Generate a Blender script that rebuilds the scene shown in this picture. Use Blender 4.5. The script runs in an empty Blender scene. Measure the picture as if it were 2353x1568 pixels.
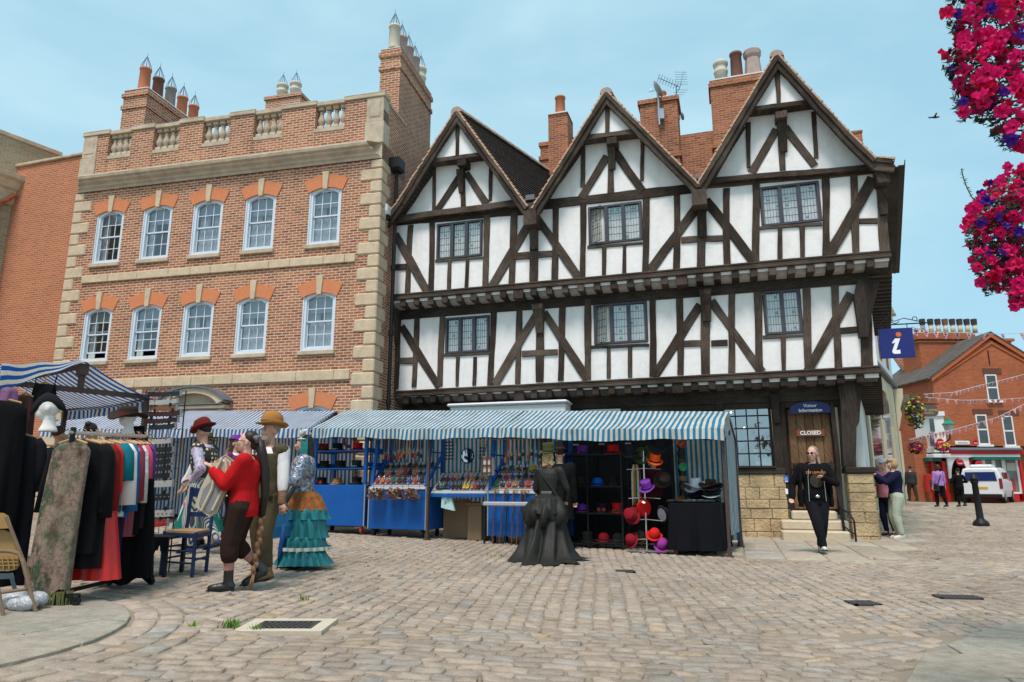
import bpy, math, random
import numpy as np
from mathutils import Vector, Matrix, noise
R = random.Random(11)
SC = bpy.context.scene
COL = SC.collection
rad = math.radians
F = 1600.0; CX, CY = 1176.5, 784.0; PITCH = math.atan(336 / F); CAMH = 1.1
CP, SP = math.cos(PITCH), math.sin(PITCH)
def ray(x, y):
 a = (x - CX) / F; b = (CY - y) / F
 return Vector((a, CP - b * SP, SP + b * CP))
def sstep(a, b, t):
 t = min(1, max(0, (t - a) / (b - a))); return t * t * (3 - 2 * t)
def gz(X, Y):
 "height of the gently rising square"
 return 0.03 * math.log(1 + math.exp((2 - X) * 2)) / 2 + 0.30 * sstep(15, 27, Y) * sstep(7, 11, X)
def gp(x, y):
 "point of the ground seen at photo position x, y"
 r = ray(x, y); z = 0.0
 for _ in range(12):
  t = (z - CAMH) / r.z if r.z < -1e-4 else 60
  t = min(t, 70); z = gz(r.x * t, r.y * t)
 return Vector((r.x * t, r.y * t, z))
def at(x, y, Y):
 r = ray(x, y); t = Y / r.y
 return Vector((r.x * t, Y, CAMH + r.z * t))
class Frame:
 "a building's own axes: x along its front, y into it, z up"
 def __init__(s, O, deg):
  s.O = Vector(O); s.yaw = rad(deg); s.c = math.cos(s.yaw); s.s = math.sin(s.yaw)
 def loc(s, P):
  d = Vector(P) - s.O; return Vector((d.x * s.c + d.y * s.s, -d.x * s.s + d.y * s.c, d.z))
 def wld(s, x, y, z=0): return Vector((s.O.x + x * s.c - y * s.s, s.O.y + x * s.s + y * s.c, s.O.z + z))
 def p(s, x, y, ly=0.0):
  r = ray(x, y); rx = r.x * s.c + r.y * s.s; ry = -r.x * s.s + r.y * s.c
  c = s.loc((0, 0, CAMH)); t = (ly - c.y) / ry
  return (c.x + rx * t, c.z + r.z * t)
 def w(s, wpx, x, y, ly=0.0):
  a = s.p(x, y, ly); b = s.p(x + 10, y, ly); return wpx * math.hypot(a[0] - b[0], a[1] - b[1]) / 10
class MB:
 def __init__(s): s.v = []; s.f = []; s.m = []; s.uv = {}
 def add(s, vs, fs, mi=0, uvs=None):
  o = len(s.v); s.v += [tuple(q) for q in vs]
  for i, f in enumerate(fs):
   if uvs: s.uv[len(s.f)] = uvs[i]
   s.f.append(tuple(o + k for k in f)); s.m.append(mi)
  return o
 def box(s, a, b, mi=0):
  (x0, y0, z0), (x1, y1, z1) = a, b
  s.add([(x0, y0, z0), (x1, y0, z0), (x1, y1, z0), (x0, y1, z0), (x0, y0, z1), (x1, y0, z1), (x1, y1, z1), (x0, y1, z1)],
   [(0, 3, 2, 1), (4, 5, 6, 7), (0, 1, 5, 4), (1, 2, 6, 5), (2, 3, 7, 6), (3, 0, 4, 7)], mi)
 def bbox(s, a, b, bv=.012, mi=0):
  "box with chamfered vertical and front edges"
  (x0, y0, z0), (x1, y1, z1) = a, b
  rings = []
  for z, i in ((z0, bv), (z0 + bv, 0), (z1 - bv, 0), (z1, bv)):
   q = bv + i * .6
   rings.append([(x0 + q, y0 + i, z), (x1 - q, y0 + i, z), (x1 - i, y0 + q, z), (x1 - i, y1 - q, z), (x1 - q, y1 - i, z), (x0 + q, y1 - i, z), (x0 + i, y1 - q, z), (x0 + i, y0 + q, z)])
  s.loft(rings, mi=mi)
 def loft(s, rings, mi=0, cap=True, closed=True):
  n = len(rings[0]); o = len(s.v); fs = []
  vs = [p for r in rings for p in r]
  for k in range(len(rings) - 1):
   for i in range(n if closed else n - 1):
    j = (i + 1) % n
    fs.append((k * n + i, k * n + j, (k + 1) * n + j, (k + 1) * n + i))
  if cap and closed:
   fs.append(tuple(reversed(range(n)))); fs.append(tuple((len(rings) - 1) * n + i for i in range(n)))
  s.add(vs, fs, mi)
 def prism(s, poly, y0, y1, mi=0):
  "polygon in x,z extruded along y"
  s.loft([[(x, y0, z) for x, z in poly], [(x, y1, z) for x, z in poly]], mi)
 def zprism(s, poly, z0, z1, mi=0):
  s.loft([[(x, y, z0) for x, y in poly], [(x, y, z1) for x, y in poly]], mi)
 def tube(s, pts, r, n=6, mi=0, cap=True):
  pts = [Vector(p) for p in pts]; rr = r if isinstance(r, (list, tuple)) else [r] * len(pts)
  rings = []; up = None
  for i, p in enumerate(pts):
   d = (pts[min(i + 1, len(pts) - 1)] - pts[max(i - 1, 0)])
   if d.length < 1e-9: d = Vector((0, 0, 1))
   d.normalize()
   if up is None: up = d.orthogonal().normalized()
   up = (up - d * up.dot(d)); up = up.normalized() if up.length > 1e-6 else d.orthogonal().normalized()
   w = d.cross(up)
   rings.append([tuple(p + (up * math.cos(t) + w * math.sin(t)) * rr[i]) for t in [2 * math.pi * k / n for k in range(n)]])
  s.loft(rings, mi, cap)
 def bar(s, p, q, w, d, up=(0, 0, 1), mi=0):
  "rectangular bar from p to q, w across and d along up"
  p, q = Vector(p), Vector(q); t = (q - p).normalized(); u = Vector(up); u = (u - t * u.dot(t)).normalized(); v = t.cross(u)
  def ring(c): return [tuple(c + v * (a * w / 2) + u * (b * d / 2)) for a, b in ((-1, -1), (1, -1), (1, 1), (-1, 1))]
  s.loft([ring(p), ring(q)], mi)
 def lathe(s, c, prof, n=12, mi=0, sx=1, sy=1, cap=True):
  "profile of (radius, z) about the vertical through c"
  s.loft([[(c[0] + r * sx * math.cos(2 * math.pi * k / n), c[1] + r * sy * math.sin(2 * math.pi * k / n), c[2] + z) for k in range(n)] for r, z in prof], mi, cap)
 def ell(s, c, r, n=10, m=7, mi=0):
  s.loft([[(c[0] + r[0] * math.sin(a) * math.cos(2 * math.pi * k / n), c[1] + r[1] * math.sin(a) * math.sin(2 * math.pi * k / n), c[2] - r[2] * math.cos(a)) for k in range(n)]
    for a in [max(.05, min(math.pi - .05, math.pi * j / m)) for j in range(m + 1)]], mi)
 def xf(s, M, start=0):
  for i in range(start, len(s.v)): s.v[i] = tuple(M @ Vector(s.v[i]))
 def obj(s, name, mats, parent=None, smooth=False, loc=None):
  me = bpy.data.meshes.new(name); me.from_pydata(s.v, [], s.f)
  if not isinstance(mats, (list, tuple)): mats = [mats]
  for m in mats: me.materials.append(m)
  if len(mats) > 1: me.polygons.foreach_set('material_index', s.m)
  if s.uv:
   l = me.uv_layers.new(name='UVMap')
   for fi, u in s.uv.items():
    for k, li in enumerate(me.polygons[fi].loop_indices): l.data[li].uv = u[k]
  if smooth: me.polygons.foreach_set('use_smooth', [True] * len(me.polygons))
  me.update()
  o = bpy.data.objects.new(name, me); COL.objects.link(o)
  if parent: o.parent = parent
  if loc: o.location = loc
  return o
def tag(o, label=None, cat=None, group=None, kind=None):
 if label: o['label'] = label
 if cat: o['category'] = cat
 if group: o['group'] = group
 if kind: o['kind'] = kind
 return o
def thing(name, label, cat, loc=(0, 0, 0), deg=0, group=None):
 o = bpy.data.objects.new(name, None); COL.objects.link(o); o.empty_display_size = .2
 o.location = loc; o.rotation_euler = (0, 0, rad(deg)); return tag(o, label, cat, group)
def dup(root, loc, deg=None, label=None, scale=None, rot=None):
 kids = {}
 for o in list(bpy.data.objects):
  if o.parent: kids.setdefault(o.parent, []).append(o)
 def cp(o, par):
  c = o.copy(); COL.objects.link(c); c.parent = par
  for k in kids.get(o, []): cp(k, c)
  return c
 r = cp(root, None); r.location = loc
 if deg is not None: r.rotation_euler = (0, 0, rad(deg))
 if rot is not None: r.rotation_euler = rot
 if scale: r.scale = (scale,) * 3
 if label: r['label'] = label
 return r
class NT:
 def __init__(s, name):
  s.mat = bpy.data.materials.new(name); s.mat.use_nodes = True; s.t = s.mat.node_tree; s.N = s.t.nodes
  s.b = s.N['Principled BSDF']; s.out = s.N['Material Output']
 def n(s, typ, **kw):
  d = s.N.new('ShaderNode' + typ)
  for k, v in kw.items():
   if k in d.inputs: d.inputs[k].default_value = v
   else: setattr(d, k, v)
  return d
 def l(s, a, b): s.t.links.new(a, b)
 def co(s, kind='Object', scale=(1, 1, 1), rot=(0, 0, 0)):
  tc = s.n('TexCoord'); m = s.n('Mapping'); m.inputs['Scale'].default_value = scale; m.inputs['Rotation'].default_value = rot
  s.l(tc.outputs[kind], m.inputs[0]); return m.outputs[0]
 def noise(s, vec, scale, detail=4, rough=.55):
  d = s.n('TexNoise'); d.inputs['Scale'].default_value = scale; d.inputs['Detail'].default_value = detail; d.inputs['Roughness'].default_value = rough
  s.l(vec, d.inputs['Vector']); return d.outputs['Fac']
 def ramp(s, fac, stops):
  r = s.n('ValToRGB'); e = r.color_ramp.elements
  while len(e) < len(stops): e.new(.5)
  for k, (p, c) in enumerate(stops): e[k].position = p; e[k].color = (*c, 1) if len(c) == 3 else c
  s.l(fac, r.inputs[0]); return r.outputs[0]
 def mix(s, fac, a, b, mode='MIX'):
  m = s.n('Mix', data_type='RGBA', blend_type=mode)
  for v, i in ((fac, 0), (a, 6), (b, 7)):
   if isinstance(v, bpy.types.NodeSocket): s.l(v, m.inputs[i])
   else: m.inputs[i].default_value = v if i == 0 else (*v[:3], 1)
  return m.outputs[2]
 def math(s, op, a, b=0.0):
  m = s.n('Math', operation=op)
  for v, i in ((a, 0), (b, 1)):
   if isinstance(v, bpy.types.NodeSocket): s.l(v, m.inputs[i])
   else: m.inputs[i].default_value = v
  return m.outputs[0]
 def bump(s, h, strength=.3, dist=.01):
  b = s.n('Bump'); b.inputs['Strength'].default_value = strength; b.inputs['Distance'].default_value = dist
  s.l(h, b.inputs['Height']); s.l(b.outputs[0], s.b.inputs['Normal'])
 def col(s, c):
  if isinstance(c, bpy.types.NodeSocket): s.l(c, s.b.inputs['Base Color'])
  else: s.b.inputs['Base Color'].default_value = (*c[:3], 1)
 def fin(s, rough=.8, metal=0, spec=.4):
  s.b.inputs['Roughness'].default_value = rough; s.b.inputs['Metallic'].default_value = metal
  s.b.inputs['Specular IOR Level'].default_value = spec; return s.mat
def mul(c, k): return tuple(min(1, q * k) for q in c)
MC = {}
def plain(name, c, rough=.75, var=.18, scale=9, bump=.15, metal=0, spec=.35, bs=60, bd=.004):
 "paint, stone, cloth: a colour that wanders a little, with a fine grain"
 if name in MC: return MC[name]
 t = NT(name); v = t.co()
 a = t.noise(v, scale, 5, .6)
 t.col(t.mix(a, mul(c, 1 - var * 1.6), mul(c, 1 + var * 1.4)))
 if bump: t.bump(t.noise(v, bs, 4), bump, bd)
 MC[name] = t.fin(rough, metal, spec); return MC[name]
def cloth(name, c, rough=.9, var=.2, fold=7, amt=.5, sheen=0, stretch=.35, spec=.12):
 "cloth whose soft folds run down it"
 if name in MC: return MC[name]
 t = NT(name); v = t.co(scale=(1, 1, stretch)); a = t.noise(v, fold, 3, .5); b = t.noise(t.co(), 160, 2)
 t.col(t.mix(t.noise(t.co(), 5, 4), mul(c, 1 - var), mul(c, 1 + var)))
 t.bump(t.math('ADD', a, t.math('MULTIPLY', b, .06)), amt, .03)
 pass
 MC[name] = t.fin(rough, 0, spec); return MC[name]
def bricks(name, c1, c2, mortar, w=.225, h=.075, ms=.011, dark=.25, plane='xz', bias=0, stain=.25, var2=(.09, .04, .03)):
 t = NT(name); tc = t.n('TexCoord'); sx = t.n('SeparateXYZ'); t.l(tc.outputs['Object'], sx.inputs[0]); cx = t.n('CombineXYZ')
 if plane == 'xz':
  t.l(t.math('ADD', sx.outputs[0], sx.outputs[1]), cx.inputs[0]); t.l(sx.outputs[2], cx.inputs[1])
 else:
  t.l(sx.outputs[0], cx.inputs[0]); t.l(sx.outputs[1], cx.inputs[1])
 ns = t.n('TexNoise'); ns.inputs['Scale'].default_value = 3.0; t.l(tc.outputs['Object'], ns.inputs['Vector'])
 vm = t.n('VectorMath', operation='MULTIPLY_ADD'); t.l(ns.outputs['Color'], vm.inputs[0]); vm.inputs[1].default_value = (.02, .02, 0); t.l(cx.outputs[0], vm.inputs[2])
 def bt(off, col1, col2, b):
  k = t.n('TexBrick'); k.inputs['Scale'].default_value = 1; k.inputs['Brick Width'].default_value = w; k.inputs['Row Height'].default_value = h
  k.inputs['Mortar Size'].default_value = ms; k.inputs['Mortar Smooth'].default_value = .25; k.inputs['Bias'].default_value = b
  k.inputs['Color1'].default_value = (*col1, 1); k.inputs['Color2'].default_value = (*col2, 1); k.inputs['Mortar'].default_value = (*mortar, 1)
  ad = t.n('VectorMath', operation='ADD'); t.l(vm.outputs[0], ad.inputs[0]); ad.inputs[1].default_value = off; t.l(ad.outputs[0], k.inputs['Vector']); return k
 k1 = bt((0, 0, 0), c1, c2, bias)
 k2 = bt((w * 40, h * 36, 0), (1, 1, 1), var2, -.55)      # some burnt bricks
 k2.inputs['Mortar'].default_value = (1, 1, 1, 1)
 c = t.mix(dark, k1.outputs['Color'], k2.outputs['Color'], 'MULTIPLY')
 big = t.noise(tc.outputs['Object'], .6, 5, .6); fine = t.noise(tc.outputs['Object'], 30, 3)
 c = t.mix(1, c, t.ramp(big, [(.3, (1 - stain,) * 3), (.7, (1.0, 1.0, 1.0))]), 'MULTIPLY')
 c = t.mix(1, c, t.ramp(fine, [(.25, (.72, .70, .68)), (.75, (1.0, 1.0, 1.0))]), 'MULTIPLY')
 t.col(c); t.bump(t.math('ADD', t.math('MULTIPLY', k1.outputs['Fac'], -1), t.math('MULTIPLY', fine, .4)), .55, .008)
 return t.fin(.9, 0, .2)
def stripes(name, c1, c2, per=.16, ax=0, duty=.5, wob=.004):
 t = NT(name); tc = t.n('TexCoord'); sx = t.n('SeparateXYZ'); t.l(tc.outputs['UV'], sx.inputs[0])
 nz = t.noise(tc.outputs['Object'], 2.5, 2)
 x = t.math('ADD', sx.outputs[ax], t.math('MULTIPLY', nz, wob * 6))
 fr = t.math('FRACT', t.math('DIVIDE', x, per)); st = t.math('GREATER_THAN', fr, duty)
 c = t.mix(st, c1, c2)
 dirt = t.noise(tc.outputs['Object'], 3.2, 6, .65)
 c = t.mix(1, c, t.ramp(dirt, [(.28, (.74, .70, .62)), (.62, (1, 1, 1))]), 'MULTIPLY')
 t.col(c); t.bump(t.noise(t.co(scale=(1, 1, .5)), 6, 3), .35, .03)
 tr = t.n('BsdfTranslucent'); t.l(c, tr.inputs[0]); mx = t.n('MixShader'); mx.inputs[0].default_value = .35
 t.l(t.b.outputs[0], mx.inputs[1]); t.l(tr.outputs[0], mx.inputs[2]); t.l(mx.outputs[0], t.out.inputs[0])
 return t.fin(.85, 0, .2)
def glass(name, tint=(.55, .6, .65), refl=.16, rough=.04, wav=.25):
 t = NT(name); g = t.n('BsdfGlossy'); g.inputs['Roughness'].default_value = rough; g.inputs[0].default_value = (.9, .95, 1, 1)
 tr = t.n('BsdfTransparent'); tr.inputs[0].default_value = (*tint, 1)
 b = t.n('Bump'); b.inputs['Strength'].default_value = wav; b.inputs['Distance'].default_value = .01; t.l(t.noise(t.co(), 4, 2), b.inputs['Height']); t.l(b.outputs[0], g.inputs['Normal'])
 mx = t.n('MixShader'); mx.inputs[0].default_value = refl
 t.l(tr.outputs[0], mx.inputs[1]); t.l(g.outputs[0], mx.inputs[2]); t.l(mx.outputs[0], t.out.inputs[0]); return t.mat
def timber(name, lo, mid, hi):
 "weathered oak, grain along u"
 t = NT(name); v = t.co('UV', (1.2, 14, 1)); a = t.noise(v, 3, 6, .65); w = t.noise(t.co('Object'), 1.1, 4); k = t.noise(t.co('UV', (6, 70, 1)), 2, 4)
 sv = t.n('SeparateXYZ'); t.l(t.n('TexCoord').outputs['UV'], sv.inputs[0]); wn = t.n('TexWhiteNoise', noise_dimensions='1D'); t.l(t.math('FLOOR', sv.outputs[1]), wn.inputs['W'])
 c = t.ramp(t.math('ADD', t.math('ADD', t.math('MULTIPLY', a, .55), t.math('MULTIPLY', w, .42)), t.math('MULTIPLY', wn.outputs['Value'], .16)), [(.32, lo), (.52, mid), (.74, hi)])
 t.col(t.mix(1, c, t.ramp(k, [(.35, (.62, .6, .58)), (.6, (1, 1, 1))]), 'MULTIPLY')); t.bump(t.math('ADD', a, k), .5, .006); return t.fin(.85, 0, .25)
M_BRICK = bricks('old_brick', (.63, .235, .11), (.38, .125, .06), (.76, .62, .48), ms=.0125, dark=.8, stain=.32)
M_BRICK2 = bricks('plain_red_brick', (.62, .215, .10), (.52, .17, .08), (.66, .45, .32), w=.22, h=.068, ms=.008, dark=.35, stain=.15)
M_BRICK3 = bricks('stack_brick', (.60, .195, .08), (.36, .115, .055), (.50, .34, .25), dark=.75)
M_BRICK4 = bricks('street_brick', (.58, .145, .05), (.43, .10, .036), (.46, .23, .14), dark=.3)
M_BUFF = bricks('buff_brick', (.55, .44, .27), (.42, .33, .19), (.58, .50, .38), dark=.3)
M_RUB = plain('rubbed_brick', (.60, .215, .095), .85, .12, 14)
M_STONE = plain('dressed_stone', (.57, .45, .31), .9, .22, 5, .5, bs=14, bd=.02)
M_STONE2 = plain('weathered_stone', (.50, .405, .30), .9, .34, 3.4, .5, bs=16, bd=.02)
M_LEAD = plain('lead', (.13, .14, .16), .6, .2, 5)
M_WHITEP = plain('white_paint', (.62, .68, .74), .5, .05, 3, .05)
M_OAK = timber('dark_oak', (.013, .009, .007), (.046, .031, .022), (.16, .122, .095))
M_OAKD = timber('darker_oak', (.010, .008, .0065), (.030, .022, .017), (.085, .065, .05))  # darker tone of the oak, for jetty undersides, soffit and ground storey
t = NT('limewash'); v = t.co(scale=(2.2, 2.2, .5)); t.col(t.mix(1, (.82, .795, .775), t.mix(1, t.ramp(t.noise(v, 1.6, 6, .65), [(.28, (.90, .885, .86)), (.55, (1, 1, 1))]), t.ramp(t.noise(t.co(), 9, 5, .6), [(.25, (.93, .92, .90)), (.5, (1, 1, 1))]), 'MULTIPLY'), 'MULTIPLY')); t.bump(t.noise(t.co(), 5, 4), .35, .03); M_PLASTER = t.fin(.9, 0, .2)
M_TILE = bricks('clay_tile', (.33, .15, .085), (.20, .10, .065), (.06, .04, .03), w=.17, h=.11, ms=.008, dark=.5)
M_TILED = bricks('dark_tile', (.115, .09, .078), (.075, .062, .056), (.022, .02, .018), w=.17, h=.10, ms=.012, dark=.4, plane='xz')
M_BLACKM = plain('black_iron', (.011, .011, .012), .5, .2, 10, .2, spec=.25)
M_GLASS = glass('window_glass')
M_GLASSD = glass('leaded_glass', (.97, .97, .97), .20, .15, .5)
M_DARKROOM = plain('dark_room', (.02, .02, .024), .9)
M_CURT = cloth('net_curtain', (.82, .80, .75), .9, .06, 14, .6, stretch=.12)
M_SLATE = plain('slate_frame', (.050, .054, .068), .55, .15, 8)
W = bpy.data.worlds.new('World'); SC.world = W; W.use_nodes = True
wt = W.node_tree; bg = wt.nodes['Background']
SUN_EL, SUN_AZ = rad(64), rad(200)
sky = wt.nodes.new('ShaderNodeTexSky'); sky.sky_type = 'NISHITA'; sky.sun_disc = False
sky.sun_elevation = SUN_EL; sky.sun_rotation = SUN_AZ; sky.air_density = 1.0; sky.dust_density = 2.2; sky.ozone_density = 2.0
tc = wt.nodes.new('ShaderNodeTexCoord'); mp = wt.nodes.new('ShaderNodeMapping'); mp.inputs['Scale'].default_value = (1.0, 1.0, 2.6)
nz = wt.nodes.new('ShaderNodeTexNoise'); nz.inputs['Scale'].default_value = 2.3; nz.inputs['Detail'].default_value = 7; nz.inputs['Roughness'].default_value = .52; nz.inputs['Distortion'].default_value = .4
rp = wt.nodes.new('ShaderNodeValToRGB'); rp.color_ramp.elements[0].position = .36; rp.color_ramp.elements[1].position = .74
rp.color_ramp.elements[0].color = (0, 0, 0, 1); rp.color_ramp.elements[1].color = (.75, .75, .75, 1)
m0 = wt.nodes.new('ShaderNodeMix'); m0.data_type = 'RGBA'; m0.inputs[0].default_value = .66; m0.inputs[7].default_value = (3.35, 5.85, 6.9, 1)
mx = wt.nodes.new('ShaderNodeMix'); mx.data_type = 'RGBA'; mx.inputs[7].default_value = (4.35, 6.2, 6.8, 1)
for a, b in ((tc.outputs['Generated'], mp.inputs[0]), (mp.outputs[0], nz.inputs['Vector']), (nz.outputs['Fac'], rp.inputs[0]), (rp.outputs[0], mx.inputs[0]), (sky.outputs[0], m0.inputs[6]), (m0.outputs[2], mx.inputs[6]), (mx.outputs[2], bg.inputs[0])):
 wt.links.new(a, b)
bg.inputs[1].default_value = .108
sun = bpy.data.lights.new('sun', 'SUN'); sun.energy = 2.7; sun.angle = rad(16); sun.color = (1, .89, .83)
so = bpy.data.objects.new('sun', sun); COL.objects.link(so)
so.rotation_euler = (math.pi / 2 - SUN_EL, 0, math.pi - SUN_AZ)
cam = bpy.data.cameras.new('camera'); co = bpy.data.objects.new('camera', cam); COL.objects.link(co)
cam.sensor_width = 36; cam.lens = 36 * F / 2353; co.location = (0, 0, CAMH); co.rotation_euler = (math.pi / 2 + PITCH, 0, 0); cam.clip_end = 2000; cam.clip_start = .05
SC.camera = co
SC.view_settings.view_transform = 'Standard'; SC.view_settings.look = 'None'; SC.view_settings.exposure = .45
SC.cycles.max_bounces = 6; SC.cycles.transparent_max_bounces = 12; SC.cycles.use_denoising = True
mb = MB()
xs = [-60, -40, -25] + [-16 + i * .8 for i in range(56)] + [34, 45, 60, 90, 200]; ys = [-30, -10, -3] + [0 + i * .8 for i in range(50)] + [46, 60, 90, 200, 500]
vs = [(x, y, gz(x, y) - .016) for y in ys for x in xs]; nx = len(xs)
mb.add(vs, [(j * nx + i, j * nx + i + 1, (j + 1) * nx + i + 1, (j + 1) * nx + i) for j in range(len(ys) - 1) for i in range(nx - 1)])
t = NT('gritty_joint'); v = t.co(); a = t.noise(v, 3, 6, .6); b = t.noise(v, 120, 4, .7)
t.col(t.mix(b, (.19, .15, .11), t.mix(a, (.32, .265, .205), (.44, .37, .29)))); t.bump(t.math('ADD', b, a), .7, .012)
tag(mb.obj('ground', t.fin(.95, 0, .15), smooth=True), kind='structure')
t = NT('sett_stone'); at_ = t.n('Attribute', attribute_name='tone'); v = t.co(); a = t.noise(v, 9, 6, .65); b = t.noise(v, 70, 4, .6); bg_ = t.noise(v, .45, 4, .6)
c = t.mix(1, at_.outputs['Color'], t.ramp(a, [(.28, (.70, .68, .66)), (.62, (1.07, 1.06, 1.05))]), 'MULTIPLY')
c = t.mix(1, c, t.ramp(b, [(.25, (.78, .77, .76)), (.65, (1, 1, 1))]), 'MULTIPLY'); c = t.mix(1, c, t.ramp(bg_, [(.32, (.78, .76, .74)), (.62, (1, 1, 1))]), 'MULTIPLY')
t.col(c); t.bump(t.math('ADD', a, t.math('MULTIPLY', b, .8)), .6, .02); M_SETT = t.fin(.8, 0, .25)
def tone(kind):
 k = R.random(); g = R.uniform(.86, 1.10)
 if kind == 'slab': c = (.47, .405, .32) if k < .8 else (.41, .385, .33)
 elif kind == 'grey': c = (.345, .315, .262) if k < .7 else (.37, .325, .26)
 else: c = (.425, .35, .28) if k < .6 else (.39, .33, .272) if k < .86 else (.36, .33, .29) if k < .96 else (.46, .36, .255)
 return (c[0] * g, c[1] * g, c[2] * g, 1)
class Stones:
 def __init__(s): s.v = []; s.f = []; s.c = []
 def add(s, q, kind='sett', crown=.004, gap=.007, rnd=.17, h=.008, tilt=.003):
  cx = sum(p[0] for p in q) / 4; cy = sum(p[1] for p in q) / 4; col = tone(kind); wild = 3.2 if kind == 'sett' and R.random() < .12 else 1; tilt *= wild; dz = R.uniform(-tilt, tilt * .8); tx = R.uniform(-tilt, tilt) * 2; ty = R.uniform(-tilt, tilt) * 2
  pts = []
  for k in range(4):
   a, b, c = Vector(q[k - 1]), Vector(q[k]), Vector(q[(k + 1) % 4])
   r1 = rnd * R.uniform(.6, 1.3); r2 = rnd * R.uniform(.6, 1.3)
   jx = Vector((R.gauss(0, .005), R.gauss(0, .005))); pts += [b + (a - b) * r1 + jx, b + ((a - b) * r1 + (c - b) * r2) * .24 + jx, b + (c - b) * r2 + Vector((R.gauss(0, .004), R.gauss(0, .004)))]
  o = len(s.v); ctr = Vector((cx, cy))
  for rr, zz in ((1.0, -.02), (.98, h * .3), (.91, h)):
   for p in pts:
    d = p - ctr; l = max(.02, d.length); d = d * max(.3, (rr - gap / l)); x, y = cx + d.x, cy + d.y
    s.v.append((x, y, gz(x, y) + zz - .012 + dz + tx * d.x / .1 + ty * d.y / .1)); s.c.append(col)
  s.v.append((cx, cy, gz(cx, cy) + h + crown - .012 + dz)); s.c.append(col); n = 12
  for k in range(2):
   for i in range(n):
    j = (i + 1) % n; s.f.append((o + k * n + i, o + k * n + j, o + (k + 1) * n + j, o + (k + 1) * n + i))
  for i in range(n): s.f.append((o + 2 * n + i, o + 2 * n + (i + 1) % n, o + 3 * n))
 def obj(s, name, label=None):
  me = bpy.data.meshes.new(name); me.from_pydata(s.v, [], s.f); me.materials.append(M_SETT)
  at = me.attributes.new('tone', 'FLOAT_COLOR', 'POINT'); at.data.foreach_set('color', [x for c in s.c for x in c])
  me.polygons.foreach_set('use_smooth', [True] * len(me.polygons)); me.update()
  o = bpy.data.objects.new(name, me); COL.objects.link(o); return tag(o, label, kind='structure')
FLAG_L = (-4.45, 4.75, 1.78)                           # round apron of flags in the near left corner
FLAG_R = [gp(2120, 1500), gp(1995, 1700), gp(2600, 1700), gp(2600, 1430), gp(2290, 1440)]
PAV = [gp(1640, 1262), gp(1700, 1284), gp(1800, 1287), gp(1905, 1287), gp(1990, 1287), gp(2085, 1272), gp(2100, 1254), gp(2112, 1226), gp(2150, 1192), gp(2175, 1168), gp(2210, 1158), gp(2130, 1156), gp(2060, 1200), gp(2010, 1228), gp(1900, 1222), gp(1690, 1222), gp(1640, 1236)]
def inpoly(p, poly):
 r = False; n = len(poly)
 for i in range(n):
  a, b = poly[i], poly[i - 1]
  if (a[1] > p[1]) != (b[1] > p[1]) and p[0] < (b[0] - a[0]) * (p[1] - a[1]) / (b[1] - a[1]) + a[0]: r = not r
 return r
def seen(x, y): return y > 2.6 and abs(x) < .80 * y + .5
def nearL(x, y): return math.hypot(x - FLAG_L[0], y - FLAG_L[1]) < FLAG_L[2] + .52
RC = gp(2210, 1530); CURB = [gp(2105, 1500), gp(2050, 1530), gp(2010, 1600), gp(1975, 1700)]
DRAINS = [(gp(660, 1437), .31), (gp(1983, 1385), .14), (gp(2200, 1371), .20), (gp(1437, 1312), .12)]
def blocked(x, y):
 if nearL(x, y) or inpoly((x, y), FLAG_R) or inpoly((x, y), PAV): return True
 for d, r in DRAINS:
  if abs(x - d.x) < r + .06 and abs(y - d.y) < r * .8 + .05: return True
 return False
S = Stones()
def course(yaw, org, test, lw, ll, na, nb, wave=.03):
 "columns of stones of width lw running along the yaw axis"
 ca, sa = math.cos(rad(yaw)), math.sin(rad(yaw))
 for i in range(-na, na):
  w0 = i * lw; y = -nb + R.uniform(0, .3)
  while y < nb:
   L = ll * R.uniform(.68, 1.35); j = lambda k: R.uniform(-k, k)
   def P(u, v): u += wave * math.sin(v * .9 + i * .3); return (org[0] + u * ca - v * sa, org[1] + u * sa + v * ca)
   c = P(w0 + lw / 2, y + L / 2)
   if seen(*c) and test(*c) and not blocked(*c):
    if c[1] < 15 or R.random() < .97:
     S.add([P(w0 + j(.012), y + j(.02)), P(w0 + lw + j(.012), y + j(.02)), P(w0 + lw + j(.012), y + L + j(.02)), P(w0 + j(.012), y + L + j(.02))])
   y += L
def zoneA(x, y): return y > 5.55 + .10 * math.sin(x * .8) and x < 4.6 + (y - 5.5) * .15 and y < 17.5
def zoneB(x, y): return 2.6 < y <= 5.55 + .10 * math.sin(x * .8) and x < 2.15 + (5 - y) * .1
def zoneC(x, y): return x >= (4.6 + (y - 5.5) * .15 if y > 5.55 else 2.15 + (5 - y) * .1) and y < 31
course(-6, (0, 10), zoneA, .138, .172, 96, 9)
course(86, (0, 4.2), zoneB, .122, .178, 18, 8, .05)
course(-64, (8, 12), zoneC, .138, .195, 155, 24, .05)
for k in range(3):                                       # rings of setts round the flags
 r0 = FLAG_L[2] + .02 + k * .172; a = -1.2
 while a < 2.2:
  da = R.uniform(.16, .28) / r0; q = [(FLAG_L[0] + rr * math.cos(aa), FLAG_L[1] + rr * math.sin(aa)) for rr, aa in ((r0, a), (r0 + .172, a), (r0 + .172, a + da), (r0, a + da))]
  if seen(*q[0]): S.add(q)
  a += da
S.obj('cobbled_square')
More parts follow.
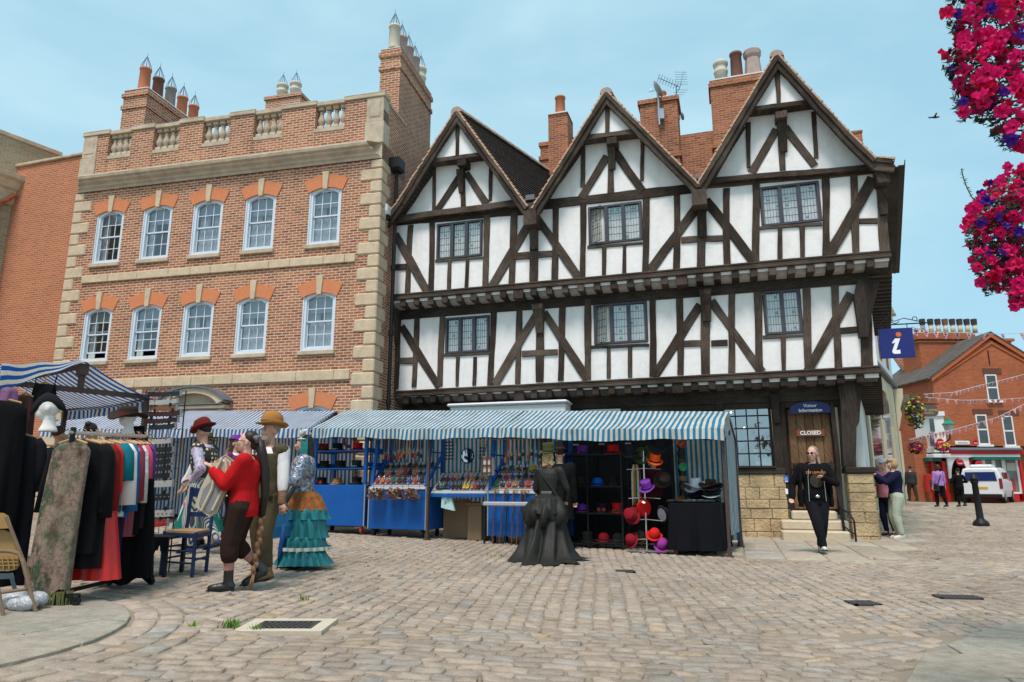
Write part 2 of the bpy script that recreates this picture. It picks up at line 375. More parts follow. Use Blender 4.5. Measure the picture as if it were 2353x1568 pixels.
def flags(name, kind, yaw, org, nx, ny, w, l, test, lift=0, jl=.25):
 T = Stones(); ca, sa = math.cos(rad(yaw)), math.sin(rad(yaw))
 for i in range(-nx, nx):
  v = -ny * l + R.uniform(0, l)
  while v < ny * l:
   L = l * R.uniform(1 - jl, 1 + jl); q = []
   for a, b in ((0, 0), (1, 0), (1, 1), (0, 1)):
    u_, v_ = i * w + a * w, v + b * L; q.append((org[0] + u_ * ca - v_ * sa, org[1] + u_ * sa + v_ * ca))
   c = [sum(p[k] for p in q) / 4 for k in (0, 1)]
   if test(*c): T.add(q, kind, crown=.001, gap=.006, rnd=.06, h=.016 + lift, tilt=.0012)
   v += L
 return T.obj(name)
flags('pavement', 'slab', -17.5, PAV[3], 24, 30, .62, .85, lambda x, y: inpoly((x, y), PAV))
def apron(name, poly, yaw, org, w, l, kind):
 "flagstones cut to an outline"
 T = Stones(); import bmesh
 bm = bmesh.new(); f = bm.faces.new([bm.verts.new((p[0], p[1], 0)) for p in poly]); ca, sa = math.cos(rad(yaw)), math.sin(rad(yaw))
 for i in range(-14, 14):
  bmesh.ops.bisect_plane(bm, geom=bm.verts[:] + bm.edges[:] + bm.faces[:], plane_co=(org[0] + i * w * -sa, org[1] + i * w * ca, 0), plane_no=(-sa, ca, 0))
 for i in range(-14, 14):
  bmesh.ops.bisect_plane(bm, geom=bm.verts[:] + bm.edges[:] + [q for q in bm.faces if int(((q.calc_center_median().x - org[0]) * -sa + (q.calc_center_median().y - org[1]) * ca) // w) % 2 == i % 2], plane_co=(org[0] + (i + .3) * l * ca * .5, org[1] + (i + .3) * l * sa * .5, 0), plane_no=(ca, sa, 0)) if i % 2 == 0 else None
 mb = MB(); cols = []
 for q in bm.faces:
  c = q.calc_center_median(); z = R.uniform(0, .004); k = tone(kind); n0 = len(mb.v)
  rings = []
  for sh, zz in ((.012, -.03), (.016, .003), (.026, .008)):
   rings.append([(p.co.x + (c.x - p.co.x) * min(.5, sh / max(.05, (p.co - c).length)), p.co.y + (c.y - p.co.y) * min(.5, sh / max(.05, (p.co - c).length)), gz(p.co.x, p.co.y) + zz + z) for p in q.verts])
  mb.loft(rings); cols += [k] * (len(mb.v) - n0)
 o = mb.obj(name, M_SETT); a = o.data.attributes.new('tone', 'FLOAT_COLOR', 'POINT'); a.data.foreach_set('color', [x for c in cols for x in c]); bm.free()
 return tag(o, kind='structure')
apron('flagstone_apron', [(FLAG_L[0] + FLAG_L[2] * math.cos(a), FLAG_L[1] + FLAG_L[2] * math.sin(a)) for a in [2 * math.pi * k / 40 for k in range(40)]], -20, (-3.4, 4.9), .62, 1.5, 'grey')
apron('flagstone_path', [(p.x, p.y) for p in FLAG_R], -12, (FLAG_R[0].x, FLAG_R[0].y), .62, 1.6, 'grey')
def drain(p, w, d, label, frame=True, stone=False, deg=0):
 t = thing('drain_cover', label, 'drain cover', (p.x, p.y, p.z + .002), deg, 'drain covers in the cobbles')
 if stone:
  s = MB(); a, b = w * .69, d * .63
  for q in ((-w, -d, w, -b), (-w, b, w, d), (-w, -b, -a, b), (a, -b, w, b)): s.box((q[0], q[1], -.05), (q[2], q[3], .003))
  s.obj('stone_surround', plain('concrete_surround', (.50, .43, .33), .9, .15, 12, .4), t)
 a, b = w * .68, d * .62; f = MB()
 for q in ((-a, -b, a, -b + .025), (-a, b - .025, a, b), (-a, -b, -a + .03, b), (a - .03, -b, a, b)): f.box((q[0], q[1], -.03), (q[2], q[3], .002))
 f.obj('frame', M_DRAIN, t); g = MB(); n = 9
 for k in range(n):
  x = -a + .03 + (2 * a - .06) * (k + .5) / n; g.bar((x - a * .08, -b + .02, -.004), (x + a * .08, b - .02, -.004), .018, .012)
 for k in range(5):
  y = -b + (2 * b) * (k + .5) / 5; g.bar((-a + .02, y, -.006), (a - .02, y, -.006), .014, .012)
 g.box((-a + .01, -b + .01, -.03), (a - .01, b - .01, -.011)); g.obj('grating', M_DRAIN, t)
M_DRAIN = plain('cast_iron', (.055, .05, .048), .6, .25, 14, .3)
drain(DRAINS[0][0], .315, .24, 'large iron grating set in a pale square stone surround', stone=True)
drain(DRAINS[1][0], .19, .19, 'small square iron cover sunk in bare cobbles with no surround'); drain(DRAINS[2][0], .30, .16, 'long grey slotted drain near the right edge of the square', deg=-8); drain(DRAINS[3][0], .17, .17, 'faint small cover in the cobbles in front of the hat rack')
mb = MB()
for (x, y, n) in ((535, 1434, 60), (528, 1442, 30), (450, 1436, 26), (595, 1446, 22), (1150, 1277, 30), (1120, 1276, 14), (1455, 1282, 10), (880, 1270, 12), (700, 1375, 10), (1185, 1272, 20)):
 for k in range(n):
  p = gp(x + R.gauss(0, 9), y + R.gauss(0, 1.6)); h = R.uniform(.015, .05); a = R.uniform(0, 6.28); b = R.uniform(.01, .04)
  mb.add([(p.x - .006 * math.cos(a), p.y - .006 * math.sin(a), p.z - .01), (p.x + .006 * math.cos(a), p.y + .006 * math.sin(a), p.z - .01), (p.x + b * math.sin(a), p.y - b * math.cos(a), p.z + h)], [(0, 1, 2)])
tag(mb.obj('weeds', plain('weed_green', (.10, .20, .02), .7, .3, 20, 0)), 'tufts of green weed growing in the joints between cobbles', 'weeds', kind='stuff')
BH = Frame((-3.2, 17.2, 0), -13.5)
house = thing('brick_house', 'tall symmetrical brick town house with stone quoins, balustraded parapet and white sash windows', 'house', BH.O, -13.5)
BX0, BX1, TOP = -10.15, -.30, 9.72
WR = {'u': (7.44, 9.10, .0), 'l': (4.55, 6.14, .0)}
COLX = [(-9.30, -8.36), (-7.69, -6.72), (-6.02, -5.06), (-4.34, -3.40), (-2.38, -1.43)]
ops = [(a + .0, b, z0, z1) for z0, z1, _ in WR.values() for a, b in COLX] + [(-7.62, -6.62, 1.4, 3.28), (-5.98, -4.6, .2, 2.9), (-2.45, -1.42, 1.4, 3.16), (-9.3, -8.3, .3, 2.9)]
def wallgrid(mb, x0, x1, z0, z1, ops, y=0.0, depth=.16):
 xs = sorted({x0, x1, *[o[0] for o in ops], *[o[1] for o in ops]}); zs = sorted({z0, z1, *[o[2] for o in ops], *[o[3] for o in ops]})
 for i in range(len(xs) - 1):
  for k in range(len(zs) - 1):
   cx, cz = (xs[i] + xs[i + 1]) / 2, (zs[k] + zs[k + 1]) / 2
   if any(o[0] < cx < o[1] and o[2] < cz < o[3] for o in ops): continue
   mb.add([(xs[i], y, zs[k]), (xs[i + 1], y, zs[k]), (xs[i + 1], y, zs[k + 1]), (xs[i], y, zs[k + 1])], [(0, 1, 2, 3)])
 for a, b, c, d in ops:
  q = [(a, c), (b, c), (b, d), (a, d)]
  for i in range(4):
   p, r = q[i], q[(i + 1) % 4]; mb.add([(p[0], y, p[1]), (r[0], y, r[1]), (r[0], y + depth, r[1]), (p[0], y + depth, p[1])], [(3, 2, 1, 0)])
mb = MB(); wallgrid(mb, BX0, BX1, -.3, TOP, ops)
mb.add([(BX1, 0, -.3), (BX1, 9, -.3), (BX1, 9, 11.2), (BX1, 0, 11.2)], [(0, 1, 2, 3)]); mb.add([(BX0, 0, -.3), (BX0, 9, -.3), (BX0, 9, 11.2), (BX0, 0, 11.2)], [(3, 2, 1, 0)])
mb.add([(BX0, 9, -.3), (BX1, 9, -.3), (BX1, 9, 11.2), (BX0, 9, 11.2)], [(3, 2, 1, 0)])
mb.obj('wall', M_BRICK, house)
for side, xe in ((1, BX1), (-1, BX0)):                   # quoins
 q = MB(); z = -.2; k = 0
 while z < TOP - .1:
  h = min(.345, TOP - z); L, D = ((.58, .34) if k % 2 else (.30, .62)); j = R.uniform(-.012, .012)
  for gx in (0,):
   a, b = (xe - L + j, xe + .035) if side > 0 else (xe - .035, xe + L + j)
   q.bbox((a, -.035, z + .008), (b, (.34 if k % 2 else .55), z + h - .008), .03)
  z += h; k += 1
 q.obj('quoins', M_STONE, house)
for z0, z1, pr in ((6.87, 7.10, .05), (3.76, 4.02, .055)):
 s = MB(); x = BX0 + .62
 while x < BX1 - .62:
  L = min(R.uniform(.55, 1.1), BX1 - .62 - x); s.bbox((x + .003, -pr - R.uniform(0, .012), z0), (x + L - .003, .02, z1 + R.uniform(-.01, .005)), .014); x += L
 s.obj('string_course', M_STONE, house)
prof = [(.0, 9.74), (-.03, 9.74), (-.045, 9.80), (-.10, 9.84), (-.11, 9.90), (-.21, 9.95), (-.22, 10.0), (-.30, 10.03), (-.32, 10.11), (-.30, 10.14), (0, 10.19)]
c = MB()                                                 # cornice swept round front and both ends
rings = []
for cx, sx, mode in ((BX0, -1, 0), (BX0, -1, 1), (BX1, 1, 1), (BX1, 1, 0)):
 rings.append([(cx - y * -sx * 1.0 if True else 0, (y if mode else 1.6), z) for y, z in prof])
c.loft(rings, closed=True); c.obj('cornice', M_STONE2, house)
p = MB(); st = MB()                                      # parapet: brick piers, stone rails
gaps = [(-9.25, -8.42), (-7.66, -6.75), (-5.98, -5.06), (-4.30, -3.40), (-2.36, -1.45)]
p.box((BX0 + .02, .02, 10.1), (BX1 - .02, .34, 10.74))
edges = [BX0 + .5] + [g for gp_ in gaps for g in gp_] + [BX1 - .5]
for i in range(0, len(edges), 2): p.box((edges[i] - .001, .0, 10.2 if 0 < i else 10.2), (edges[i + 1] + .001, .34, 11.56))
p.box((BX1 - .36, .35, 10.1), (BX1 - .01, 1.6, 11.5)); p.obj('parapet', M_BRICK, house)
for a, b in gaps: st.bbox((a + .002, .0, 11.56), (b - .002, .30, 11.68), .01); st.bbox((a + .002, .0, 10.742), (b - .002, .33, 10.86), .01)
for i in range(0, len(edges), 2):
 a, b = edges[i] - (.5 if i == 0 else 0), edges[i + 1] + (.5 if i == len(edges) - 2 else 0)
 st.bbox((a - .04, -.05, 11.575), (b + .04, .36, 11.68), .012); st.bbox((a - .03, -.045, 11.682), (b + .03, .4, 11.72), .01)
for xe in (BX0, BX1 - .5): st.bbox((xe - .0, -.02, 10.84), (xe + .5, .36, 11.572), .012); st.bbox((xe - .03, -.04, 10.19), (xe + .53, .38, 10.838), .02); st.bbox((xe + .09, -.035, 10.98), (xe + .41, 0, 11.44), .01)
st.bbox((BX1 - .40, .402, 11.50), (BX1 + .02, 1.6, 11.60), .012)
st.obj('parapet_rail', M_STONE2, house)
bp = [(.085, 0), (.085, .10), (.055, .12), (.06, .15), (.10, .24), (.105, .30), (.07, .40), (.048, .50), (.055, .53), (.07, .545), (.05, .56), (.085, .60), (.085, .70)]
b0 = MB()
b0.lathe((0, 0, 0), bp[2:-2], 12)
for z0, z1 in ((0, .12), (.60, .70)): b0.bbox((-.085, -.085, z0), (.085, .085, z1), .008)
ob = None
for a, b in gaps:
 for k in range(4):
  x = a + (b - a) * (k + .5) / 4
  if ob is None: ob = b0.obj('baluster', M_STONE2, house, True); o = ob
  else: o = ob.copy(); COL.objects.link(o); o.parent = house
  o.location = (x, .16, 10.86)
def archpoly(x0, x1, z, rise, t, flare, n=10):
 lo = [(x0 + (x1 - x0) * k / n, z + rise * (1 - (2 * k / n - 1) ** 2)) for k in range(n + 1)]
 hi = [(x0 - flare + (x1 - x0 + 2 * flare) * k / n, z + t + rise * 1.15 * (1 - (2 * k / n - 1) ** 2)) for k in range(n + 1)]
 return lo, hi
def archwin(parent, x0, x1, z0, z1, kind, mats=(M_WHITEP, M_GLASS), head=True, sill=True, rise=.13):
 cx = (x0 + x1) / 2
 f = MB(); fw = .10
 f.box((x0, .035, z0), (x0 + fw, .15, z1)); f.box((x1 - fw, .035, z0), (x1, .15, z1)); f.box((x0 + fw, .035, z0), (x1 - fw, .15, z0 + .10))
 n = 10
 lo = [(x0 + fw + (x1 - x0 - 2 * fw) * k / n, z1 - .22 + rise * (1 - (2 * k / n - 1) ** 2)) for k in range(n + 1)]
 for k in range(n): f.prism([lo[k], lo[k + 1], (lo[k + 1][0], z1 + .02), (lo[k][0], z1 + .02)], .034, .15)
 f.box((x0 - .012, .008, z0 - .0), (x0 + .035, .045, z1)); f.box((x1 - .035, .008, z0), (x1 + .012, .045, z1))
 zi0, zi1 = z0 + .10, z1 - .09; mid = zi0 + (zi1 - zi0) * .5
 op = .16 if kind == 'open' else 0
 for (a, b, yy) in ((mid - .02, zi1, .085), (zi0 + op, mid + .02 + op * .5, .115)):
  f.box((x0 + fw, yy, a), (x1 - fw, yy + .03, a + .04)); f.box((x0 + fw, yy, b - .04), (x1 - fw, yy + .03, b))
  f.box((x0 + fw, yy, a), (x0 + fw + .03, yy + .029, b)); f.box((x1 - fw - .03, yy, a), (x1 - fw, yy + .029, b))
  for j in (1, 2): xx = x0 + fw + (x1 - x0 - 2 * fw) * j / 3; f.box((xx - .010, yy + .003, a), (xx + .010, yy + .026, b))
  zz = (a + b) / 2; f.box((x0 + fw, yy + .004, zz - .010), (x1 - fw, yy + .027, zz + .010))
 w = f.obj('window', mats[0], parent)
 g = MB(); g.add([(x0 + fw, .10, mid), (x1 - fw, .10, mid), (x1 - fw, .10, z1), (x0 + fw, .10, z1)], [(0, 1, 2, 3)]); g.add([(x0 + fw, .13, zi0 + op), (x1 - fw, .13, zi0 + op), (x1 - fw, .13, mid), (x0 + fw, .13, mid)], [(0, 1, 2, 3)]); g.obj('pane', mats[1], w)
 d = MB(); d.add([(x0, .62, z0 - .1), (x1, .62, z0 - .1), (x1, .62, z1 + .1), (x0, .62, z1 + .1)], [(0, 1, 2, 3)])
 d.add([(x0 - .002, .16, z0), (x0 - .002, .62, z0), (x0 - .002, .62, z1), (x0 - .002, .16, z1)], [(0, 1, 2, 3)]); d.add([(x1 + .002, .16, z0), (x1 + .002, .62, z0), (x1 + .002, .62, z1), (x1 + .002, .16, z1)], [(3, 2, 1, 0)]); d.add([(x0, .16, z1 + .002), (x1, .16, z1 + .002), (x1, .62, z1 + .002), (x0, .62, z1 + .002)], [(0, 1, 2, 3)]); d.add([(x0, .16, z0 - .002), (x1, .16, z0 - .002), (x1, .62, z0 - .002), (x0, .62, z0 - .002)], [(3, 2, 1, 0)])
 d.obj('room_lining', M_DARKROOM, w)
 def curt(a, b, za, zb, y=.2, name='curtain'):
  c = MB(); n = max(6, int((b - a) * 60)); ph = R.random() * 6
  rows = []
  for zz in (za, (za + zb) / 2, zb): rows.append([(a + (b - a) * k / n, y + .018 * math.sin(k * 1.3 + ph) + .012 * math.sin(k * .5 + ph * 2), zz) for k in range(n + 1)])
  c.loft(rows, cap=False, closed=False); c.obj(name, M_CURT, w, True)
 if kind in ('side', 'open'): curt(x0 + fw - .02, x0 + fw + .22, z0, z1); curt(x1 - .2, x1 - fw + .03, z1 - .5, z1, .3)
 else: curt(x0 + .06, x1 - .06, z0, mid, .19); curt(x0 + .06, x0 + .40, mid, z1 - .3, .24); curt(x1 - .40, x1 - .06, mid + .05, z1 - .3, .24)
 if kind in ('blind', 'open') or R.random() < .6: b = MB(); b.box((x0 + .06, .17, z1 - R.uniform(.42, .62)), (x1 - .06, .175, z1)); b.obj('blind', plain('blind_grey', (.52, .52, .54), .9, .05), w)
 if sill: s = MB(); s.bbox((x0 - .05, -.07, z0 - .11), (x1 + .05, .10, z0 + .005), .015); s.obj('sill', M_STONE2, w)
 if head:
  lo, hi = archpoly(x0 - .03, x1 + .03, z1 - .16, rise, .34, .15); a = MB()
  a.loft([[(x, -.022, z) for x, z in lo + hi[::-1]], [(x, .06, z) for x, z in lo + hi[::-1]]]); ar = a.obj('brick_arch', M_RUB, parent)
  k = MB(); k.loft([[(cx - .06, y, z1 - .09), (cx + .06, y, z1 - .09), (cx + .095, y, z1 + .42), (cx - .095, y, z1 + .42)] for y in (-.06, .05)]); k.obj('keystone', M_STONE, ar)
 return w
kinds = ['side', 'side', 'blind', 'blind', 'blind', 'open', 'open', 'blind', 'blind', 'blind']
for i, (rr, (a, b)) in enumerate([(r, cx) for r in ('u', 'l') for cx in COLX]): archwin(house, a, b, WR[rr][0], WR[rr][1], kinds[i])
archwin(house, -7.62, -6.62, 1.4, 3.28, 'blind'); archwin(house, -2.45, -1.42, 1.4, 3.16, 'blind')
d = MB()                                                 # door cases with curved pediments
for cx, hw in ((-5.28, .95), (-8.78, .72)):
 seg = lambda r, z: [(cx + r * math.sin(a), z + r * .52 * math.cos(a)) for a in [-1.25 + 2.5 * k / 14 for k in range(15)]]
 o, i_ = seg(hw * 1.08, 3.12), seg(hw * .86, 3.09)
 d.loft([[(x, y, z) for x, z in o + i_[::-1]] for y in (-.30, .02)]); d.loft([[(x, y, z) for x, z in i_] for y in (-.06, .03)])
 d.bbox((cx - hw * 1.02, -.26, 3.10), (cx + hw * 1.02, .02, 3.20), .02); d.bbox((cx - hw * .8, -.08, 2.8), (cx + hw * .8, .02, 3.098), .01)
 for sx in (-1, 1): d.bbox((cx + sx * hw * .86 - .09, -.2, 2.75), (cx + sx * hw * .86 + .09, .02, 3.098), .02); d.bbox((cx + sx * hw * .86 - .12, -.1, .1), (cx + sx * hw * .86 + .12, .02, 2.748), .02)
d.obj('door_case', M_STONE, house)
d = MB()
for cx, hw in ((-5.28, .95), (-8.78, .72)):
 seg = lambda r, z, e: [(cx + r * math.sin(a), z + r * .52 * math.cos(a)) for a in [-1.25 + 2.5 * k / 14 for k in range(15)]]
 o, i_ = seg(hw * 1.17, 3.13, 0), seg(hw * 1.085, 3.125, 0); d.loft([[(x, y, z) for x, z in o + i_[::-1]] for y in (-.36, .02)])
 d.bbox((cx - hw * .98, -.3, 3.202), (cx + hw * .98, -.05, 3.235), .01)
d.obj('lead_hood', M_LEAD, house)
def text(body, size, mat, parent=None, loc=(0, 0, 0), rot=(math.pi / 2, 0, 0), ext=.004, align='CENTER', name='lettering', shear=0, bold=0):
 cu = bpy.data.curves.new(name, 'FONT'); cu.body = body; cu.size = size; cu.extrude = ext; cu.align_x = align; cu.align_y = 'CENTER'; cu.shear = shear; cu.offset = bold; cu.resolution_u = 3
 o = bpy.data.objects.new(name, cu); COL.objects.link(o)
 dg = bpy.context.evaluated_depsgraph_get(); me = bpy.data.meshes.new_from_object(o.evaluated_get(dg)); bpy.data.objects.remove(o); bpy.data.curves.remove(cu)
 me.name = name; me.materials.clear(); me.materials.append(mat); o = bpy.data.objects.new(name, me); COL.objects.link(o)
 if parent: o.parent = parent
 o.location = loc; o.rotation_euler = rot; return o
text('7', .2, plain('gilt', (.5, .32, .12), .5), house, (-5.28, -.085, 2.93), name='house_number')
r = MB()                                                 # roof behind the parapet
r.add([(BX0 + .3, .9, 10.6), (BX1 - .4, .9, 10.6), (BX1 - .4, 5, 12.6), (BX0 + .3, 5, 12.6)], [(0, 1, 2, 3)]); r.add([(BX0 + .3, 9, 10.6), (BX1 - .4, 9, 10.6), (BX1 - .4, 5, 12.6), (BX0 + .3, 5, 12.6)], [(3, 2, 1, 0)])
r.add([(BX0, .3, 10.75), (BX1, .3, 10.75), (BX1, .9, 10.6), (BX0, .9, 10.6)], [(0, 1, 2, 3)])
r.obj('roof', bricks('roof_tile_pink', (.30, .17, .13), (.22, .12, .09), (.05, .03, .03), .2, .12, .01, plane='xz'), house)
M_CAGE = plain('wire_cage', (.10, .15, .22), .5, .05, 5, 0)
def pot(parent, x, y, z, r, h, mat, cage=True, rim=True, kind=0):
 m = MB()
 if kind == 0: pr = [(r * 1.08, 0), (r * 1.02, h * .1), (r * .92, h * .9), (r * 1.06, h * .93), (r * 1.06, h), (r * .8, h), (r * .78, h - .1)]
 elif kind == 1: pr = [(r, 0), (r, h * .45), (r * 1.12, h * .5), (r * 1.15, h * .56), (r * 1.0, h * .6), (r, h * .78), (r * 1.2, h * .84), (r * 1.2, h * .95), (r * 1.05, h), (r * .8, h), (r * .8, h - .1)]
 else: pr = [(r * 1.1, 0), (r * .85, h * .7), (r * .95, h * .74), (r * 1.05, h * .80), (r * 1.1, h * .95), (r * .9, h), (r * .7, h), (r * .7, h - .1)]
 m.lathe((0, 0, 0), pr, 8 if kind == 2 else 16); o = m.obj('chimney_pot', mat, parent, kind != 2, (x, y, z));
 if cage:
  c = MB()
  for k in range(8):
   a = 2 * math.pi * k / 8; c.tube([(r * .95 * math.cos(a), r * .95 * math.sin(a), h - .02), (r * .85 * math.cos(a), r * .85 * math.sin(a), h + .12), (0, 0, h + .48)], .0075, 4)
  c.tube([(0, 0, h + .44), (0, 0, h + .60)], .006, 4); c.obj('wire_guard', M_CAGE, o)
 return o
M_TERRA = plain('terracotta', (.50, .17, .085), .85, .12, 8); M_TERRAD = plain('sooty_terracotta', (.17, .075, .05), .85, .25, 6); M_CREAMPOT = plain('cream_pot', (.56, .50, .40), .8, .14, 6); M_GREYPOT = plain('grey_pot', (.28, .25, .23), .85, .25, 5); M_PINKPOT = plain('pinkish_pot', (.40, .30, .26), .85, .2, 5)
def stack(parent, x0, x1, y0, y1, z0, z1, mat=M_BRICK3, bands=((.12, .05), (.55, .04)), cap=True):
 m = MB(); m.box((x0, y0, z0), (x1, y1, z1))
 for dz, pr in bands: m.box((x0 - pr, y0 - pr, z1 - dz - .14), (x1 + pr, y1 + pr, z1 - dz - .003))
 o = m.obj('chimney_stack', mat, parent)
 if cap:
  c = MB(); c.loft([[(x0 - .01, y0 - .01, z1), (x1 + .01, y0 - .01, z1), (x1 + .01, y1 + .01, z1), (x0 - .01, y1 + .01, z1)], [(x0 + .08, y0 + .08, z1 + .1), (x1 - .08, y0 + .08, z1 + .1), (x1 - .08, y1 - .08, z1 + .1), (x0 + .08, y1 - .08, z1 + .1)]]); c.obj('mortar_cap', plain('mortar_flaunching', (.42, .38, .34), .9), o)
 return o
s1 = stack(house, -.93, -.305, 1.0, 3.6, 9, 13.75, M_BRICK)
for k, m in enumerate((M_CREAMPOT, M_PINKPOT, M_PINKPOT, M_PINKPOT, M_CREAMPOT)): pot(s1, -.62, 1.22 + k * .54, 13.82, .17, .82, m, kind=(1 if k == 4 else 0))
s2 = stack(house, -10.1, -9.2, 1.2, 4.4, 9, 13.85, M_BRICK)
for k, m in enumerate((M_TERRA, M_TERRAD, M_GREYPOT, M_TERRA, M_TERRA)): pot(s2, -9.65, 1.5 + k * .60, 13.9, .18, .88, m)
a, b = BH.p(647, 236, 6.6), BH.p(677, 236, 6.6); s3 = stack(house, a[0] - .45, b[0] + .5, 6.2, 7.0, 10, a[1] + .05, M_BRICK, bands=((.0, .06),))
for q in (a, b): pot(s3, q[0], 6.6, a[1] + .1, .2, .68, M_CREAMPOT, kind=1)
h = MB(); x = BX1 + .11                                  # rain hopper and downpipe
h.loft([[(x - .06, .52, 9.62), (x + .16, .52, 9.62), (x + .16, .80, 9.62), (x - .06, .80, 9.62)], [(x - .1, .46, 9.7), (x + .2, .46, 9.7), (x + .2, .86, 9.7), (x - .1, .86, 9.7)], [(x - .1, .46, 9.98), (x + .2, .46, 9.98), (x + .2, .86, 9.98), (x - .1, .86, 9.98)]])
h.tube([(x + .05, .66, 9.65), (x + .05, .66, 4.2), (x + .05, .66, 0)], .055, 8)
for z in (8.6, 6.8, 5, 3.2): h.tube([(x + .05, .66, z), (x + .05, .66, z + .12)], .075, 8)
h.obj('downpipe', M_BLACKM, house)
al = thing('alarm_box', 'white and black burglar alarm box on the shaded side wall of the brick house', 'alarm box', BH.wld(BX1 + .02, .40, 8.35), -13.5)
m = MB(); m.loft([[(0, a * sc, b * sc) for a, b in ((-.14, .22), (.14, .22), (.15, 0), (.06, -.2), (-.06, -.2), (-.15, 0))] for sc in (1,)] + [[(.07, a * .8, b * .85) for a, b in ((-.14, .22), (.14, .22), (.15, 0), (.06, -.2), (-.06, -.2), (-.15, 0))]]); m.obj('casing', plain('alarm_white', (.75, .76, .76), .5), al)
m = MB(); m.loft([[(.02, a, b) for a, b in ((.10, -.08), (.07, -.24), (-.07, -.24), (-.10, -.08))], [(.085, a, b) for a, b in ((.08, -.08), (.05, -.2), (-.05, -.2), (-.08, -.08))]]); m.obj('lamp_base', M_BLACKM, al)
RW = Frame(BH.wld(BX0, .35), -17.5)
wing = thing('brick_wing', 'plain windowless red brick wall with a stone coping, left of the town house', 'building', RW.O, -17.5)
m = MB(); m.box((-9, 0, -.3), (-.02, 6, 11.2)); m.obj('wall', M_BRICK2, wing)
m = MB(); m.bbox((-9, -.07, 11.203), (.06, .4, 11.30), .02); m.bbox((-.36, .403, 11.203), (.06, 6, 11.30), .02); m.obj('coping', M_STONE2, wing)
PB = RW.wld(RW.p(37, 402)[0], -.02); BF = Frame((PB.x, PB.y, 0), 58)
buff = thing('buff_building', 'buff brick building with a heavy stone cornice at the far left edge', 'building', BF.O, 58)
m = MB(); m.box((-9, 0, -.3), (1.15, 5, 12.1)); m.obj('wall', M_BUFF, buff)
m = MB(); m.loft([[(x, -y, z) for y, z in ((0, 9.9), (.08, 9.92), (.12, 10.35), (.2, 10.4), (.3, 10.6), (.42, 10.68), (.44, 10.82), (0, 10.95))] for x in (-9, .3)]); m.obj('cornice', M_STONE, buff)
m = MB(); m.bbox((-9, -.06, 12.103), (1.25, .5, 12.25), .02); m.obj('coping', M_STONE2, buff)
m = MB(); m.tube([(-.02, -.25, 10.2), (-.22, -.20, 9.95), (-.42, -.16, 9.8), (-.42, -.16, 0)], .075, 8)
for z in (9.7, 7.4, 5): m.tube([(-.42, -.16, z), (-.42, -.16, z + .14)], .10, 8)
m.obj('downpipe', plain('orange_pipe', (.42, .13, .055), .6, .15, 5), buff)
TH = Frame((6.5, 16, 0), -17.5)
th = thing('timber_house', 'large black and white half-timbered house with three gables and two jettied upper floors', 'house', TH.O, -17.5)
F2=[(900,525,894,710,13),(944,518,936,678,12),(909,540,985,675,17),(903,615,933,614,13),(994,511,991,673,12),(1119,496,1116,660,14),(1001,601,1111,593,6),(1034,601,1032,669,8),(1074,598,1072,666,8),(1182,490,1176,657,15),(1227,505,1227,654,19),(1184,590,1270,584,15),(1237,505,1331,640,18),(1278,478,1275,645,14),(1341,472,1339,638,13),(1485,458,1484,625,15),(1350,569,1477,560,7),(1389,569,1388,635,9),(1435,566,1435,630,9),(1606,470,1495,622,22),(1556,449,1555,619,15),(1611,455,1611,613,19),(1565,553,1603,550,15),(1621,549,1662,548,15),(1622,461,1732,601,22),(1669,434,1670,609,16),(1737,420,1737,601,17),(1897,404,1899,588,17),(1745,525,1889,516,9),(1792,525,1792,597,10),(1843,521,1844,594,12),(1961,402,1967,585,17),(2005,411,1904,590,26),(1974,509,2016,508,16),(2022,402,2033,581,23),(1223,503,1130,660,20)]
GB=[(999,385,997,484,8),(1064,382,1065,475,11),(1128,372,1127,462,7),(1059,404,1005,484,15),(1072,399,1119,469,15),(997,392,925,494,9),(1341,337,1339,431,9),(1404,317,1404,445,14),(1476,322,1476,416,9),(1395,360,1336,457,18),(1413,349,1477,440,18),(1339,343,1257,457,9),(1719,283,1720,387,10),(1793,260,1798,392,15),(1870,258,1875,365,11),(1784,298,1727,397,19),(1803,293,1872,382,19),(1710,293,1641,407,9),(1240,472,1593,434,23),(900,512,1215,484,17),(1620,428,2010,394,15)]
CO=[(982,371,1120,355,10),(1052,278,1051,360,9),(1331,319,1467,302,13),(1396,240,1396,306,9),(1710,255,1877,233,12),(1786,161,1789,242,10)]
TIE=[(906,503,1204,464,14),(1626,415,2007,384,15)]
F1=[(959,732,952,890,12),(923,751,1010,890,16),(919,830,950,829,13),(1017,727,1011,888,13),(1020,817,1128,812,6),(1053,821,1051,888,8),(1092,821,1090,886,8),(1194,713,1190,882,13),(1243,695,1240,878,18),(1200,814,1282,810,14),(1293,701,1289,875,14),(1351,689,1351,873,15),(1500,683,1501,866,15),(1358,798,1492,794,7),(1399,801,1399,870,9),(1448,799,1448,868,9),(1562,678,1564,862,16),(1619,666,1622,860,21),(1572,791,1611,790,15),(1634,789,1672,788,15),(1682,669,1681,857,16),(1741,669,1745,854,18),(1852,654,1858,853,18),(1753,776,1846,772,8),(1800,777,1801,856,11),(1955,675,1856,853,23),(1918,651,1926,851,17),(1930,761,1974,758,15),(1986,660,1993,851,28),(1232,725,1137,884,18),(1251,719,1350,872,18),(1609,701,1503,866,21),(1635,692,1750,855,19),(1135,715,1127,886,14),(915,722,908,895,16)]
WIN=[(1002,515,1111,505,1108,590,1004,598),(1351,474,1477,465,1476,555,1352,563),(1745,429,1885,418,1887,511,1748,522),(1023,730,1127,725,1124,808,1023,815),(1364,698,1488,694,1489,788,1364,793),(1753,670,1842,664,1844,767,1756,771)]
BK = 0
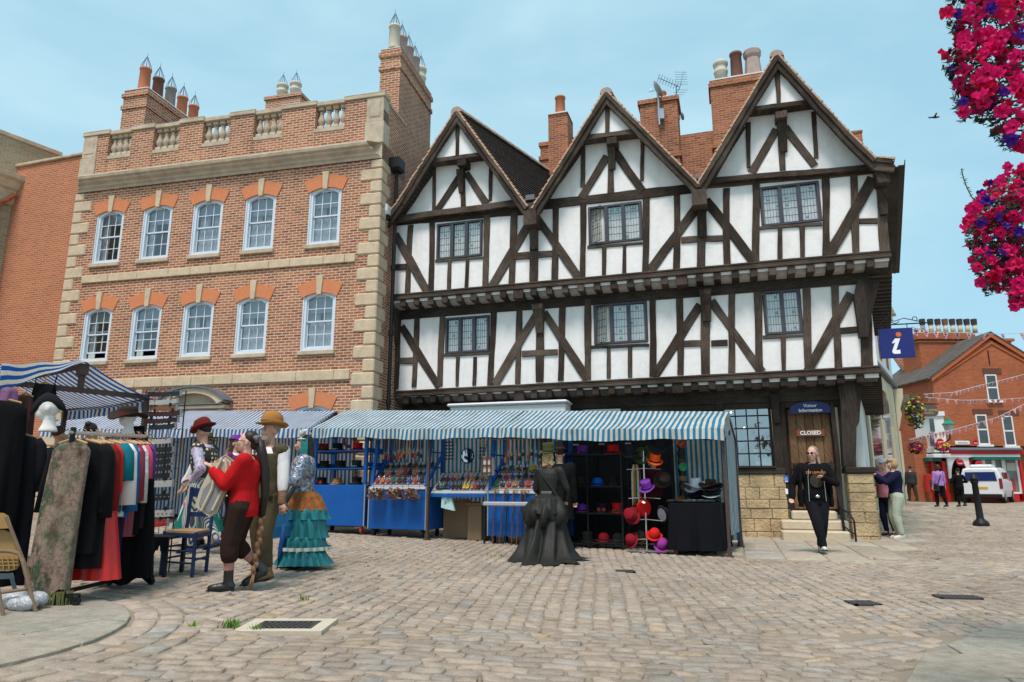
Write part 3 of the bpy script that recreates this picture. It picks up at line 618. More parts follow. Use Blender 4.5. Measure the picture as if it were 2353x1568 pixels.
def beam(mb, x0, z0, x1, z1, w, ly, proud=.03, back=.03, n=None, wob=.008, ext=0):
 "hewn timber lying in the wall, its edges not quite straight"
 global BK; BK += 1; proud += (BK % 17) * .0011
 a, b = Vector((x0, z0)), Vector((x1, z1)); d = b - a; L = d.length; d /= L; q = Vector((-d.y, d.x)); a -= d * ext; L += 2 * ext
 n = n or max(2, int(L / .28)); u0 = R.uniform(0, 40); v0 = R.randrange(60) + .5; o = len(mb.v); prof = []
 sl, sr = R.uniform(0, 9), R.uniform(0, 9)
 for k in range(n + 1):
  t = L * k / n; c = a + d * t; hl = w / 2 + wob * math.sin(t * 3 + sl) + R.uniform(-wob, wob) * .6; hr = w / 2 + wob * math.sin(t * 2.6 + sr) + R.uniform(-wob, wob) * .6; ch = min(.012, w * .12)
  for off, yy in ((-hl, back), (-hl, -proud + ch), (-hl + ch, -proud), (hr - ch, -proud), (hr, -proud + ch), (hr, back)):
   p = c + q * off; mb.v.append((p.x, ly + yy, p.y)); prof.append((u0 + t, v0 + off))
 def face(f):
  mb.uv[len(mb.f)] = [prof[i - o] for i in f]; mb.f.append(tuple(f)); mb.m.append(0)
 for k in range(n):
  for i in range(5): face((o + k * 6 + i, o + (k + 1) * 6 + i, o + (k + 1) * 6 + i + 1, o + k * 6 + i + 1))
 face([o + i for i in range(6)]); face([o + n * 6 + i for i in range(5, -1, -1)])
def pbeams(mb, L, ly, proud=.03, **k):
 for x0, y0, x1, y1, w in L:
  a = TH.p(x0, y0, ly); b = TH.p(x1, y1, ly); beam(mb, *a, *b, TH.w(w, (x0 + x1) / 2, (y0 + y1) / 2, ly), ly, proud, **k)
def hbeam(mb, x0, x1, z0, z1, y0, y1, za=None):
 "beam as a box with wood uv; runs along x, may slope to za at the far end"
 za = z0 if za is None else za; h = z1 - z0; u = R.uniform(0, 30); o = len(mb.v); n = max(2, int(abs(x1 - x0) / .5))
 pr = [(y1, 0), (y0 + .012, 0), (y0, .012), (y0, h - .012), (y0 + .012, h), (y1, h)]
 for k in range(n + 1):
  t = k / n; j = R.uniform(-.004, .004)
  for y, z in pr: mb.v.append((x0 + (x1 - x0) * t, y, z0 + (za - z0) * t + z + j))
 for k in range(n):
  for i in range(6):
   i2 = (i + 1) % 6; f = (o + k * 6 + i, o + k * 6 + i2, o + (k + 1) * 6 + i2, o + (k + 1) * 6 + i); mb.uv[len(mb.f)] = [(u + (x1 - x0) * k / n, i * .13), (u + (x1 - x0) * k / n, i * .13 + .12), (u + (x1 - x0) * (k + 1) / n, i * .13 + .12), (u + (x1 - x0) * (k + 1) / n, i * .13)]
   mb.f.append(f); mb.m.append(0)
 for e in (0, n):
  f = tuple(o + e * 6 + i for i in (range(6) if e else range(5, -1, -1))); mb.uv[len(mb.f)] = [(u + i * .03, i * .02) for i in range(6)]; mb.f.append(f); mb.m.append(0)
def wbox(mb, a, b):
 "small squared timber with wood uv"
 n0 = len(mb.f); mb.bbox(a, b, .012); u = R.uniform(0, 40); v = R.uniform(0, 40)
 for k in range(n0, len(mb.f)):
  mb.uv[k] = [(u + mb.v[i][1] + mb.v[i][2] * .7, v + mb.v[i][0] + mb.v[i][2] * .4) for i in mb.f[k]]
SD = Vector((.183, .983)); DEP = 8.0
XL, Y1, Y2 = -9.95, -.42, -.82
def plan(xr, y0, y1=DEP): return [(XL, y0), (xr, y0), (xr + SD.x * (y1 - y0), y1), (XL, y1)]
XR0, XR1, XR2 = 1.36, 1.74, 2.12
Z1, Z2, Z3 = 3.55, 6.06, 8.06
wr = []
for i, q in enumerate(WIN):
 ly = Y2 if i < 3 else Y1; ps = [TH.p(q[k], q[k + 1], ly) for k in (0, 2, 4, 6)]
 wr.append(((ps[0][0] + ps[3][0]) / 2, (ps[1][0] + ps[2][0]) / 2, (ps[2][1] + ps[3][1]) / 2, (ps[0][1] + ps[1][1]) / 2))
m = MB()
for y, xr, z0, z1, op in ((Y1, XR1, Z1 - .1, Z2 - .3, wr[3:]), (Y2, XR2, Z2 - .1, Z3 + .1, wr[:3])):
 wallgrid(m, XL, xr, z0, z1, op, y, .2)
 ex = xr + SD.x * (DEP - y); m.add([(xr, y, z0), (ex, DEP, z0), (ex, DEP, z1), (xr, y, z1)], [(0, 1, 2, 3)]); m.add([(XL, y, z0), (XL, DEP, z0), (XL, DEP, z1), (XL, y, z1)], [(3, 2, 1, 0)])
def gx(q): return [TH.p(x, y, Y2) for x, y in q]
GBL = [((893, 520), (1051, 268), (1212, 484)), ((1226, 486), (1393, 226), (1603, 436)), ((1610, 436), (1785, 142), (2026, 392))]
for (a, b, c) in GBL:
 A, B, C_ = gx((a, b, c)); zt_ = Z3 + .1; m.add([(A[0], Y2, zt_), (C_[0], Y2, zt_), (C_[0], Y2, max(zt_ + .01, C_[1])), (B[0], Y2, B[1]), (A[0], Y2, max(zt_ + .01, A[1]))], [(0, 1, 2, 3, 4)])
m.obj('wall_panels', M_PLASTER, th)
m = MB(); pbeams(m, F2, Y2); m.obj('upper_storey_timbers', M_OAK, th)
m = MB(); pbeams(m, F1, Y1); m.obj('first_storey_timbers', M_OAK, th)
m = MB(); pbeams(m, GB, Y2, .028); m.obj('gable_timbers', M_OAK, th)
m = MB(); tp = MB(); YC = Y2 - .30
CT = [((975, 372), (1051, 264), (1128, 355)), ((1322, 321), (1393, 222), (1476, 303)), ((1700, 257), (1785, 137), (1886, 234))]
for (a, b, c) in CT:
 A, B, C_ = [TH.p(*q, YC) for q in (a, b, c)]; tp.loft([[(A[0], y, A[1]), (C_[0], y, C_[1]), (B[0], y, B[1])] for y in (YC, Y2 + .05)])
tp.obj('gable_panels', M_PLASTER, th); pbeams(m, CO, YC, .03, back=.25)
pbeams(m, [TIE[0], TIE[1]], Y2 - .16, .0, back=.16); m.obj('collar_beams', M_OAK, th)
AP = [((1051, 259), (897, 504), (1209, 476)), ((1393.5, 216), (1229, 480), (1602, 427)), ((1785, 131), (1608, 427), (2007, 376))]
YB = Y2 - .40; m = MB(); RP = []
for i, (a, l, r) in enumerate(AP):
 A, L_, R_ = [Vector(TH.p(*q, YB)) for q in (a, l, r)]
 Lp = [A, L_] if i else [A, A.lerp(L_, .80), L_ + Vector((-.06, .02)), Vector(TH.p(866, 514, YB))]
 Rp = [A, R_] if i < 2 else [A, A.lerp(R_, .72), R_ + Vector((.0, .10)), Vector(TH.p(2050, 372, YB))]
 for P in (Lp, Rp):
  for k in range(len(P) - 1): beam(m, P[k].x, P[k].y - .16, P[k + 1].x, P[k + 1].y - .16, .19, YB, .03, back=.03, ext=.03); beam(m, P[k].x, P[k].y - .04, P[k + 1].x, P[k + 1].y - .04, .09, YB, .07, back=.03, ext=.03)
 RP.append((Lp, Rp))
m.obj('barge_boards', M_OAK, th)
M_VERGE = plain('verge_tile', (.52, .33, .22), .85, .25, 12, .3)
SK = [.32, .12, .18]
for i, (Lp, Rp) in enumerate(RP):
 m = MB(); vg = MB(); yb = [5.2, 6.0, 7.4][i]
 for P, sgn in ((Lp, -1), (Rp, 1)):
  for k in range(len(P) - 1):
   a, b = P[k], P[k + 1]; d = (b - a); nrm = Vector((-d.y, d.x)).normalized() * (-1 if sgn > 0 else 1)
   if nrm.y < 0: nrm = -nrm
   e = nrm * .09
   nc = max(2, int(d.length / .13)); sq = []
   for c in range(nc):
    p0 = a + d * (c / nc); p1 = a + d * ((c + 1) / nc); up = nrm * .035
    m.add([(p0.x + nrm.x * .045, YB - .02, p0.y + nrm.y * .045), (p1.x + nrm.x * .075, YB - .02, p1.y + nrm.y * .075), (p1.x + nrm.x * .075, yb, p1.y + nrm.y * .075), (p0.x + nrm.x * .045, yb, p0.y + nrm.y * .045),
     (p1.x + nrm.x * .045, YB - .02, p1.y + nrm.y * .045), (p1.x + nrm.x * .045, yb, p1.y + nrm.y * .045)], [(0, 1, 2, 3) if sgn > 0 else (3, 2, 1, 0), (1, 4, 5, 2) if sgn > 0 else (2, 5, 4, 1)])
    j = R.uniform(-.01, .02); dd = d / nc
    vg.loft([[(q.x, yy, q.y) for q in (p0 + nrm * .035, p1 + nrm * .035 + dd * .25, p1 + nrm * (.085 + j * .3) + dd * .25, p0 + nrm * .052)] for yy in (YB - .06 - j, YB - .012)])
   m.add([(a.x, YB, a.y), (b.x, YB, b.y), (b.x, yb, b.y), (a.x, yb, a.y)], [(3, 2, 1, 0) if sgn > 0 else (0, 1, 2, 3)])
 for q in (m, vg):
  for j_, v_ in enumerate(q.v): q.v[j_] = (v_[0] + (v_[1] - YB) * SK[i], v_[1], v_[2])
 rf = m.obj('roof', M_TILED, th); vg.obj('verge_tiles', M_VERGE, rf)
 rt = MB(); A = Lp[0]; y = YB - .05
 while y < yb:
  rt.loft([[(A.x + SK[i] * (yy - YB) + rr * math.cos(t), yy, A.y + .0 + rr * math.sin(t)) for t in [math.pi * k / 8 for k in range(9)]] for yy, rr in ((y, .16), (y + .36, .15))]); y += .37
 rt.obj('ridge_tiles', plain('ridge_clay', (.36, .27, .22), .85, .25, 8), rf)
 if i < 2:
  g = MB(); a = RP[i][1][-1]; b = RP[i + 1][0][-1]; g.box((a.x - .1, YB - .0, a.y + .18), (b.x + .1, yb, a.y + .22)); g.box((a.x + .0, YB - .05, a.y + .17), (b.x - .0, YB - .0, a.y + .30)); g.obj('valley_gutter', M_LEAD, th)
  g = MB(); g.loft([[(a.x - .15, y, a.y + .15), ((a.x + b.x) / 2, y, a.y - .14), (b.x + .15, y, b.y + .15)] for y in (YB - .01, Y2 + .02)]); wbox(g, ((a.x + b.x) / 2 - .17, YB - .08, a.y - .52), ((a.x + b.x) / 2 + .17, Y2 - .02, a.y - .13)); g.obj('valley_block', M_OAK, th)
rz = RP[2][1][-1]; m = MB(); L = 8.6
ex0, ex1 = XR2 - .05, rz.x + .12
for k in range(9):
 a, b = YB + L * k / 9, YB + L * (k + 1) / 9
 m.loft([[(ex0 + SD.x * (a - YB), a + .01, rz.y - .06 + dz), (ex1 + SD.x * (a - YB), a + .01, rz.y - .16 + dz), (ex1 + SD.x * (b - YB), b - .01, rz.y - .16 + dz), (ex0 + SD.x * (b - YB), b - .01, rz.y - .06 + dz)] for dz in (0, .03)])
m.obj('soffit_boards', M_OAKD, th)
m = MB(); m.loft([[(ex1 + SD.x * (y - YB) + a, y, rz.y - .14 + z) for a, z in ((-.02, 0), (.12, 0), (.14, .14), (.12, .14), (.10, .03), (-.02, .03))] for y in (YB - .02, YB + L)])
lz = RP[0][0][-1]; m.loft([[(lz.x + a, y, lz.y - .08 + z) for a, z in ((-.16, 0), (.02, 0), (.02, .14), (-.18, .14))] for y in (YB - .06, 3)]); m.obj('gutter', M_BLACKM, th)
m = MB(); a = TH.p(2022, 372, YB + .05); wbox(m, (a[0] - .1, YB + .05, a[1] - .5), (a[0] + .16, Y2 + .05, a[1] - .05)); wbox(m, (a[0] - .06, Y2 - .12, a[1] - 1.15), (a[0] + .1, Y2 - .03, a[1] - .5))
def bracket(m, x, z1, z0, w, y, dep):
 u = R.uniform(0, 30); n0 = len(m.f)
 m.loft([[(x - w / 2, y + .02, z1), (x + w / 2, y + .02, z1), (x + w / 2, y - dep, z1), (x - w / 2, y - dep, z1)], [(x - w * .46, y + .02, z1 - .1), (x + w * .46, y + .02, z1 - .1), (x + w * .46, y - dep, z1 - .12), (x - w * .46, y - dep, z1 - .12)],
   [(x - w * .42, y + .02, (z0 + z1) / 2), (x + w * .42, y + .02, (z0 + z1) / 2), (x + w * .4, y - dep * .62, (z0 + z1) / 2), (x - w * .4, y - dep * .62, (z0 + z1) / 2)], [(x - w * .34, y + .02, z0), (x + w * .34, y + .02, z0), (x + w * .32, y - dep * .35, z0), (x - w * .32, y - dep * .35, z0)]])
 for k in range(n0, len(m.f)): m.uv[k] = [(u + m.v[i][2], m.v[i][0] + m.v[i][1]) for i in m.f[k]]
for px_, pz, zb, w in ((1228, 500, 575, .26), (1609, 430, 548, .26), (893, 520, 612, .26)):
 x, z = TH.p(px_, pz, Y2); bracket(m, x, z, TH.p(px_, zb, Y2)[1], w, Y2, .26)
for px_, pz, zb, w in ((1241, 705, 767, .28), (1621, 672, 740, .28), (908, 716, 790, .36), (1062, 395, 445, .2), (1406, 335, 392, .22), (1795, 280, 352, .24)):
 yy = Y1 if pz > 600 else Y2; x, z = TH.p(px_, pz, yy); bracket(m, x, z, TH.p(px_, zb, yy)[1], w, yy, .3 if pz > 600 else .2)
for px_, pz in ((1062, 372), (1406, 322), (1795, 262)): x, z = TH.p(px_, pz, YC); wbox(m, (x - .13, YC - .06, z - .13), (x + .13, Y2 + .02, z + .05))
m.obj('brackets', M_OAK, th)
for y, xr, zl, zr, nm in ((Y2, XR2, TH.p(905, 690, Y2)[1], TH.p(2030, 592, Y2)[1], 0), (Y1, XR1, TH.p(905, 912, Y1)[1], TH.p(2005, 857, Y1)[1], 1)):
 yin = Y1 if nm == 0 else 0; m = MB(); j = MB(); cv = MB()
 hbeam(m, XL, xr + .04, zl - .02, zl + .045, y - .085, y + .1, zr - .02); hbeam(m, XL, xr + .02, zl + .047, zl + .10, y - .06, y + .1, zr + .047); hbeam(m, XL, xr + .03, zl + .102, zl + .15, y - .075, y + .1, zr + .102)
 m.obj('bressumer', M_OAK, th)
 n = 29
 for k in range(n):
  x = XL + .12 + (xr - XL - .3) * (k + .5) / n; zz = zl + (zr - zl) * (x - XL) / (xr - XL); big = (k in (8, 18)); w = .13 if big else .082
  wbox(j, (x - w, y - .035 - R.uniform(0, .03), zz - .21 - (.05 if big else 0)), (x + w, yin + .2, zz - .028))
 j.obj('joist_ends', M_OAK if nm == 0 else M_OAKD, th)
 for k in range(7): pass
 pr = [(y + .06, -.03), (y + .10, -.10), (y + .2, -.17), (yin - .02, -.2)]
 cv.loft([[(x, yy, zz + z) for yy, z in pr] for x, zz in ((XL, zl), (xr, zr))], cap=False, closed=False); cv.obj('jetty_coving', plain('shaded_plaster', (.45, .43, .41), .9) if nm == 0 else plain('deep_shade_plaster', (.13, .12, .115), .9), th)  # coving plaster darkened in its colour to stand for shade under the jetties
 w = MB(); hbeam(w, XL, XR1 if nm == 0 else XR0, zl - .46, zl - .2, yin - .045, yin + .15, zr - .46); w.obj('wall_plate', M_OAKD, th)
 u = MB()                                            # underside of the jetty along the right flank, ribbed with joists
 xi = XR1 if nm == 0 else XR0
 for k in range(20):
  yy = y + .2 + k * .38; sx = SD.x * (yy - y); wbox(u, (xi - .1 + sx, yy, zl + (zr - zl) - .24), (xr + .05 + sx, yy + .2, zr - .03))
 u.loft([[(xr - .08 + SD.x * (yy - y), yy, zr - .02), (xr + .05 + SD.x * (yy - y), yy, zr - .02), (xr + .05 + SD.x * (yy - y), yy, zr + .15), (xr - .08 + SD.x * (yy - y), yy, zr + .15)] for yy in (y + .1, DEP)]); u.add([(xi, y + .2, zr - .025), (xr, y + .2, zr - .025), (xr + 1.5, DEP, zr - .025), (xi + 1.5, DEP, zr - .025)], [(3, 2, 1, 0)])
 u.obj('flank_joists', M_OAKD, th)
m = MB()
for (pts, ly, dp) in ((((1968, 648), (2020, 648), (2006, 700), (1996, 745), (1992, 778), (1972, 778), (1966, 730), (1960, 690)), Y1, .24), (((1921, 880), (1978, 880), (1973, 930), (1970, 972), (1964, 985), (1962, 1074), (1935, 1074), (1930, 985), (1928, 930)), 0, .34)):
 P = [TH.p(*q, ly) for q in pts]; n0 = len(m.f); m.prism(P, ly - dp * .8, ly + .12)
 for k in range(n0, len(m.f)): m.uv[k] = [(m.v[i][2] * 1.0, m.v[i][0] + m.v[i][1]) for i in m.f[k]]
m.obj('corner_post', M_OAKD, th)
M_LEADC = plain('lead_came', (.02, .022, .024), .6, 0, 5, 0); M_ROND = plain('green_roundel', (.12, .36, .28), .2, .2, 20, 0, spec=.6)
M_QUARRY = {}
def leaded(x0, x1, z0, z1, ly, nl, opened):
 f = MB(); fw = .05; f.box((x0, ly - .045, z0), (x1, ly + .05, z0 + fw)); f.box((x0, ly - .045, z1 - fw), (x1, ly + .05, z1))
 W = (x1 - x0 - fw) / nl
 for k in range(nl + 1): xx = x0 + k * W; f.box((xx - (.02 if 0 < k < nl else 0), ly - .05, z0 + fw), (xx + fw + (.02 if 0 < k < nl else 0), ly + .05, z1 - fw))
 w = f.obj('window', M_SLATE, th); rnd = []
 for k in range(nl):
  a, b = x0 + k * W + fw + .02, x0 + (k + 1) * W - .02; c, d = z0 + fw, z1 - fw
  op = opened and k == 0; cm = MB(); gl = MB(); ro = MB()
  for i in range(6): zz = c + (d - c) * i / 5; cm.box((a, ly + .008, zz - .0045), (b, ly + .02, zz + .0045))
  for i in range(6): xx = a + (b - a) * i / 5; cm.box((xx - .0032, ly + .0095, c), (xx + .0032, ly + .019, d))
  for i in range(5):
   for jx in range(5):   # each quarry tilts a little, so it mirrors its own bit of sky
    p = [(a + (b - a) * (jx + u) / 5, ly + .014 + R.uniform(-.0012, .0012), c + (d - c) * (i + v) / 5) for u, v in ((0, 0), (1, 0), (1, 1), (0, 1))]; gl.add(p, [(0, 1, 2, 3)])
  for _ in range(R.choice((2, 2, 3))):
   rx, rz_ = a + (b - a) * (R.randrange(5) + .5) / 5, c + (d - c) * (R.randrange(5) + .5) / 5; ro.loft([[(rx + r * math.cos(t), yy, rz_ + r * 1.15 * math.sin(t)) for t in [6.283 * q / 10 for q in range(10)]] for r, yy in ((.03, ly + .006), (.022, ly - .002), (.008, ly - .006))])
  parts = [('lead_lattice', cm, M_LEADC), ('pane', gl, M_GLASSD), ('glass_roundel', ro, M_ROND)]
  for nm, q, mt in parts:
   if op: q.xf(Matrix.Translation((a, ly, 0)) @ Matrix.Rotation(rad(-38), 4, 'Z') @ Matrix.Translation((-a, -ly, 0)))
   q.obj(nm, mt, w)
 d = MB(); d.box((x0, ly + .42, z0), (x1, ly + .44, z1)); d.box((x0, ly + .21, z1 - .001), (x1, ly + .42, z1 + .02)); d.box((x0, ly + .21, z0 - .02), (x1, ly + .42, z0)); d.obj('room_lining', M_DARKROOM, w)
 cu = MB(); n = 60; gaps_ = R.choice((0, 1))
 rows = [[(x0 + (x1 - x0) * k / n, ly + .09 + .016 * math.sin(k * 1.1) + .01 * math.sin(k * .43), zz) for k in range(n + 1)] for zz in (z0, z1)]
 cu.loft(rows, cap=False, closed=False); cu.obj('curtain', M_CURT, w, True)
for i, (a, b, c, d) in enumerate(wr): leaded(a + .02, b - .02, c + .01, d - .01, Y2 if i < 3 else Y1, 2 if i == 5 else 3, i in (1, 4))
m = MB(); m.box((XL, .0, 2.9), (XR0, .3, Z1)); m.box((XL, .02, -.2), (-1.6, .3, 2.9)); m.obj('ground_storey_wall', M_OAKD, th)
M_RUBBLE = bricks('squared_rubble', (.56, .40, .20), (.46, .36, .22), (.50, .39, .24), w=.40, h=.235, ms=.012, dark=.25, stain=.35, var2=(.62, .5, .36))
m = MB()
for x0, x1, y0 in ((-1.62, -.31, -.06), (.935, 1.44, -.28)):
 z = -.12; k = 0
 while z < 1.37:
  h = min(R.uniform(.19, .29), 1.39 - z); h = h if 1.39 - z - h > .08 else 1.39 - z; x = x0
  while x < x1 - .01:
   L = min(R.uniform(.24, .55), x1 - x); L = L if x1 - x - L > .12 else x1 - x; m.bbox((x + .004, y0 - R.uniform(0, .02), z + .004), (x + L - .004, .3, z + h - .004), .014); x += L
  z += h
n0 = len(m.v); z = -.12
while z < 1.37:                                          # pier's flank, following the lane
 h = min(.25, 1.39 - z); y = -.26
 while y < 1.4: L = R.uniform(.3, .5); m.bbox((1.0, y + .004, z + .004), (1.44 + R.uniform(0, .02), y + L - .004, z + h - .004), .014); y += L
 z += h
for i in range(n0, len(m.v)): v = m.v[i]; m.v[i] = (v[0] + SD.x * (v[1] + .28), v[1], v[2])
m.obj('stone_plinth', plain('rubble_stone', (.47, .35, .20), .95, .55, 2.6, .9, bs=18, bd=.04), th)
m = MB(); m.bbox((-1.62, -.10, 1.395), (-.30, .2, 1.53), .012); m.bbox((.90, -.34, 1.395), (1.50, .3, 1.53), .02); m.bbox((-1.58, -.14, 1.532), (-.5, .1, 1.56), .008); m.obj('oak_sill', M_OAKD, th)
m = MB(); beam(m, -.41, 1.53, -.41, 3.3, .20, .0, .05); beam(m, -.27, .62, -.27, 3.0, .10, .0, .06); beam(m, .80, .4, .80, 3.0, .09, .0, .06); beam(m, .96, 1.53, .96, 3.0, .12, .0, .04); hbeam(m, XL, XR0, 3.03, 3.16, -.05, .1); beam(m, -1.66, 1.5, -1.66, 3.1, .16, 0, .04); beam(m, -3.9, 0, -3.9, 3.1, .2, 0, .05); beam(m, -5.2, 0, -5.2, 3.1, .16, 0, .05); bracket(m, -.41, 3.2, 2.55, .2, -.04, .14); m.obj('ground_storey_timbers', M_OAKD, th)
def lattice(x0, x1, z0, z1, nx, nz, y=.06):
 f = MB()
 for k in range(nx + 1): xx = x0 + (x1 - x0) * k / nx; f.box((xx - .014, y - .03, z0), (xx + .014, y + .02, z1))
 for k in range(nz + 1): zz = z0 + (z1 - z0) * k / nz; f.box((x0, y - .031, zz - .014), (x1, y + .021, zz + .014))
 w = f.obj('window', M_BLACKM, th); g = MB()
 for i in range(nx):
  for k in range(nz):
   g.add([(x0 + (x1 - x0) * (i + u) / nx, y + R.uniform(-.002, .002), z0 + (z1 - z0) * (k + v) / nz) for u, v in ((0, 0), (1, 0), (1, 1), (0, 1))], [(0, 1, 2, 3)])
 g.obj('pane', glass('shop_glass', (.6, .62, .66), .42, .03, .2), w); return w
w = lattice(-1.56, -.56, 1.57, 3.03, 4, 5)
m = MB(); m.box((-1.6, 1.6, 1.3), (-.5, 1.62, 3.1)); m.box((-1.6, .3, 1.3), (-1.58, 1.6, 3.1)); m.box((-.52, .3, 1.3), (-.5, 1.6, 3.1)); m.box((-1.6, .3, 3.06), (-.5, 1.6, 3.1)); m.obj('room_lining', plain('dim_room', (.10, .10, .115), .9), w)
m = MB(); m.box((-.93, .10, 1.60), (-.83, .104, 1.80)); m.box((-.78, .10, 1.58), (-.58, .104, 1.84)); m.box((-.95, .10, 1.89), (-.86, .104, 2.02)); m.obj('window_notices', plain('paper', (.72, .74, .74), .8, .04, 5, 0), w)
m = MB(); m.loft([[(-.88 + .034 * math.cos(t), y, 1.72 + .034 * math.sin(t)) for t in [6.28 * k / 16 for k in range(16)]] + [] for y in (.0985, .0975)]); m.loft([[(-.88 + .022 * math.cos(t), y, 1.72 + .022 * math.sin(t)) for t in [6.28 * k / 16 for k in range(16)]] for y in (.0972, .097)], 1); m.obj('dog_symbol', [M_BLACKM, plain('paper', (0, 0, 0))], w)
em = NT('lamp_glow'); em.b.inputs['Emission Color'].default_value = (1, .75, .4, 1); em.b.inputs['Emission Strength'].default_value = 9; M_GLOW = em.fin()
m = MB()
for x, z in ((-1.47, 2.97), (-1.40, 2.88), (-1.12, 2.50)): m.ell((x, .5, z), (.022, .022, .022))
m.obj('ceiling_spotlights', M_GLOW, w)
w2 = lattice(-3.55, -1.95, 1.6, 3.0, 6, 5)
m = MB(); m.bbox((-8.3, -.62, 2.6), (-5.25, 0, 3.12), .02); m.bbox((-8.36, -.70, 3.122), (-5.2, 0, 3.2), .03); m.bbox((-8.25, -.55, .3), (-5.3, .01, 2.598), .02); m.bbox((-4.95, -.05, 2.4), (-3.98, .02, 3.0), .02); m.obj('shop_bay', plain('shop_white', (.66, .66, .66), .6, .05, 3), th)
m = MB()
for a, b, y, z0, z1 in ((-.26, .66, -.32, .40, .59), (-.50, .83, -.60, .20, .398), (-.52, .80, -.92, -.1, .198)): m.bbox((a, y, z0), (b, .2, z1), .03)
m.obj('steps', plain('step_stone', (.55, .46, .33), .9, .18, 5, .5, bs=18, bd=.02), th)
M_DOOR = timber('door_oak', (.055, .028, .014), (.16, .085, .042), (.36, .23, .13))
m = MB()
for k in range(5): x = -.16 + k * .18; hb = len(m.f); wbox(m, (x + .003, .12 + (k % 2) * .004, 1.62), (x + .177, .16, 2.86));
for k in range(5): x = -.16 + k * .18; wbox(m, (x + .003, .125 + (k % 2) * .004, .62), (x + .177, .16, 1.50))
wbox(m, (-.16, .10, 1.502), (.74, .16, 1.618)); dr = m.obj('door', M_DOOR, th)
m = MB(); m.bbox((-.13, .07, 1.32), (-.06, .10, 1.62), .01); m.tube([(-.095, .08, 1.55), (-.095, .03, 1.55), (.02, .03, 1.545)], .014, 6); m.obj('handle', M_BLACKM, dr)
m = MB(); m.box((-.24, .16, .5), (.84, .2, 3.0)); m.obj('door_recess', M_OAKD, th)
vs_ = thing('entrance_sign', 'dark blue arched sign above the oak door with white lettering', 'sign', TH.wld(.33, -.03, 2.86), -17.5)
m = MB(); pr = [(-.44, -.11), (.44, -.11), (.44, -.01)] + [(.44 * math.cos(t), -.01 + .17 * math.sin(t)) for t in [math.pi * k / 14 for k in range(1, 14)]] + [(-.44, -.01)]
m.prism(pr, -.02, .03); m.obj('board', plain('sign_navy', (.012, .02, .11), .4, .05), vs_)
MW = plain('sign_white', (.85, .86, .87), .5, 0, 5, 0)
text('Visitor', .105, MW, vs_, (0, -.024, .062)); text('Information', .105, MW, vs_, (0, -.024, -.045), bold=.001)
cl = thing('closed_sign', 'brown wooden sign reading closed hung on the oak door', 'sign', TH.wld(.30, .08, 2.31), -17.5)
m = MB(); m.bbox((-.30, -.03, -.075), (.30, .01, .075), .008); m.obj('board', plain('sign_brown', (.24, .075, .03), .5, .15, 12), cl); text('CLOSED', .12, MW, cl, (0, -.034, 0), bold=.004)
a = TH.p(1806, 1101); pl = thing('access_plaque', 'small blue wheelchair access plaque on the door post', 'sign', TH.wld(a[0], -.075, a[1]), -17.5)
m = MB(); m.bbox((-.05, -.012, -.075), (.05, .0, .075), .004); m.obj('plate', plain('plaque_blue', (.02, .10, .42), .4, 0), pl)
m = MB(); m.tube([(-.005, -.016, .05), (-.005, -.016, .02), (.02, -.016, .015), (.03, -.016, -.01)], .005, 5); m.tube([(-.01 + .022 * math.cos(t), -.016, -.005 + .022 * math.sin(t)) for t in [2 + k * .42 for k in range(10)]], .004, 5); m.box((-.03, -.016, -.05), (.03, -.013, -.04)); m.box((-.03, -.016, -.066), (.03, -.013, -.056)); m.obj('wheelchair_symbol', MW, pl)
m = MB(); a = TH.p(1807, 1130); m.bbox((a[0] - .03, -.10, a[1] - .06), (a[0] + .03, -.07, a[1] + .06), .01); m.obj('door_bell', MW, th)
hr = thing('handrail', 'black iron handrail rising beside the stone steps', 'handrail', TH.wld(.72, -.7, .2), -17.5)
m = MB(); m.tube([(0, 0, -.1), (-.02, .05, .5), (-.06, .25, 1.0), (-.08, .5, 1.45)], .03, 8); m.obj('post', M_BLACKM, hr); m = MB(); m.tube([(-.0, .05, .45), (.12, -.1, .36), (.17, -.22, .22), (.17, -.24, -.2)], .02, 8); m.tube([(0, .0, .1), (.1, -.12, 0), (.16, -.22, -.05)], .015, 6); m.obj('rail', M_BLACKM, hr)
m = MB()
for k in range(9):
 y = .35 + k * .62; sx = SD.x * y; m.bbox((XR0 - .2 + sx, y, 1.4), (XR0 + .0 + sx, y + .6, 3.3), .01)
m.obj('flank_boarding', plain('white_boards', (.74, .74, .72), .7, .08, 3), th)
y = 3.0
s = stack(th, -6.52, -5.87, y, y + .8, 8, 13.05, bands=((.0, .0),)); pot(s, -6.2, y + .4, 13.1, .17, .75, M_TERRA, cage=False)
stack(th, -7.02, -5.42, y + .85, y + 1.8, 8, 12.55, bands=((.0, .05), (.5, .05)), cap=False)
m = MB(); m.box((-7.5, y + .87, 7), (-5.2, y + 1.7, 11.5)); m.obj('rear_wall', M_BRICK3, th)
s = stack(th, -3.55, -2.40, y, y + .95, 8, 13.0, bands=((.0, .06), (1.9, .05))); pot(s, -2.9, y + .6, 13.05, .13, .5, M_TERRA, cage=False, kind=1)
s = stack(th, -1.40, .35, y, y + .9, 8, 13.3, bands=((.1, .05), (2.1, .05)))
pot(s, -1.05, y + .4, 13.35, .19, .78, M_CREAMPOT, cage=False, kind=1); pot(s, -.58, y + .4, 13.35, .18, .98, M_TERRAD, cage=False); pot(s, -.10, y + .4, 13.35, .25, .98, M_PINKPOT, cage=False, kind=2)
m = MB(); m.box((-2.6, y + .2, 7), (1.2, y + .9, 11.75)); m.box((-2.5, y + 1.2, 7), (-1.2, y + 1.9, 12.25)); m.obj('rear_wall', M_BRICK3, th)
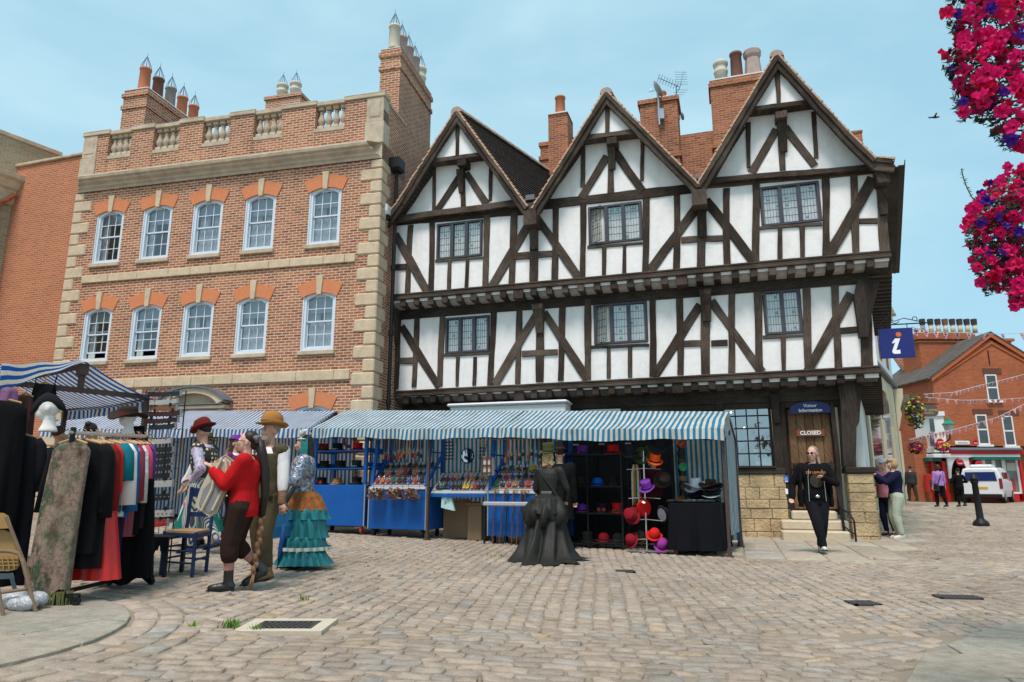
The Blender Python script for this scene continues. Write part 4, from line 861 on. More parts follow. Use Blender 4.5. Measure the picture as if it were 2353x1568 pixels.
m = MB(); a = TH.p(1972, 300, 5.5); m.box((a[0] - .5, 5.5, a[1] - 1.6), (a[0] + .1, 6.2, a[1] - .08)); m.box((a[0] - .52, 5.48, a[1] - .078), (a[0] + .12, 6.22, a[1])); m.obj('chimney_stack', M_BRICK3, th)
def rect(x0, y0, x1, y1, Y):
 a, b = at(x0, y0, Y), at(x1, y1, Y); return min(a.x, b.x), max(a.x, b.x), min(a.z, b.z), max(a.z, b.z)
def pbox(m, x0, y0, x1, y1, Y, d, bv=0, mi=0):
 a, b, c, e = rect(x0, y0, x1, y1, Y)
 (m.bbox((a, Y, c), (b, Y + d, e), bv, mi) if bv else m.box((a, Y, c), (b, Y + d, e), mi))
def rel(m, o):
 "points given in world become local to the thing"
 m.xf(o.matrix_world.inverted() if False else Matrix.Translation(-o.location)); return m
M_WSASH = plain('sash_white', (.72, .72, .70), .5, .04, 4, 0)
M_RED = plain('shop_red', (.50, .012, .012), .4, .1, 6, .05); M_GREEN = plain('shop_green', (.01, .10, .075), .5, .15, 5, .05)
def sash(parent, x0, y0, x1, y1, Y, sill=True, mat=M_WSASH, bars=1, off=None):
 a, b, c, e = rect(x0, y0, x1, y1, Y); L = parent.location; f = MB(); w = .07
 f.box((a, Y - .03, c), (a + w, Y + .06, e)); f.box((b - w, Y - .03, c), (b, Y + .06, e)); f.box((a + w, Y - .03, c), (b - w, Y + .06, c + w)); f.box((a + w, Y - .03, e - w), (b - w, Y + .06, e))
 m_ = (c + e) / 2; f.box((a + w, Y - .02, m_ - .04), (b - w, Y + .05, m_ + .04))
 if bars > 1: f.box(((a + b) / 2 - .02, Y - .02, c + w), ((a + b) / 2 + .02, Y + .04, e - w))
 if sill: f.box((a - .12, Y - .14, c - .12), (b + .12, Y + .0, c - .002))
 o = rel(f, parent).obj('window', mat, parent); g = MB(); g.add([(a, Y - .012, c), (b, Y - .012, c), (b, Y - .012, e), (a, Y - .012, e)], [(0, 1, 2, 3)]); rel(g, parent).obj('pane', M_FARGLASS, o); return o
M_FARGLASS = plain('dark_window_glass', (.05, .055, .06), .06, .5, 1.2, 0, spec=.9)
Y = 40.0; bp_ = at(2178, 1152, Y); rs = thing('corner_shop', 'red brick house with steep gable above a red and white shopfront', 'shop', (bp_.x, Y, 0))
X0 = bp_.x; AX, _, AZ = at(2274, 771, Y).x, 0, at(2274, 771, Y).z; EZ = at(2178, 868, Y).z; X1 = 2 * AX - X0
m = MB(); m.loft([[(X0, y, 3.4), (X1, y, 3.4), (X1, y, EZ), (AX, y, AZ - .25), (X0, y, EZ)] for y in (Y, Y + 7)]); m.box((X0 - 1.38, Y + .35, -.3), (X0 - .001, Y + 7, 3.9)); m.box((X0, Y + .8, -.3), (X1, Y + 7, 3.398)); rel(m, rs).obj('wall', M_BRICK4, rs)
m = MB(); m.loft([[(X0 - .12, y, EZ - .25), (AX, y, AZ - .12), (X1 + .12, y, EZ - .25), (X1 + .12, y, EZ + .02), (AX, y, AZ + .12), (X0 - .12, y, EZ + .02)] for y in (Y - .12, Y - .001)])
m.loft([[(X0 + .25, y, EZ - .1), (AX, y, AZ - .52), (X1 - .25, y, EZ - .1), (X1 - .25, y, EZ + .0), (AX, y, AZ - .42), (X0 + .25, y, EZ)] for y in (Y - .06, Y - .0012)]); rel(m, rs).obj('gable_coping', plain('moulded_brick', (.42, .11, .045), .9, .15, 6), rs)
m = MB()
for sx in (-1, 1): m.loft([[(AX + sx * (AX - X0 + .3), y, EZ - .12), (AX, y, AZ + .14), (AX, y, AZ + .22), (AX + sx * (AX - X0 + .34), y, EZ - .04)] for y in (Y - .15, Y + 7)])
m_ = rel(m, rs).obj('roof', bricks('slate_rows', (.16, .14, .125), (.12, .105, .095), (.05, .045, .04), .3, .16, .012, plane='xz', dark=.2), rs)
sash(rs, 2262, 861, 2297, 921, Y); sash(rs, 2240, 953, 2275, 1022, Y); sash(rs, 2300, 956, 2335, 1025, Y)
m = MB()
for x0, y0, x1, y1 in ((2257, 847, 2302, 860), (2234, 940, 2282, 952), (2294, 943, 2342, 955)): pbox(m, x0, y0, x1, y1, Y - .03, .1)
rel(m, rs).obj('window_lintels', plain('sooty_lintel', (.13, .05, .035), .9, .2, 6), rs)
m = MB(); pbox(m, 2271, 805, 2274, 838, Y - .05, .04); rel(m, rs).obj('tie_iron', M_BLACKM, rs)
m = MB(); pbox(m, 2184, 1034, 2353, 1044, Y - .5, 1.2); pbox(m, 2232, 1052, 2238, 1152, Y - .3, .3); pbox(m, 2345, 1044, 2356, 1152, Y - .3, .5); pbox(m, 2171, 1050, 2176, 1152, Y - .2, .3); pbox(m, 2238, 1135, 2345, 1153, Y - .25, .5); pbox(m, 2176, 1135, 2186, 1153, Y - .25, .4); pbox(m, 2145, 1060, 2150, 1153, Y + .1, .3); rel(m, rs).obj('shopfront', M_RED, rs)
m = MB(); pbox(m, 2186, 1029, 2352, 1036, Y - .62, 1.3, .05); rel(m, rs).obj('lead_hood', M_LEAD, rs)
m = MB(); pbox(m, 2146, 1043, 2346, 1052, Y - .45, .8, .03);
a, b, c, e = rect(2176, 1050, 2232, 1100, Y - .35); n = 12
ins = [((a + b) / 2 + (b - a) * .40 * math.cos(t), c + (e - c) * .92 * math.sin(t)) for t in [math.pi * k / n for k in range(n + 1)]]
for sx in (0, 1):
 half = ins[:n // 2 + 1] if sx else ins[n // 2:]
 poly = half + ([((a + b) / 2, e), (b, e), (b, c)] if sx else [(a, c), (a, e), ((a + b) / 2, e)]); m.prism(poly, Y - .35, Y - .25)
rel(m, rs).obj('white_fascia', M_WSASH, rs)
m = MB(); pbox(m, 2239, 1050, 2347, 1057, Y - .75, .5); pbox(m, 2133, 1052, 2172, 1060, Y - .2, .6); rel(m, rs).obj('awning', M_GREEN, rs)
m = MB(); pbox(m, 2264, 1058, 2345, 1134, Y - .1, .02); rel(m, rs).obj('shop_window', plain('shop_dim', (.16, .18, .16), .15, .6, .9, 0), rs)
m = MB()
for x in (2263, 2286, 2309, 2342): pbox(m, x, 1056, x + 3, 1135, Y - .17, .06)
pbox(m, 2240, 1131, 2345, 1135, Y - .26, .3); rel(m, rs).obj('window_bars', M_WSASH, rs)
m = MB(); pbox(m, 2313, 1100, 2336, 1131, Y - .13, .02); rel(m, rs).obj('red_poster', plain('poster_red', (.42, .04, .04), .6, .2, 12), rs)
m = MB();
for x0, y0, x1, y1 in ((2266, 1095, 2280, 1110), (2292, 1075, 2300, 1085), (2290, 1092, 2303, 1102), (2270, 1075, 2282, 1083), (2312, 1064, 2338, 1082), (2292, 1112, 2304, 1128), (2266, 1116, 2284, 1130)): pbox(m, x0, y0, x1, y1, Y - .12, .015)
rel(m, rs).obj('window_cards', plain('card_pale', (.48, .48, .42), .7, .3, 14), rs)
m = MB(); pbox(m, 2187, 1058, 2221, 1152, Y + .5, .1); pbox(m, 2150, 1058, 2171, 1140, Y + .3, .05); rel(m, rs).obj('doorway', M_DARKROOM, rs)
m = MB()
for x0, y0, x1, y1 in ((2235, 1008, 2249, 1024), (2241, 1059, 2259, 1073), (2197, 1055, 2216, 1070), (2152, 1008, 2170, 1022)):
 a, b, c, e = rect(x0, y0, x1, y1, Y - .5 if y0 != 1059 else Y - .8); yy = Y - .5 if y0 != 1059 else Y - .8
 m.loft([[((a + b) / 2 + (b - a) / 2 * math.cos(t), y, (c + e) / 2 + (e - c) / 2 * math.sin(t)) for t in [6.283 * k / 18 for k in range(18)]] for y in (yy, yy + .04)])
 m.loft([[((a + b) / 2 + (b - a) * .34 * q * math.cos(t), yy - .004, (c + e) / 2 + (e - c) * .06 * q * math.sin(t) + (e - c) * k2) for t in [6.283 * k / 12 for k in range(12)]] for q, k2 in ((1, .1), (.98, .1))], 1)
 m.box(((a + b) / 2 - (b - a) * .3, yy - .006, (c + e) / 2 - (e - c) * .2), ((a + b) / 2 + (b - a) * .3, yy - .001, (c + e) / 2 - (e - c) * .1), 1)
rel(m, rs).obj('round_signs', [plain('sign_red', (.52, .02, .03), .4, .05), plain('sign_pinkish', (.72, .50, .48), .5, 0)], rs)
nm = thing('street_sign', 'long white street name plate on the red shop wall', 'sign', (at(2210, 1018, Y).x, Y - .06, at(2210, 1018, Y).z))
m = MB(); m.bbox((-.42, -.02, -.11), (.42, .03, .11), .02); m.obj('plate', M_WSASH, nm)
m = MB()
for k in range(9): m.box((-.26 + k * .06, -.026, -.035 - R.uniform(0, .01)), (-.222 + k * .06, -.021, .035))
m.obj('lettering', plain('grey_letters', (.30, .30, .28), .6), nm)
m = MB(); a, b, c, e = rect(2130, 947, 2173, 1040, Y - .1); m.zprism([(a, Y + 1.3), (a + .1, Y - .3), (a + .75, Y - .35), (b + .02, Y + .1), (b, Y + 1.3)], c + .25, e - .25); m.zprism([(a - .08, Y + 1.3), (a, Y - .4), (a + .78, Y - .45), (b + .1, Y + .0), (b, Y + 1.3)], e - .248, e); m.zprism([(a - .06, Y + 1.3), (a + .02, Y - .38), (a + .76, Y - .43), (b + .06, Y + .05), (b, Y + 1.3)], c, c + .248)
o_ = rel(m, rs).obj('oriel_window', M_WSASH, rs); m = MB(); pbox(m, 2135, 962, 2149, 992, Y - .40, .03); pbox(m, 2135, 996, 2149, 1026, Y - .40, .03); pbox(m, 2158, 960, 2168, 990, Y - .32, .2); pbox(m, 2158, 994, 2168, 1020, Y - .32, .2); rel(m, rs).obj('pane', M_FARGLASS, o_)
sash(rs, 2146, 897, 2160, 931, Y + .33, sill=False)
cb = thing('chimney_block', 'broad red brick chimney block with a row of eight pots', 'chimney', (at(2175, 1000, 43).x, 43, 0))
m = MB(); pbox(m, 2110, 772, 2240, 1130, 43, 2); pbox(m, 2106, 768, 2243, 780, 42.85, 2.3, .03); pbox(m, 2108, 783, 2241, 787, 42.93, 2.1); rel(m, cb).obj('brick_stack', M_BRICK4, cb)
m = MB(); pbox(m, 2108, 763, 2239, 768, 42.95, 2.0, .05); rel(m, cb).obj('mortar_cap', plain('lichened_cap', (.36, .29, .17), .9, .3, 3), cb)
for k in range(8):
 x = 2122 + k * 16.7 - (2 if k == 0 else 0); a, b, c, e = rect(x - 5, 734, x + 5, 765, 43.6); m = MB(); h = e - c
 m.lathe((0, 0, 0), [(.15, 0), (.12, h * .6)], 12); o = m.obj('chimney_pot', M_CREAMPOT if k else M_GREYPOT, cb, True, ((a + b) / 2 - cb.location.x, .6, c)); m = MB(); m.lathe((0, 0, 0), [(.17, h * .6), (.18, h), (.12, h)], 12); m.obj('pot_cap', M_TERRAD if k in (3,) else plain('sooty_cap', (.045, .035, .035), .8), o)
pr_ = thing('far_house', 'house with a pinkish tiled roof showing between cream shop and chimney block', 'house', (at(2095, 1000, 46).x, 46, 0))
m = MB(); pbox(m, 2070, 872, 2128, 1140, 46, 4); rel(m, pr_).obj('wall', M_BRICK4, pr_)
m = MB(); a, b, c, e = rect(2075, 806, 2124, 872, 45.8); m.loft([[(a, 45.7, c), (b, 45.7, c), (b, 47.6, e + .3), (a, 47.6, e + .3)], [(a, 45.7, c + .1), (b, 45.7, c + .1), (b, 47.6, e + .4), (a, 47.6, e + .4)]]); rel(m, pr_).obj('roof', bricks('pink_tile', (.36, .17, .12), (.28, .13, .09), (.10, .05, .04), .3, .2, .02), pr_)
for x0, y0, x1, y1 in ((2080, 1004, 2093, 1034), (2098, 996, 2108, 1030)): sash(pr_, x0, y0, x1, y1, 45.9)
rf = thing('far_roof', 'grey slated roof and brick stack behind the gabled shop', 'house', (at(2340, 1000, 50).x, 50, 0))
m = MB(); pbox(m, 2305, 850, 2400, 1120, 50, 4); rel(m, rf).obj('wall', M_BRICK4, rf); m = MB(); a, b, c, e = rect(2308, 812, 2420, 860, 49.5); m.loft([[(a, 49.5, c), (b, 49.5, c), (b, 52, e + .3), (a, 52, e + .3)], [(a, 49.5, c + .1), (b, 49.5, c + .1), (b, 52, e + .4), (a, 52, e + .4)]]); rel(m, rf).obj('roof', plain('grey_slate', (.17, .17, .165), .8, .2, 6), rf)
m = MB(); pbox(m, 2306, 778, 2330, 830, 48.5, 1); pbox(m, 2304, 778, 2332, 784, 48.4, 1.2); rel(m, rf).obj('chimney_stack', M_BRICK4, rf)
gs = thing('green_shop', 'dark green shopfront in shade between the cream shop and the red corner shop', 'shop', (at(2110, 1150, 42).x, 42, 0))
m = MB(); pbox(m, 2075, 1046, 2138, 1156, 42, 1.5); rel(m, gs).obj('front', plain('bottle_green', (.03, .055, .05), .6, .15, 4), gs)
m = MB(); pbox(m, 2078, 1012, 2113, 1045, 41.9, 1.5); pbox(m, 2076, 1040, 2114, 1046, 41.8, .5); rel(m, gs).obj('white_fascia', M_WSASH, gs)
m = MB(); pbox(m, 2084, 1060, 2096, 1150, 41.97, .1); pbox(m, 2104, 1062, 2122, 1152, 41.97, .1); rel(m, gs).obj('windows', M_FARGLASS, gs)
m = MB(); pbox(m, 2126, 1050, 2130, 1154, 41.8, .2); pbox(m, 2098, 1050, 2102, 1154, 41.85, .15); rel(m, gs).obj('pilasters', plain('sage_green', (.10, .16, .13), .6), gs)
pb_ = thing('wall_post_box', 'slim red box with a black slot beside the red shopfront', 'box', (at(2140, 1110, 39.6).x, 39.6, 0))
m = MB(); pbox(m, 2134, 1090, 2146, 1132, 39.6, .6, .03); rel(m, pb_).obj('body', M_RED, pb_); m = MB(); pbox(m, 2137, 1104, 2143, 1128, 39.57, .1); rel(m, pb_).obj('slot_panel', M_BLACKM, pb_); m = MB(); pbox(m, 2138, 1105, 2142, 1126, 39.55, .015); rel(m, pb_).obj('screen', M_FARGLASS, pb_)
A = at(2014, 1180, 24); B = at(2084, 1160, 34); d = Vector((B.x - A.x, B.y - A.y)).normalized(); ang = math.degrees(math.atan2(d.y, d.x)); CF = Frame((A.x, A.y, 0), ang); L = math.hypot(B.x - A.x, B.y - A.y)
cs = thing('cream_shop', 'cream painted shop with carved consoles behind the information sign', 'shop', CF.O, ang)
M_CREAM = plain('cream_paint', (.62, .56, .40), .6, .06, 3); M_GREYP = plain('grey_blue_paint', (.10, .12, .14), .6, .1, 4)
zt = at(2090, 722, 34).z; zb = at(2090, 884, 34).z
m = MB(); m.box((0, 0, zb), (L, 6, zt - .6)); rel_z = 0; m.obj('upper_wall', M_WSASH, cs)
m = MB(); m.box((0, .02, -.2), (L, 6, zb - .25)); m.obj('shopfront', M_CREAM, cs)
m = MB(); m.box((0, -.16, zb - .2), (L + .1, 0, zb - .02)); m.obj('ledge', M_GREYP, cs)
m = MB(); m.box((0, -.3, zt - .35), (L + .3, 6, zt - .1)); m.box((0, -.15, zt - .6), (L + .15, 6, zt - .352)); m.box((-.1, -.45, zt - .098), (L + .4, 6, zt)); m.obj('cornice', M_WSASH, cs)
m = MB()
for x in (L - .1,): m.loft([[(x + dx, -y, z) for y, z in ((0, zb - .25), (.38, zb - .25), (.36, zb - .7), (.2, zb - 1.2), (.22, zb - 1.5), (.1, zb - 2.0), (0, zb - 2.3))] for dx in (-.15, .15)])
for x in (L - .1, L * .72, L * .4, .1): m.box((x - .2, -.08, .0), (x + .2, .0, zb - 2.302))
m.obj('consoles', M_CREAM, cs)
m = MB(); m.box((L * .45, -.01, 1.0), (L * .70, .0, zb - .9)); m.box((L * .05, -.01, .8), (L * .38, .0, zb - .9)); m.obj('shop_window', M_FARGLASS, cs)
m = MB()
for k in range(4): m.box((L * (.08 + .24 * k), -.02, zb + .5), (L * (.08 + .24 * k) + .9, -.001, zt - 1.2))
m.obj('upper_windows', M_FARGLASS, cs)
m = MB(); m.loft([[(L + .24, -y, z) for y, z in ((.1, zb - .5), (.62, zb - .5), (.62, zb - 1.5), (.1, zb - 1.2))], [(L + .3, -y, z) for y, z in ((.1, zb - .5), (.62, zb - .5), (.62, zb - 1.5), (.1, zb - 1.2))]]); m.obj('plaque', plain('plaque_taupe', (.17, .13, .10), .6, .3, 8), cs)
def hang(name, label, P, w, h, mat, deg):
 t = thing(name, label, 'sign', P, deg); return t
ip = at(2060, 789, 15.15); inf = thing('information_sign', 'square navy hanging sign with a white letter i under a scrolled iron bracket', 'sign', ip, -14)
hw = 0.345; m = MB(); m.bbox((-hw, -.03, -.335), (hw, .03, .335), .01); m.obj('board', plain('navy_board', (.014, .022, .16), .4, .05), inf)
m = MB(); m.loft([[(.05 + .055 * math.cos(t), y, .19 + .055 * math.sin(t)) for t in [6.283 * k / 20 for k in range(20)]] for y in (-.036, -.03)]); m.obj('dot', plain('dot_orange', (.72, .13, .03), .5, 0), inf)
m = MB(); m.loft([[(x, y, z) for x, z in ((.075, .10), (-.03, .10), (-.10, .01), (-.085, -.01), (-.05, .01), (-.035, .01), (-.10, -.15), (-.115, -.19), (-.105, -.225), (-.07, -.245), (.04, -.245), (.05, -.235), (.05, -.16), (.045, -.155), (-.02, -.165), (-.025, -.15))] for y in (-.036, -.03)]); m.obj('letter', MW, inf)
m = MB(); m.tube([(-1.05, .0, .42), (.75, 0, .43)], .014, 6); m.tube([(-.75, .0, .4), (-.75, .0, .47)], .05, 6)
for cx, cz, r, t0, t1 in ((-.42, .58, .12, -1.5, 4.6), (-.42, .58, .06, -1.5, 3), (-.15, .66, .06, 4.6, -.5), (.42, .53, .05, -1.5, 4.0), (.02, .55, .10, 3.4, 5.8)): m.tube([(cx + r * (1 - .05 * k / 12) * math.cos(t0 + (t1 - t0) * k / 12), 0, cz + r * math.sin(t0 + (t1 - t0) * k / 12)) for k in range(13)], .009, 5)
m.tube([(-.42, 0, .70), (-.2, 0, .55), (0, 0, .5), (.2, 0, .56), (.6, 0, .44)], .010, 5); m.tube([(-.3, 0, .45), (-.1, 0, .62), (.05, 0, .66)], .010, 5)
for x in (-.25, .25): m.tube([(x, 0, .42), (x, 0, .33)], .009, 5)
m.obj('bracket', M_BLACKM, inf)
cz = at(2133, 944, 33); cf = thing('cafe_sign', 'grey oval hanging cafe sign with gold lettering', 'sign', cz, 0)
m = MB(); m.prism([(.46 * math.copysign(abs(math.cos(t)) ** .45, math.cos(t)), .27 * math.copysign(abs(math.sin(t)) ** .7, math.sin(t))) for t in [6.283 * k / 32 for k in range(32)]], -.03, .03); m.obj('board', plain('board_taupe', (.10, .08, .07), .5, .1), cf)
text('cafe zoot', .24, plain('gold_letters', (.50, .38, .14), .5, .1, 4, 0), cf, (-.02, -.035, .04), shear=.2); m = MB(); m.box((-.22, -.034, -.13), (.22, -.031, -.10)); m.obj('underline', plain('gold_letters', (0, 0, 0)), cf); m = MB(); m.bar((-1.1, 0, .31), (.5, 0, .31), .04, .05); m.obj('bracket', M_BLACKM, cf)
lp = at(2180, 983, 38.5); la = thing('wall_lantern', 'green topped lantern at the corner of the red shop', 'street lamp', lp)
m = MB(); m.lathe((0, 0, 0), [(.34, .16), (.36, .19), (.16, .36), (.10, .40), (.12, .44), (.04, .50), (.05, .56), (.01, .62)], 6); m.obj('cap', plain('lamp_green', (.01, .22, .13), .5), la); m = MB(); m.lathe((0, 0, 0), [(.18, -.36), (.32, .16)], 6); m.obj('glass_case', plain('lantern_glass', (.34, .32, .30), .15, .2, 4), la); m = MB(); m.tube([(0, 0, -.36), (0, 0, -.6), (.1, 1.0, -.9), (.1, 1.5, -.9)], .04, 6); m.obj('bracket', M_BLACKM, la)
M_UB = plain('flag_blue', (.06, .06, .22), .8, .1, 9, 0); M_UW = plain('flag_white', (.66, .60, .60), .8, .05, 9, 0); M_UR = plain('flag_red', (.50, .07, .07), .8, .1, 9, 0)
def pennant(w, h):
 m = MB(); m.loft([[(-w / 2, y, 0), (w / 2, y, 0), (0, y, -h)] for y in (-.002, .002)])
 for s in (-1, 1):
  yy = s * .0045
  for p, mi, dy in (([(-.13, 0), (.13, 0), (.10, -.80), (-.10, -.80)], 1, 0), ([(-.5 + .10, -.16), (.5 - .10, -.16), (.5 - .19, -.44), (-.5 + .19, -.44)], 1, 0), ([(-.45, 0), (-.3, 0), (.18, -.58), (.14, -.66)], 1, 0), ([(.45, 0), (.3, 0), (-.18, -.58), (-.14, -.66)], 1, 0), ([(-.07, 0), (.07, 0), (.06, -.86), (-.06, -.86)], 2, .002), ([(-.5 + .13, -.24), (.5 - .13, -.24), (.5 - .17, -.36), (-.5 + .17, -.36)], 2, .002)):
   m.add([(x * w, yy + s * dy, z * h) for x, z in p], [(0, 1, 2, 3) if s < 0 else (3, 2, 1, 0)], mi)
 return m
def bunting(label, pts, n, w, h, skip=0):
 t = thing('bunting', label, 'bunting', pts[0], 0, 'strings of union flag bunting over the lane'); O = Vector(pts[0]); P = [Vector(p) - O for p in pts]
 seg = [0]
 for i in range(1, len(P)): seg.append(seg[-1] + (P[i] - P[i - 1]).length)
 def pos(s):
  for i in range(1, len(P)):
   if s <= seg[i] or i == len(P) - 1: return P[i - 1].lerp(P[i], (s - seg[i - 1]) / (seg[i] - seg[i - 1]))
 m = MB(); m.tube([pos(seg[-1] * k / 30) for k in range(31)], .012, 4); m.obj('string', M_UW, t); o = None
 for k in range(n):
  p = pos(seg[-1] * (k + .5) / n)
  if o is None: o = pennant(w, h).obj('pennant', [M_UB, M_UW, M_UR], t); q = o
  else: q = o.copy(); COL.objects.link(q); q.parent = t
  q.location = p; q.rotation_euler = (R.uniform(-.25, .25), R.uniform(-.2, .2), R.uniform(-.5, .5))
bunting('highest string of flags, hanging across the sky by the chimney pots', [at(2095, 752, 20), at(2112, 758, 21), at(2180, 764, 24), at(2240, 767, 26), at(2300, 768, 27), at(2370, 766, 28)], 9, .21, .30)
bunting('string of flags slanting up to the right past the gable window', [at(2122, 906, 30), at(2190, 902, 31), at(2258, 884, 33), at(2310, 872, 34), at(2362, 858, 35)], 22, .14, .22)
bunting('nearly level string of flags below the gable window', [at(2126, 913, 30), at(2210, 920, 31), at(2300, 918, 33), at(2362, 914, 34)], 15, .17, .27)
bunting('lowest string of flags slanting up across the first floor windows', [at(2090, 1010, 33), at(2130, 1000, 34), at(2200, 985, 36), at(2290, 960, 36.5), at(2362, 925, 37)], 24, .19, .33)
M_LEAF = plain('basket_leaf', (.035, .075, .016), .6, .4, 14, 0); M_LEAFD = plain('basket_leaf_dark', (.020, .040, .014), .6, .4, 14, 0)
def flow(name, c): return plain(name, c, .55, .22, 20, 0, spec=.2)
def hanging(label, P, r, cols, n, nl, leafr, fr, squash=1.0, name='hanging_basket', cat='hanging basket', drop=0):
 t = thing(name, label, cat, P, 0, 'hanging baskets along the lane'); m = MB()
 for _ in range(nl):
  d = Vector((R.gauss(0, 1), R.gauss(0, 1), R.gauss(0, 1))).normalized() * r * R.uniform(.5, 1.0); d.z *= squash
  if d.z < 0: d.z *= 1 + drop
  a = Vector((R.gauss(0, 1), R.gauss(0, 1), R.gauss(0, 1))).normalized(); b = a.orthogonal().normalized()
  m.add([d - a * leafr, d + b * leafr * .6, d + a * leafr, d - b * leafr * .6], [(0, 1, 2, 3)])
 m.obj('foliage', M_LEAF, t)
 for c in sorted(set(cols)):
  m = MB()
  for _ in range(n * cols.count(c) // len(cols)):
   d = Vector((R.gauss(0, 1), R.gauss(-.5, 1), R.gauss(0, 1))).normalized() * r * R.uniform(.9, 1.1); d.z *= squash
   if d.z < 0: d.z *= 1 + drop
   a = d.normalized(); u = a.orthogonal().normalized(); v = a.cross(u); k = 6
   m.add([d] + [d + (u * math.cos(6.283 * i / k) + v * math.sin(6.283 * i / k)) * fr * R.uniform(.8, 1.2) + a * fr * .4 for i in range(k)], [(0, i + 1, (i + 1) % k + 1) for i in range(k)])
  m.obj('flowers', flow('petal_%s' % '_'.join(str(int(q * 100)) for q in c), c), t)
 return t
hanging('basket of green trailing leaves and yellow flowers beside the cafe sign', at(2102, 948, 31.6), .42, [(.60, .50, .03), (.60, .50, .03), (.35, .01, .09)], 60, 420, .09, .06, 1.9)
hanging('small basket of magenta and orange flowers below the cafe sign', at(2104, 1030, 32), .30, [(.38, .01, .10), (.55, .25, .04), (.38, .01, .10)], 60, 260, .08, .06, .9)
hanging('round basket of deep pink flowers at the corner of the red shop', at(2164, 1027, 38), .36, [(.48, .012, .10), (.48, .012, .10), (.6, .4, .03)], 90, 160, .08, .07, .7)
va = thing('white_van', 'white van seen from behind with dark blue rear window, parked before the red shop', 'van', (24.55, 37.2, gz(24.5, 37)), -42)
M_VAN = plain('van_white', (.70, .71, .72), .3, .03, 2, 0, spec=.5)
def vsec(x, zt, zb, yi, wt):  # cross section of the van at distance x from the tail
 return [(-wt * .5, x, zb), (wt * .5, x, zb), (wt * .53, x, zb + .35), (wt * .53, x, zb + .75), (wt * .49, x, zt - .35), (wt * .43, x, zt - .06), (wt * .35, x, zt), (-wt * .35, x, zt), (-wt * .43, x, zt - .06), (-wt * .49, x, zt - .35), (-wt * .53, x, zb + .75), (-wt * .53, x, zb + .35)]
m = MB(); Wv = 1.75; m.loft([vsec(.0, 1.72, .42, 0, Wv * .96), vsec(.06, 1.80, .30, 0, Wv), vsec(2.4, 1.84, .30, 0, Wv), vsec(3.0, 1.72, .30, 0, Wv * .98), vsec(3.7, 1.14, .30, 0, Wv * .96), vsec(4.3, .98, .32, 0, Wv * .86), vsec(4.45, .7, .36, 0, Wv * .7)]); m.bbox((-.5, .5, 1.82), (.5, 1.6, 1.98), .06); m.obj('body', M_VAN, va, False)
m = MB(); m.loft([[(x, y, z) for x, z in ((-.72, 1.12), (.72, 1.12), (.66, 1.58), (-.66, 1.58))] for y in (-.02, .03)]); m.obj('rear_window', plain('van_blue_glass', (.012, .025, .13), .15, .1, 3, 0, spec=.5), va)
m = MB(); m.loft([[(x, y, z) for y, z in ((2.0, 1.14), (3.2, 1.14), (2.85, 1.55), (2.0, 1.58))] for x in (.86, .905)]); m.loft([[(x, y, z) for y, z in ((.7, 1.14), (1.9, 1.14), (1.9, 1.58), (.7, 1.56))] for x in (.86, .900)]); m.obj('side_windows', M_FARGLASS, va)
for sx in (-1, 1): m = MB(); m.bbox((sx * .86 - .07, -.03, .72), (sx * .86 + .07, .1, 1.25), .02); m.obj('tail_light', plain('tail_red', (.22, .02, .03), .3, .2, 9, 0), va)
m = MB(); m.bbox((-.28, -.025, .72), (.28, .01, .84), .008); m.obj('number_plate', plain('plate_yellow', (.62, .40, .03), .5, .1, 9, 0), va)
m = MB(); m.bbox((-.86, -.05, .24), (.86, .2, .46), .04); m.obj('bumper', M_BLACKM, va)
for sx in (-1, 1):
 for y in (.75, 3.5): m = MB(); m.lathe((0, 0, 0), [(.10, -.1), (.31, -.1), (.33, -.06), (.33, .06), (.31, .1), (.10, .1)], 18); m.xf(Matrix.Translation((sx * .8, y, .32)) @ Matrix.Rotation(math.pi / 2, 4, 'Y')); w = m.obj('wheel', plain('tyre', (.018, .018, .018), .9), va); m = MB(); m.lathe((0, 0, 0), [(.02, .11), (.19, .105), (.2, .08)], 14); m.xf(Matrix.Translation((sx * .8, y, .32)) @ Matrix.Rotation(math.pi / 2 * sx, 4, 'Y')); m.obj('rim', plain('rim_grey', (.3, .3, .31), .4, .1, 5, 0, .6), w)
bl = gp(2255, 1208); bo = thing('bollard', 'black cast iron bollard leaning slightly at the edge of the lane', 'bollard', bl); bo.rotation_euler = (0, rad(-1.5), 0)
s = 1.05; m = MB(); m.lathe((0, 0, 0), [(.19 * s, -.05), (.19 * s, .04), (.16 * s, .09), (.105 * s, .12), (.085 * s, .16), (.072 * s, .86), (.095 * s, .89), (.095 * s, .91), (.08 * s, .93)], 16); m.xf(Matrix.Scale(1.28, 4, (0, 0, 1))); m.obj('shaft', M_BLACKM, bo, True)
m = MB(); m.lathe((0, 0, 0), [(.08 * s, 1.19), (.105 * s, 1.21), (.105 * s, 1.25), (.085 * s, 1.27), (.07 * s, 1.33), (.04 * s, 1.36), (.01, 1.37)], 16); m.obj('cap', M_BLACKM, bo, True)
def thw(x, y, ly): q = TH.p(x, y, ly); return TH.wld(q[0], ly, q[1])
p = thw(1510, 240, 2.9); sd = thing('satellite_dish', 'round pale satellite dish clamped to the middle chimney', 'satellite dish', p)
m = MB(); m.lathe((0, 0, 0), [(.02, .0), (.12, .015), (.22, .06), (.225, .07), (.12, .03), (.02, .012)], 20); m.xf(Matrix.Translation((-.06, -.15, .40)) @ Matrix.Rotation(rad(62), 4, 'Y') @ Matrix.Rotation(rad(10), 4, 'X') @ Matrix.Scale(1.25, 4)); m.obj('reflector', plain('dish_grey', (.42, .46, .50), .5, .05), sd, True)
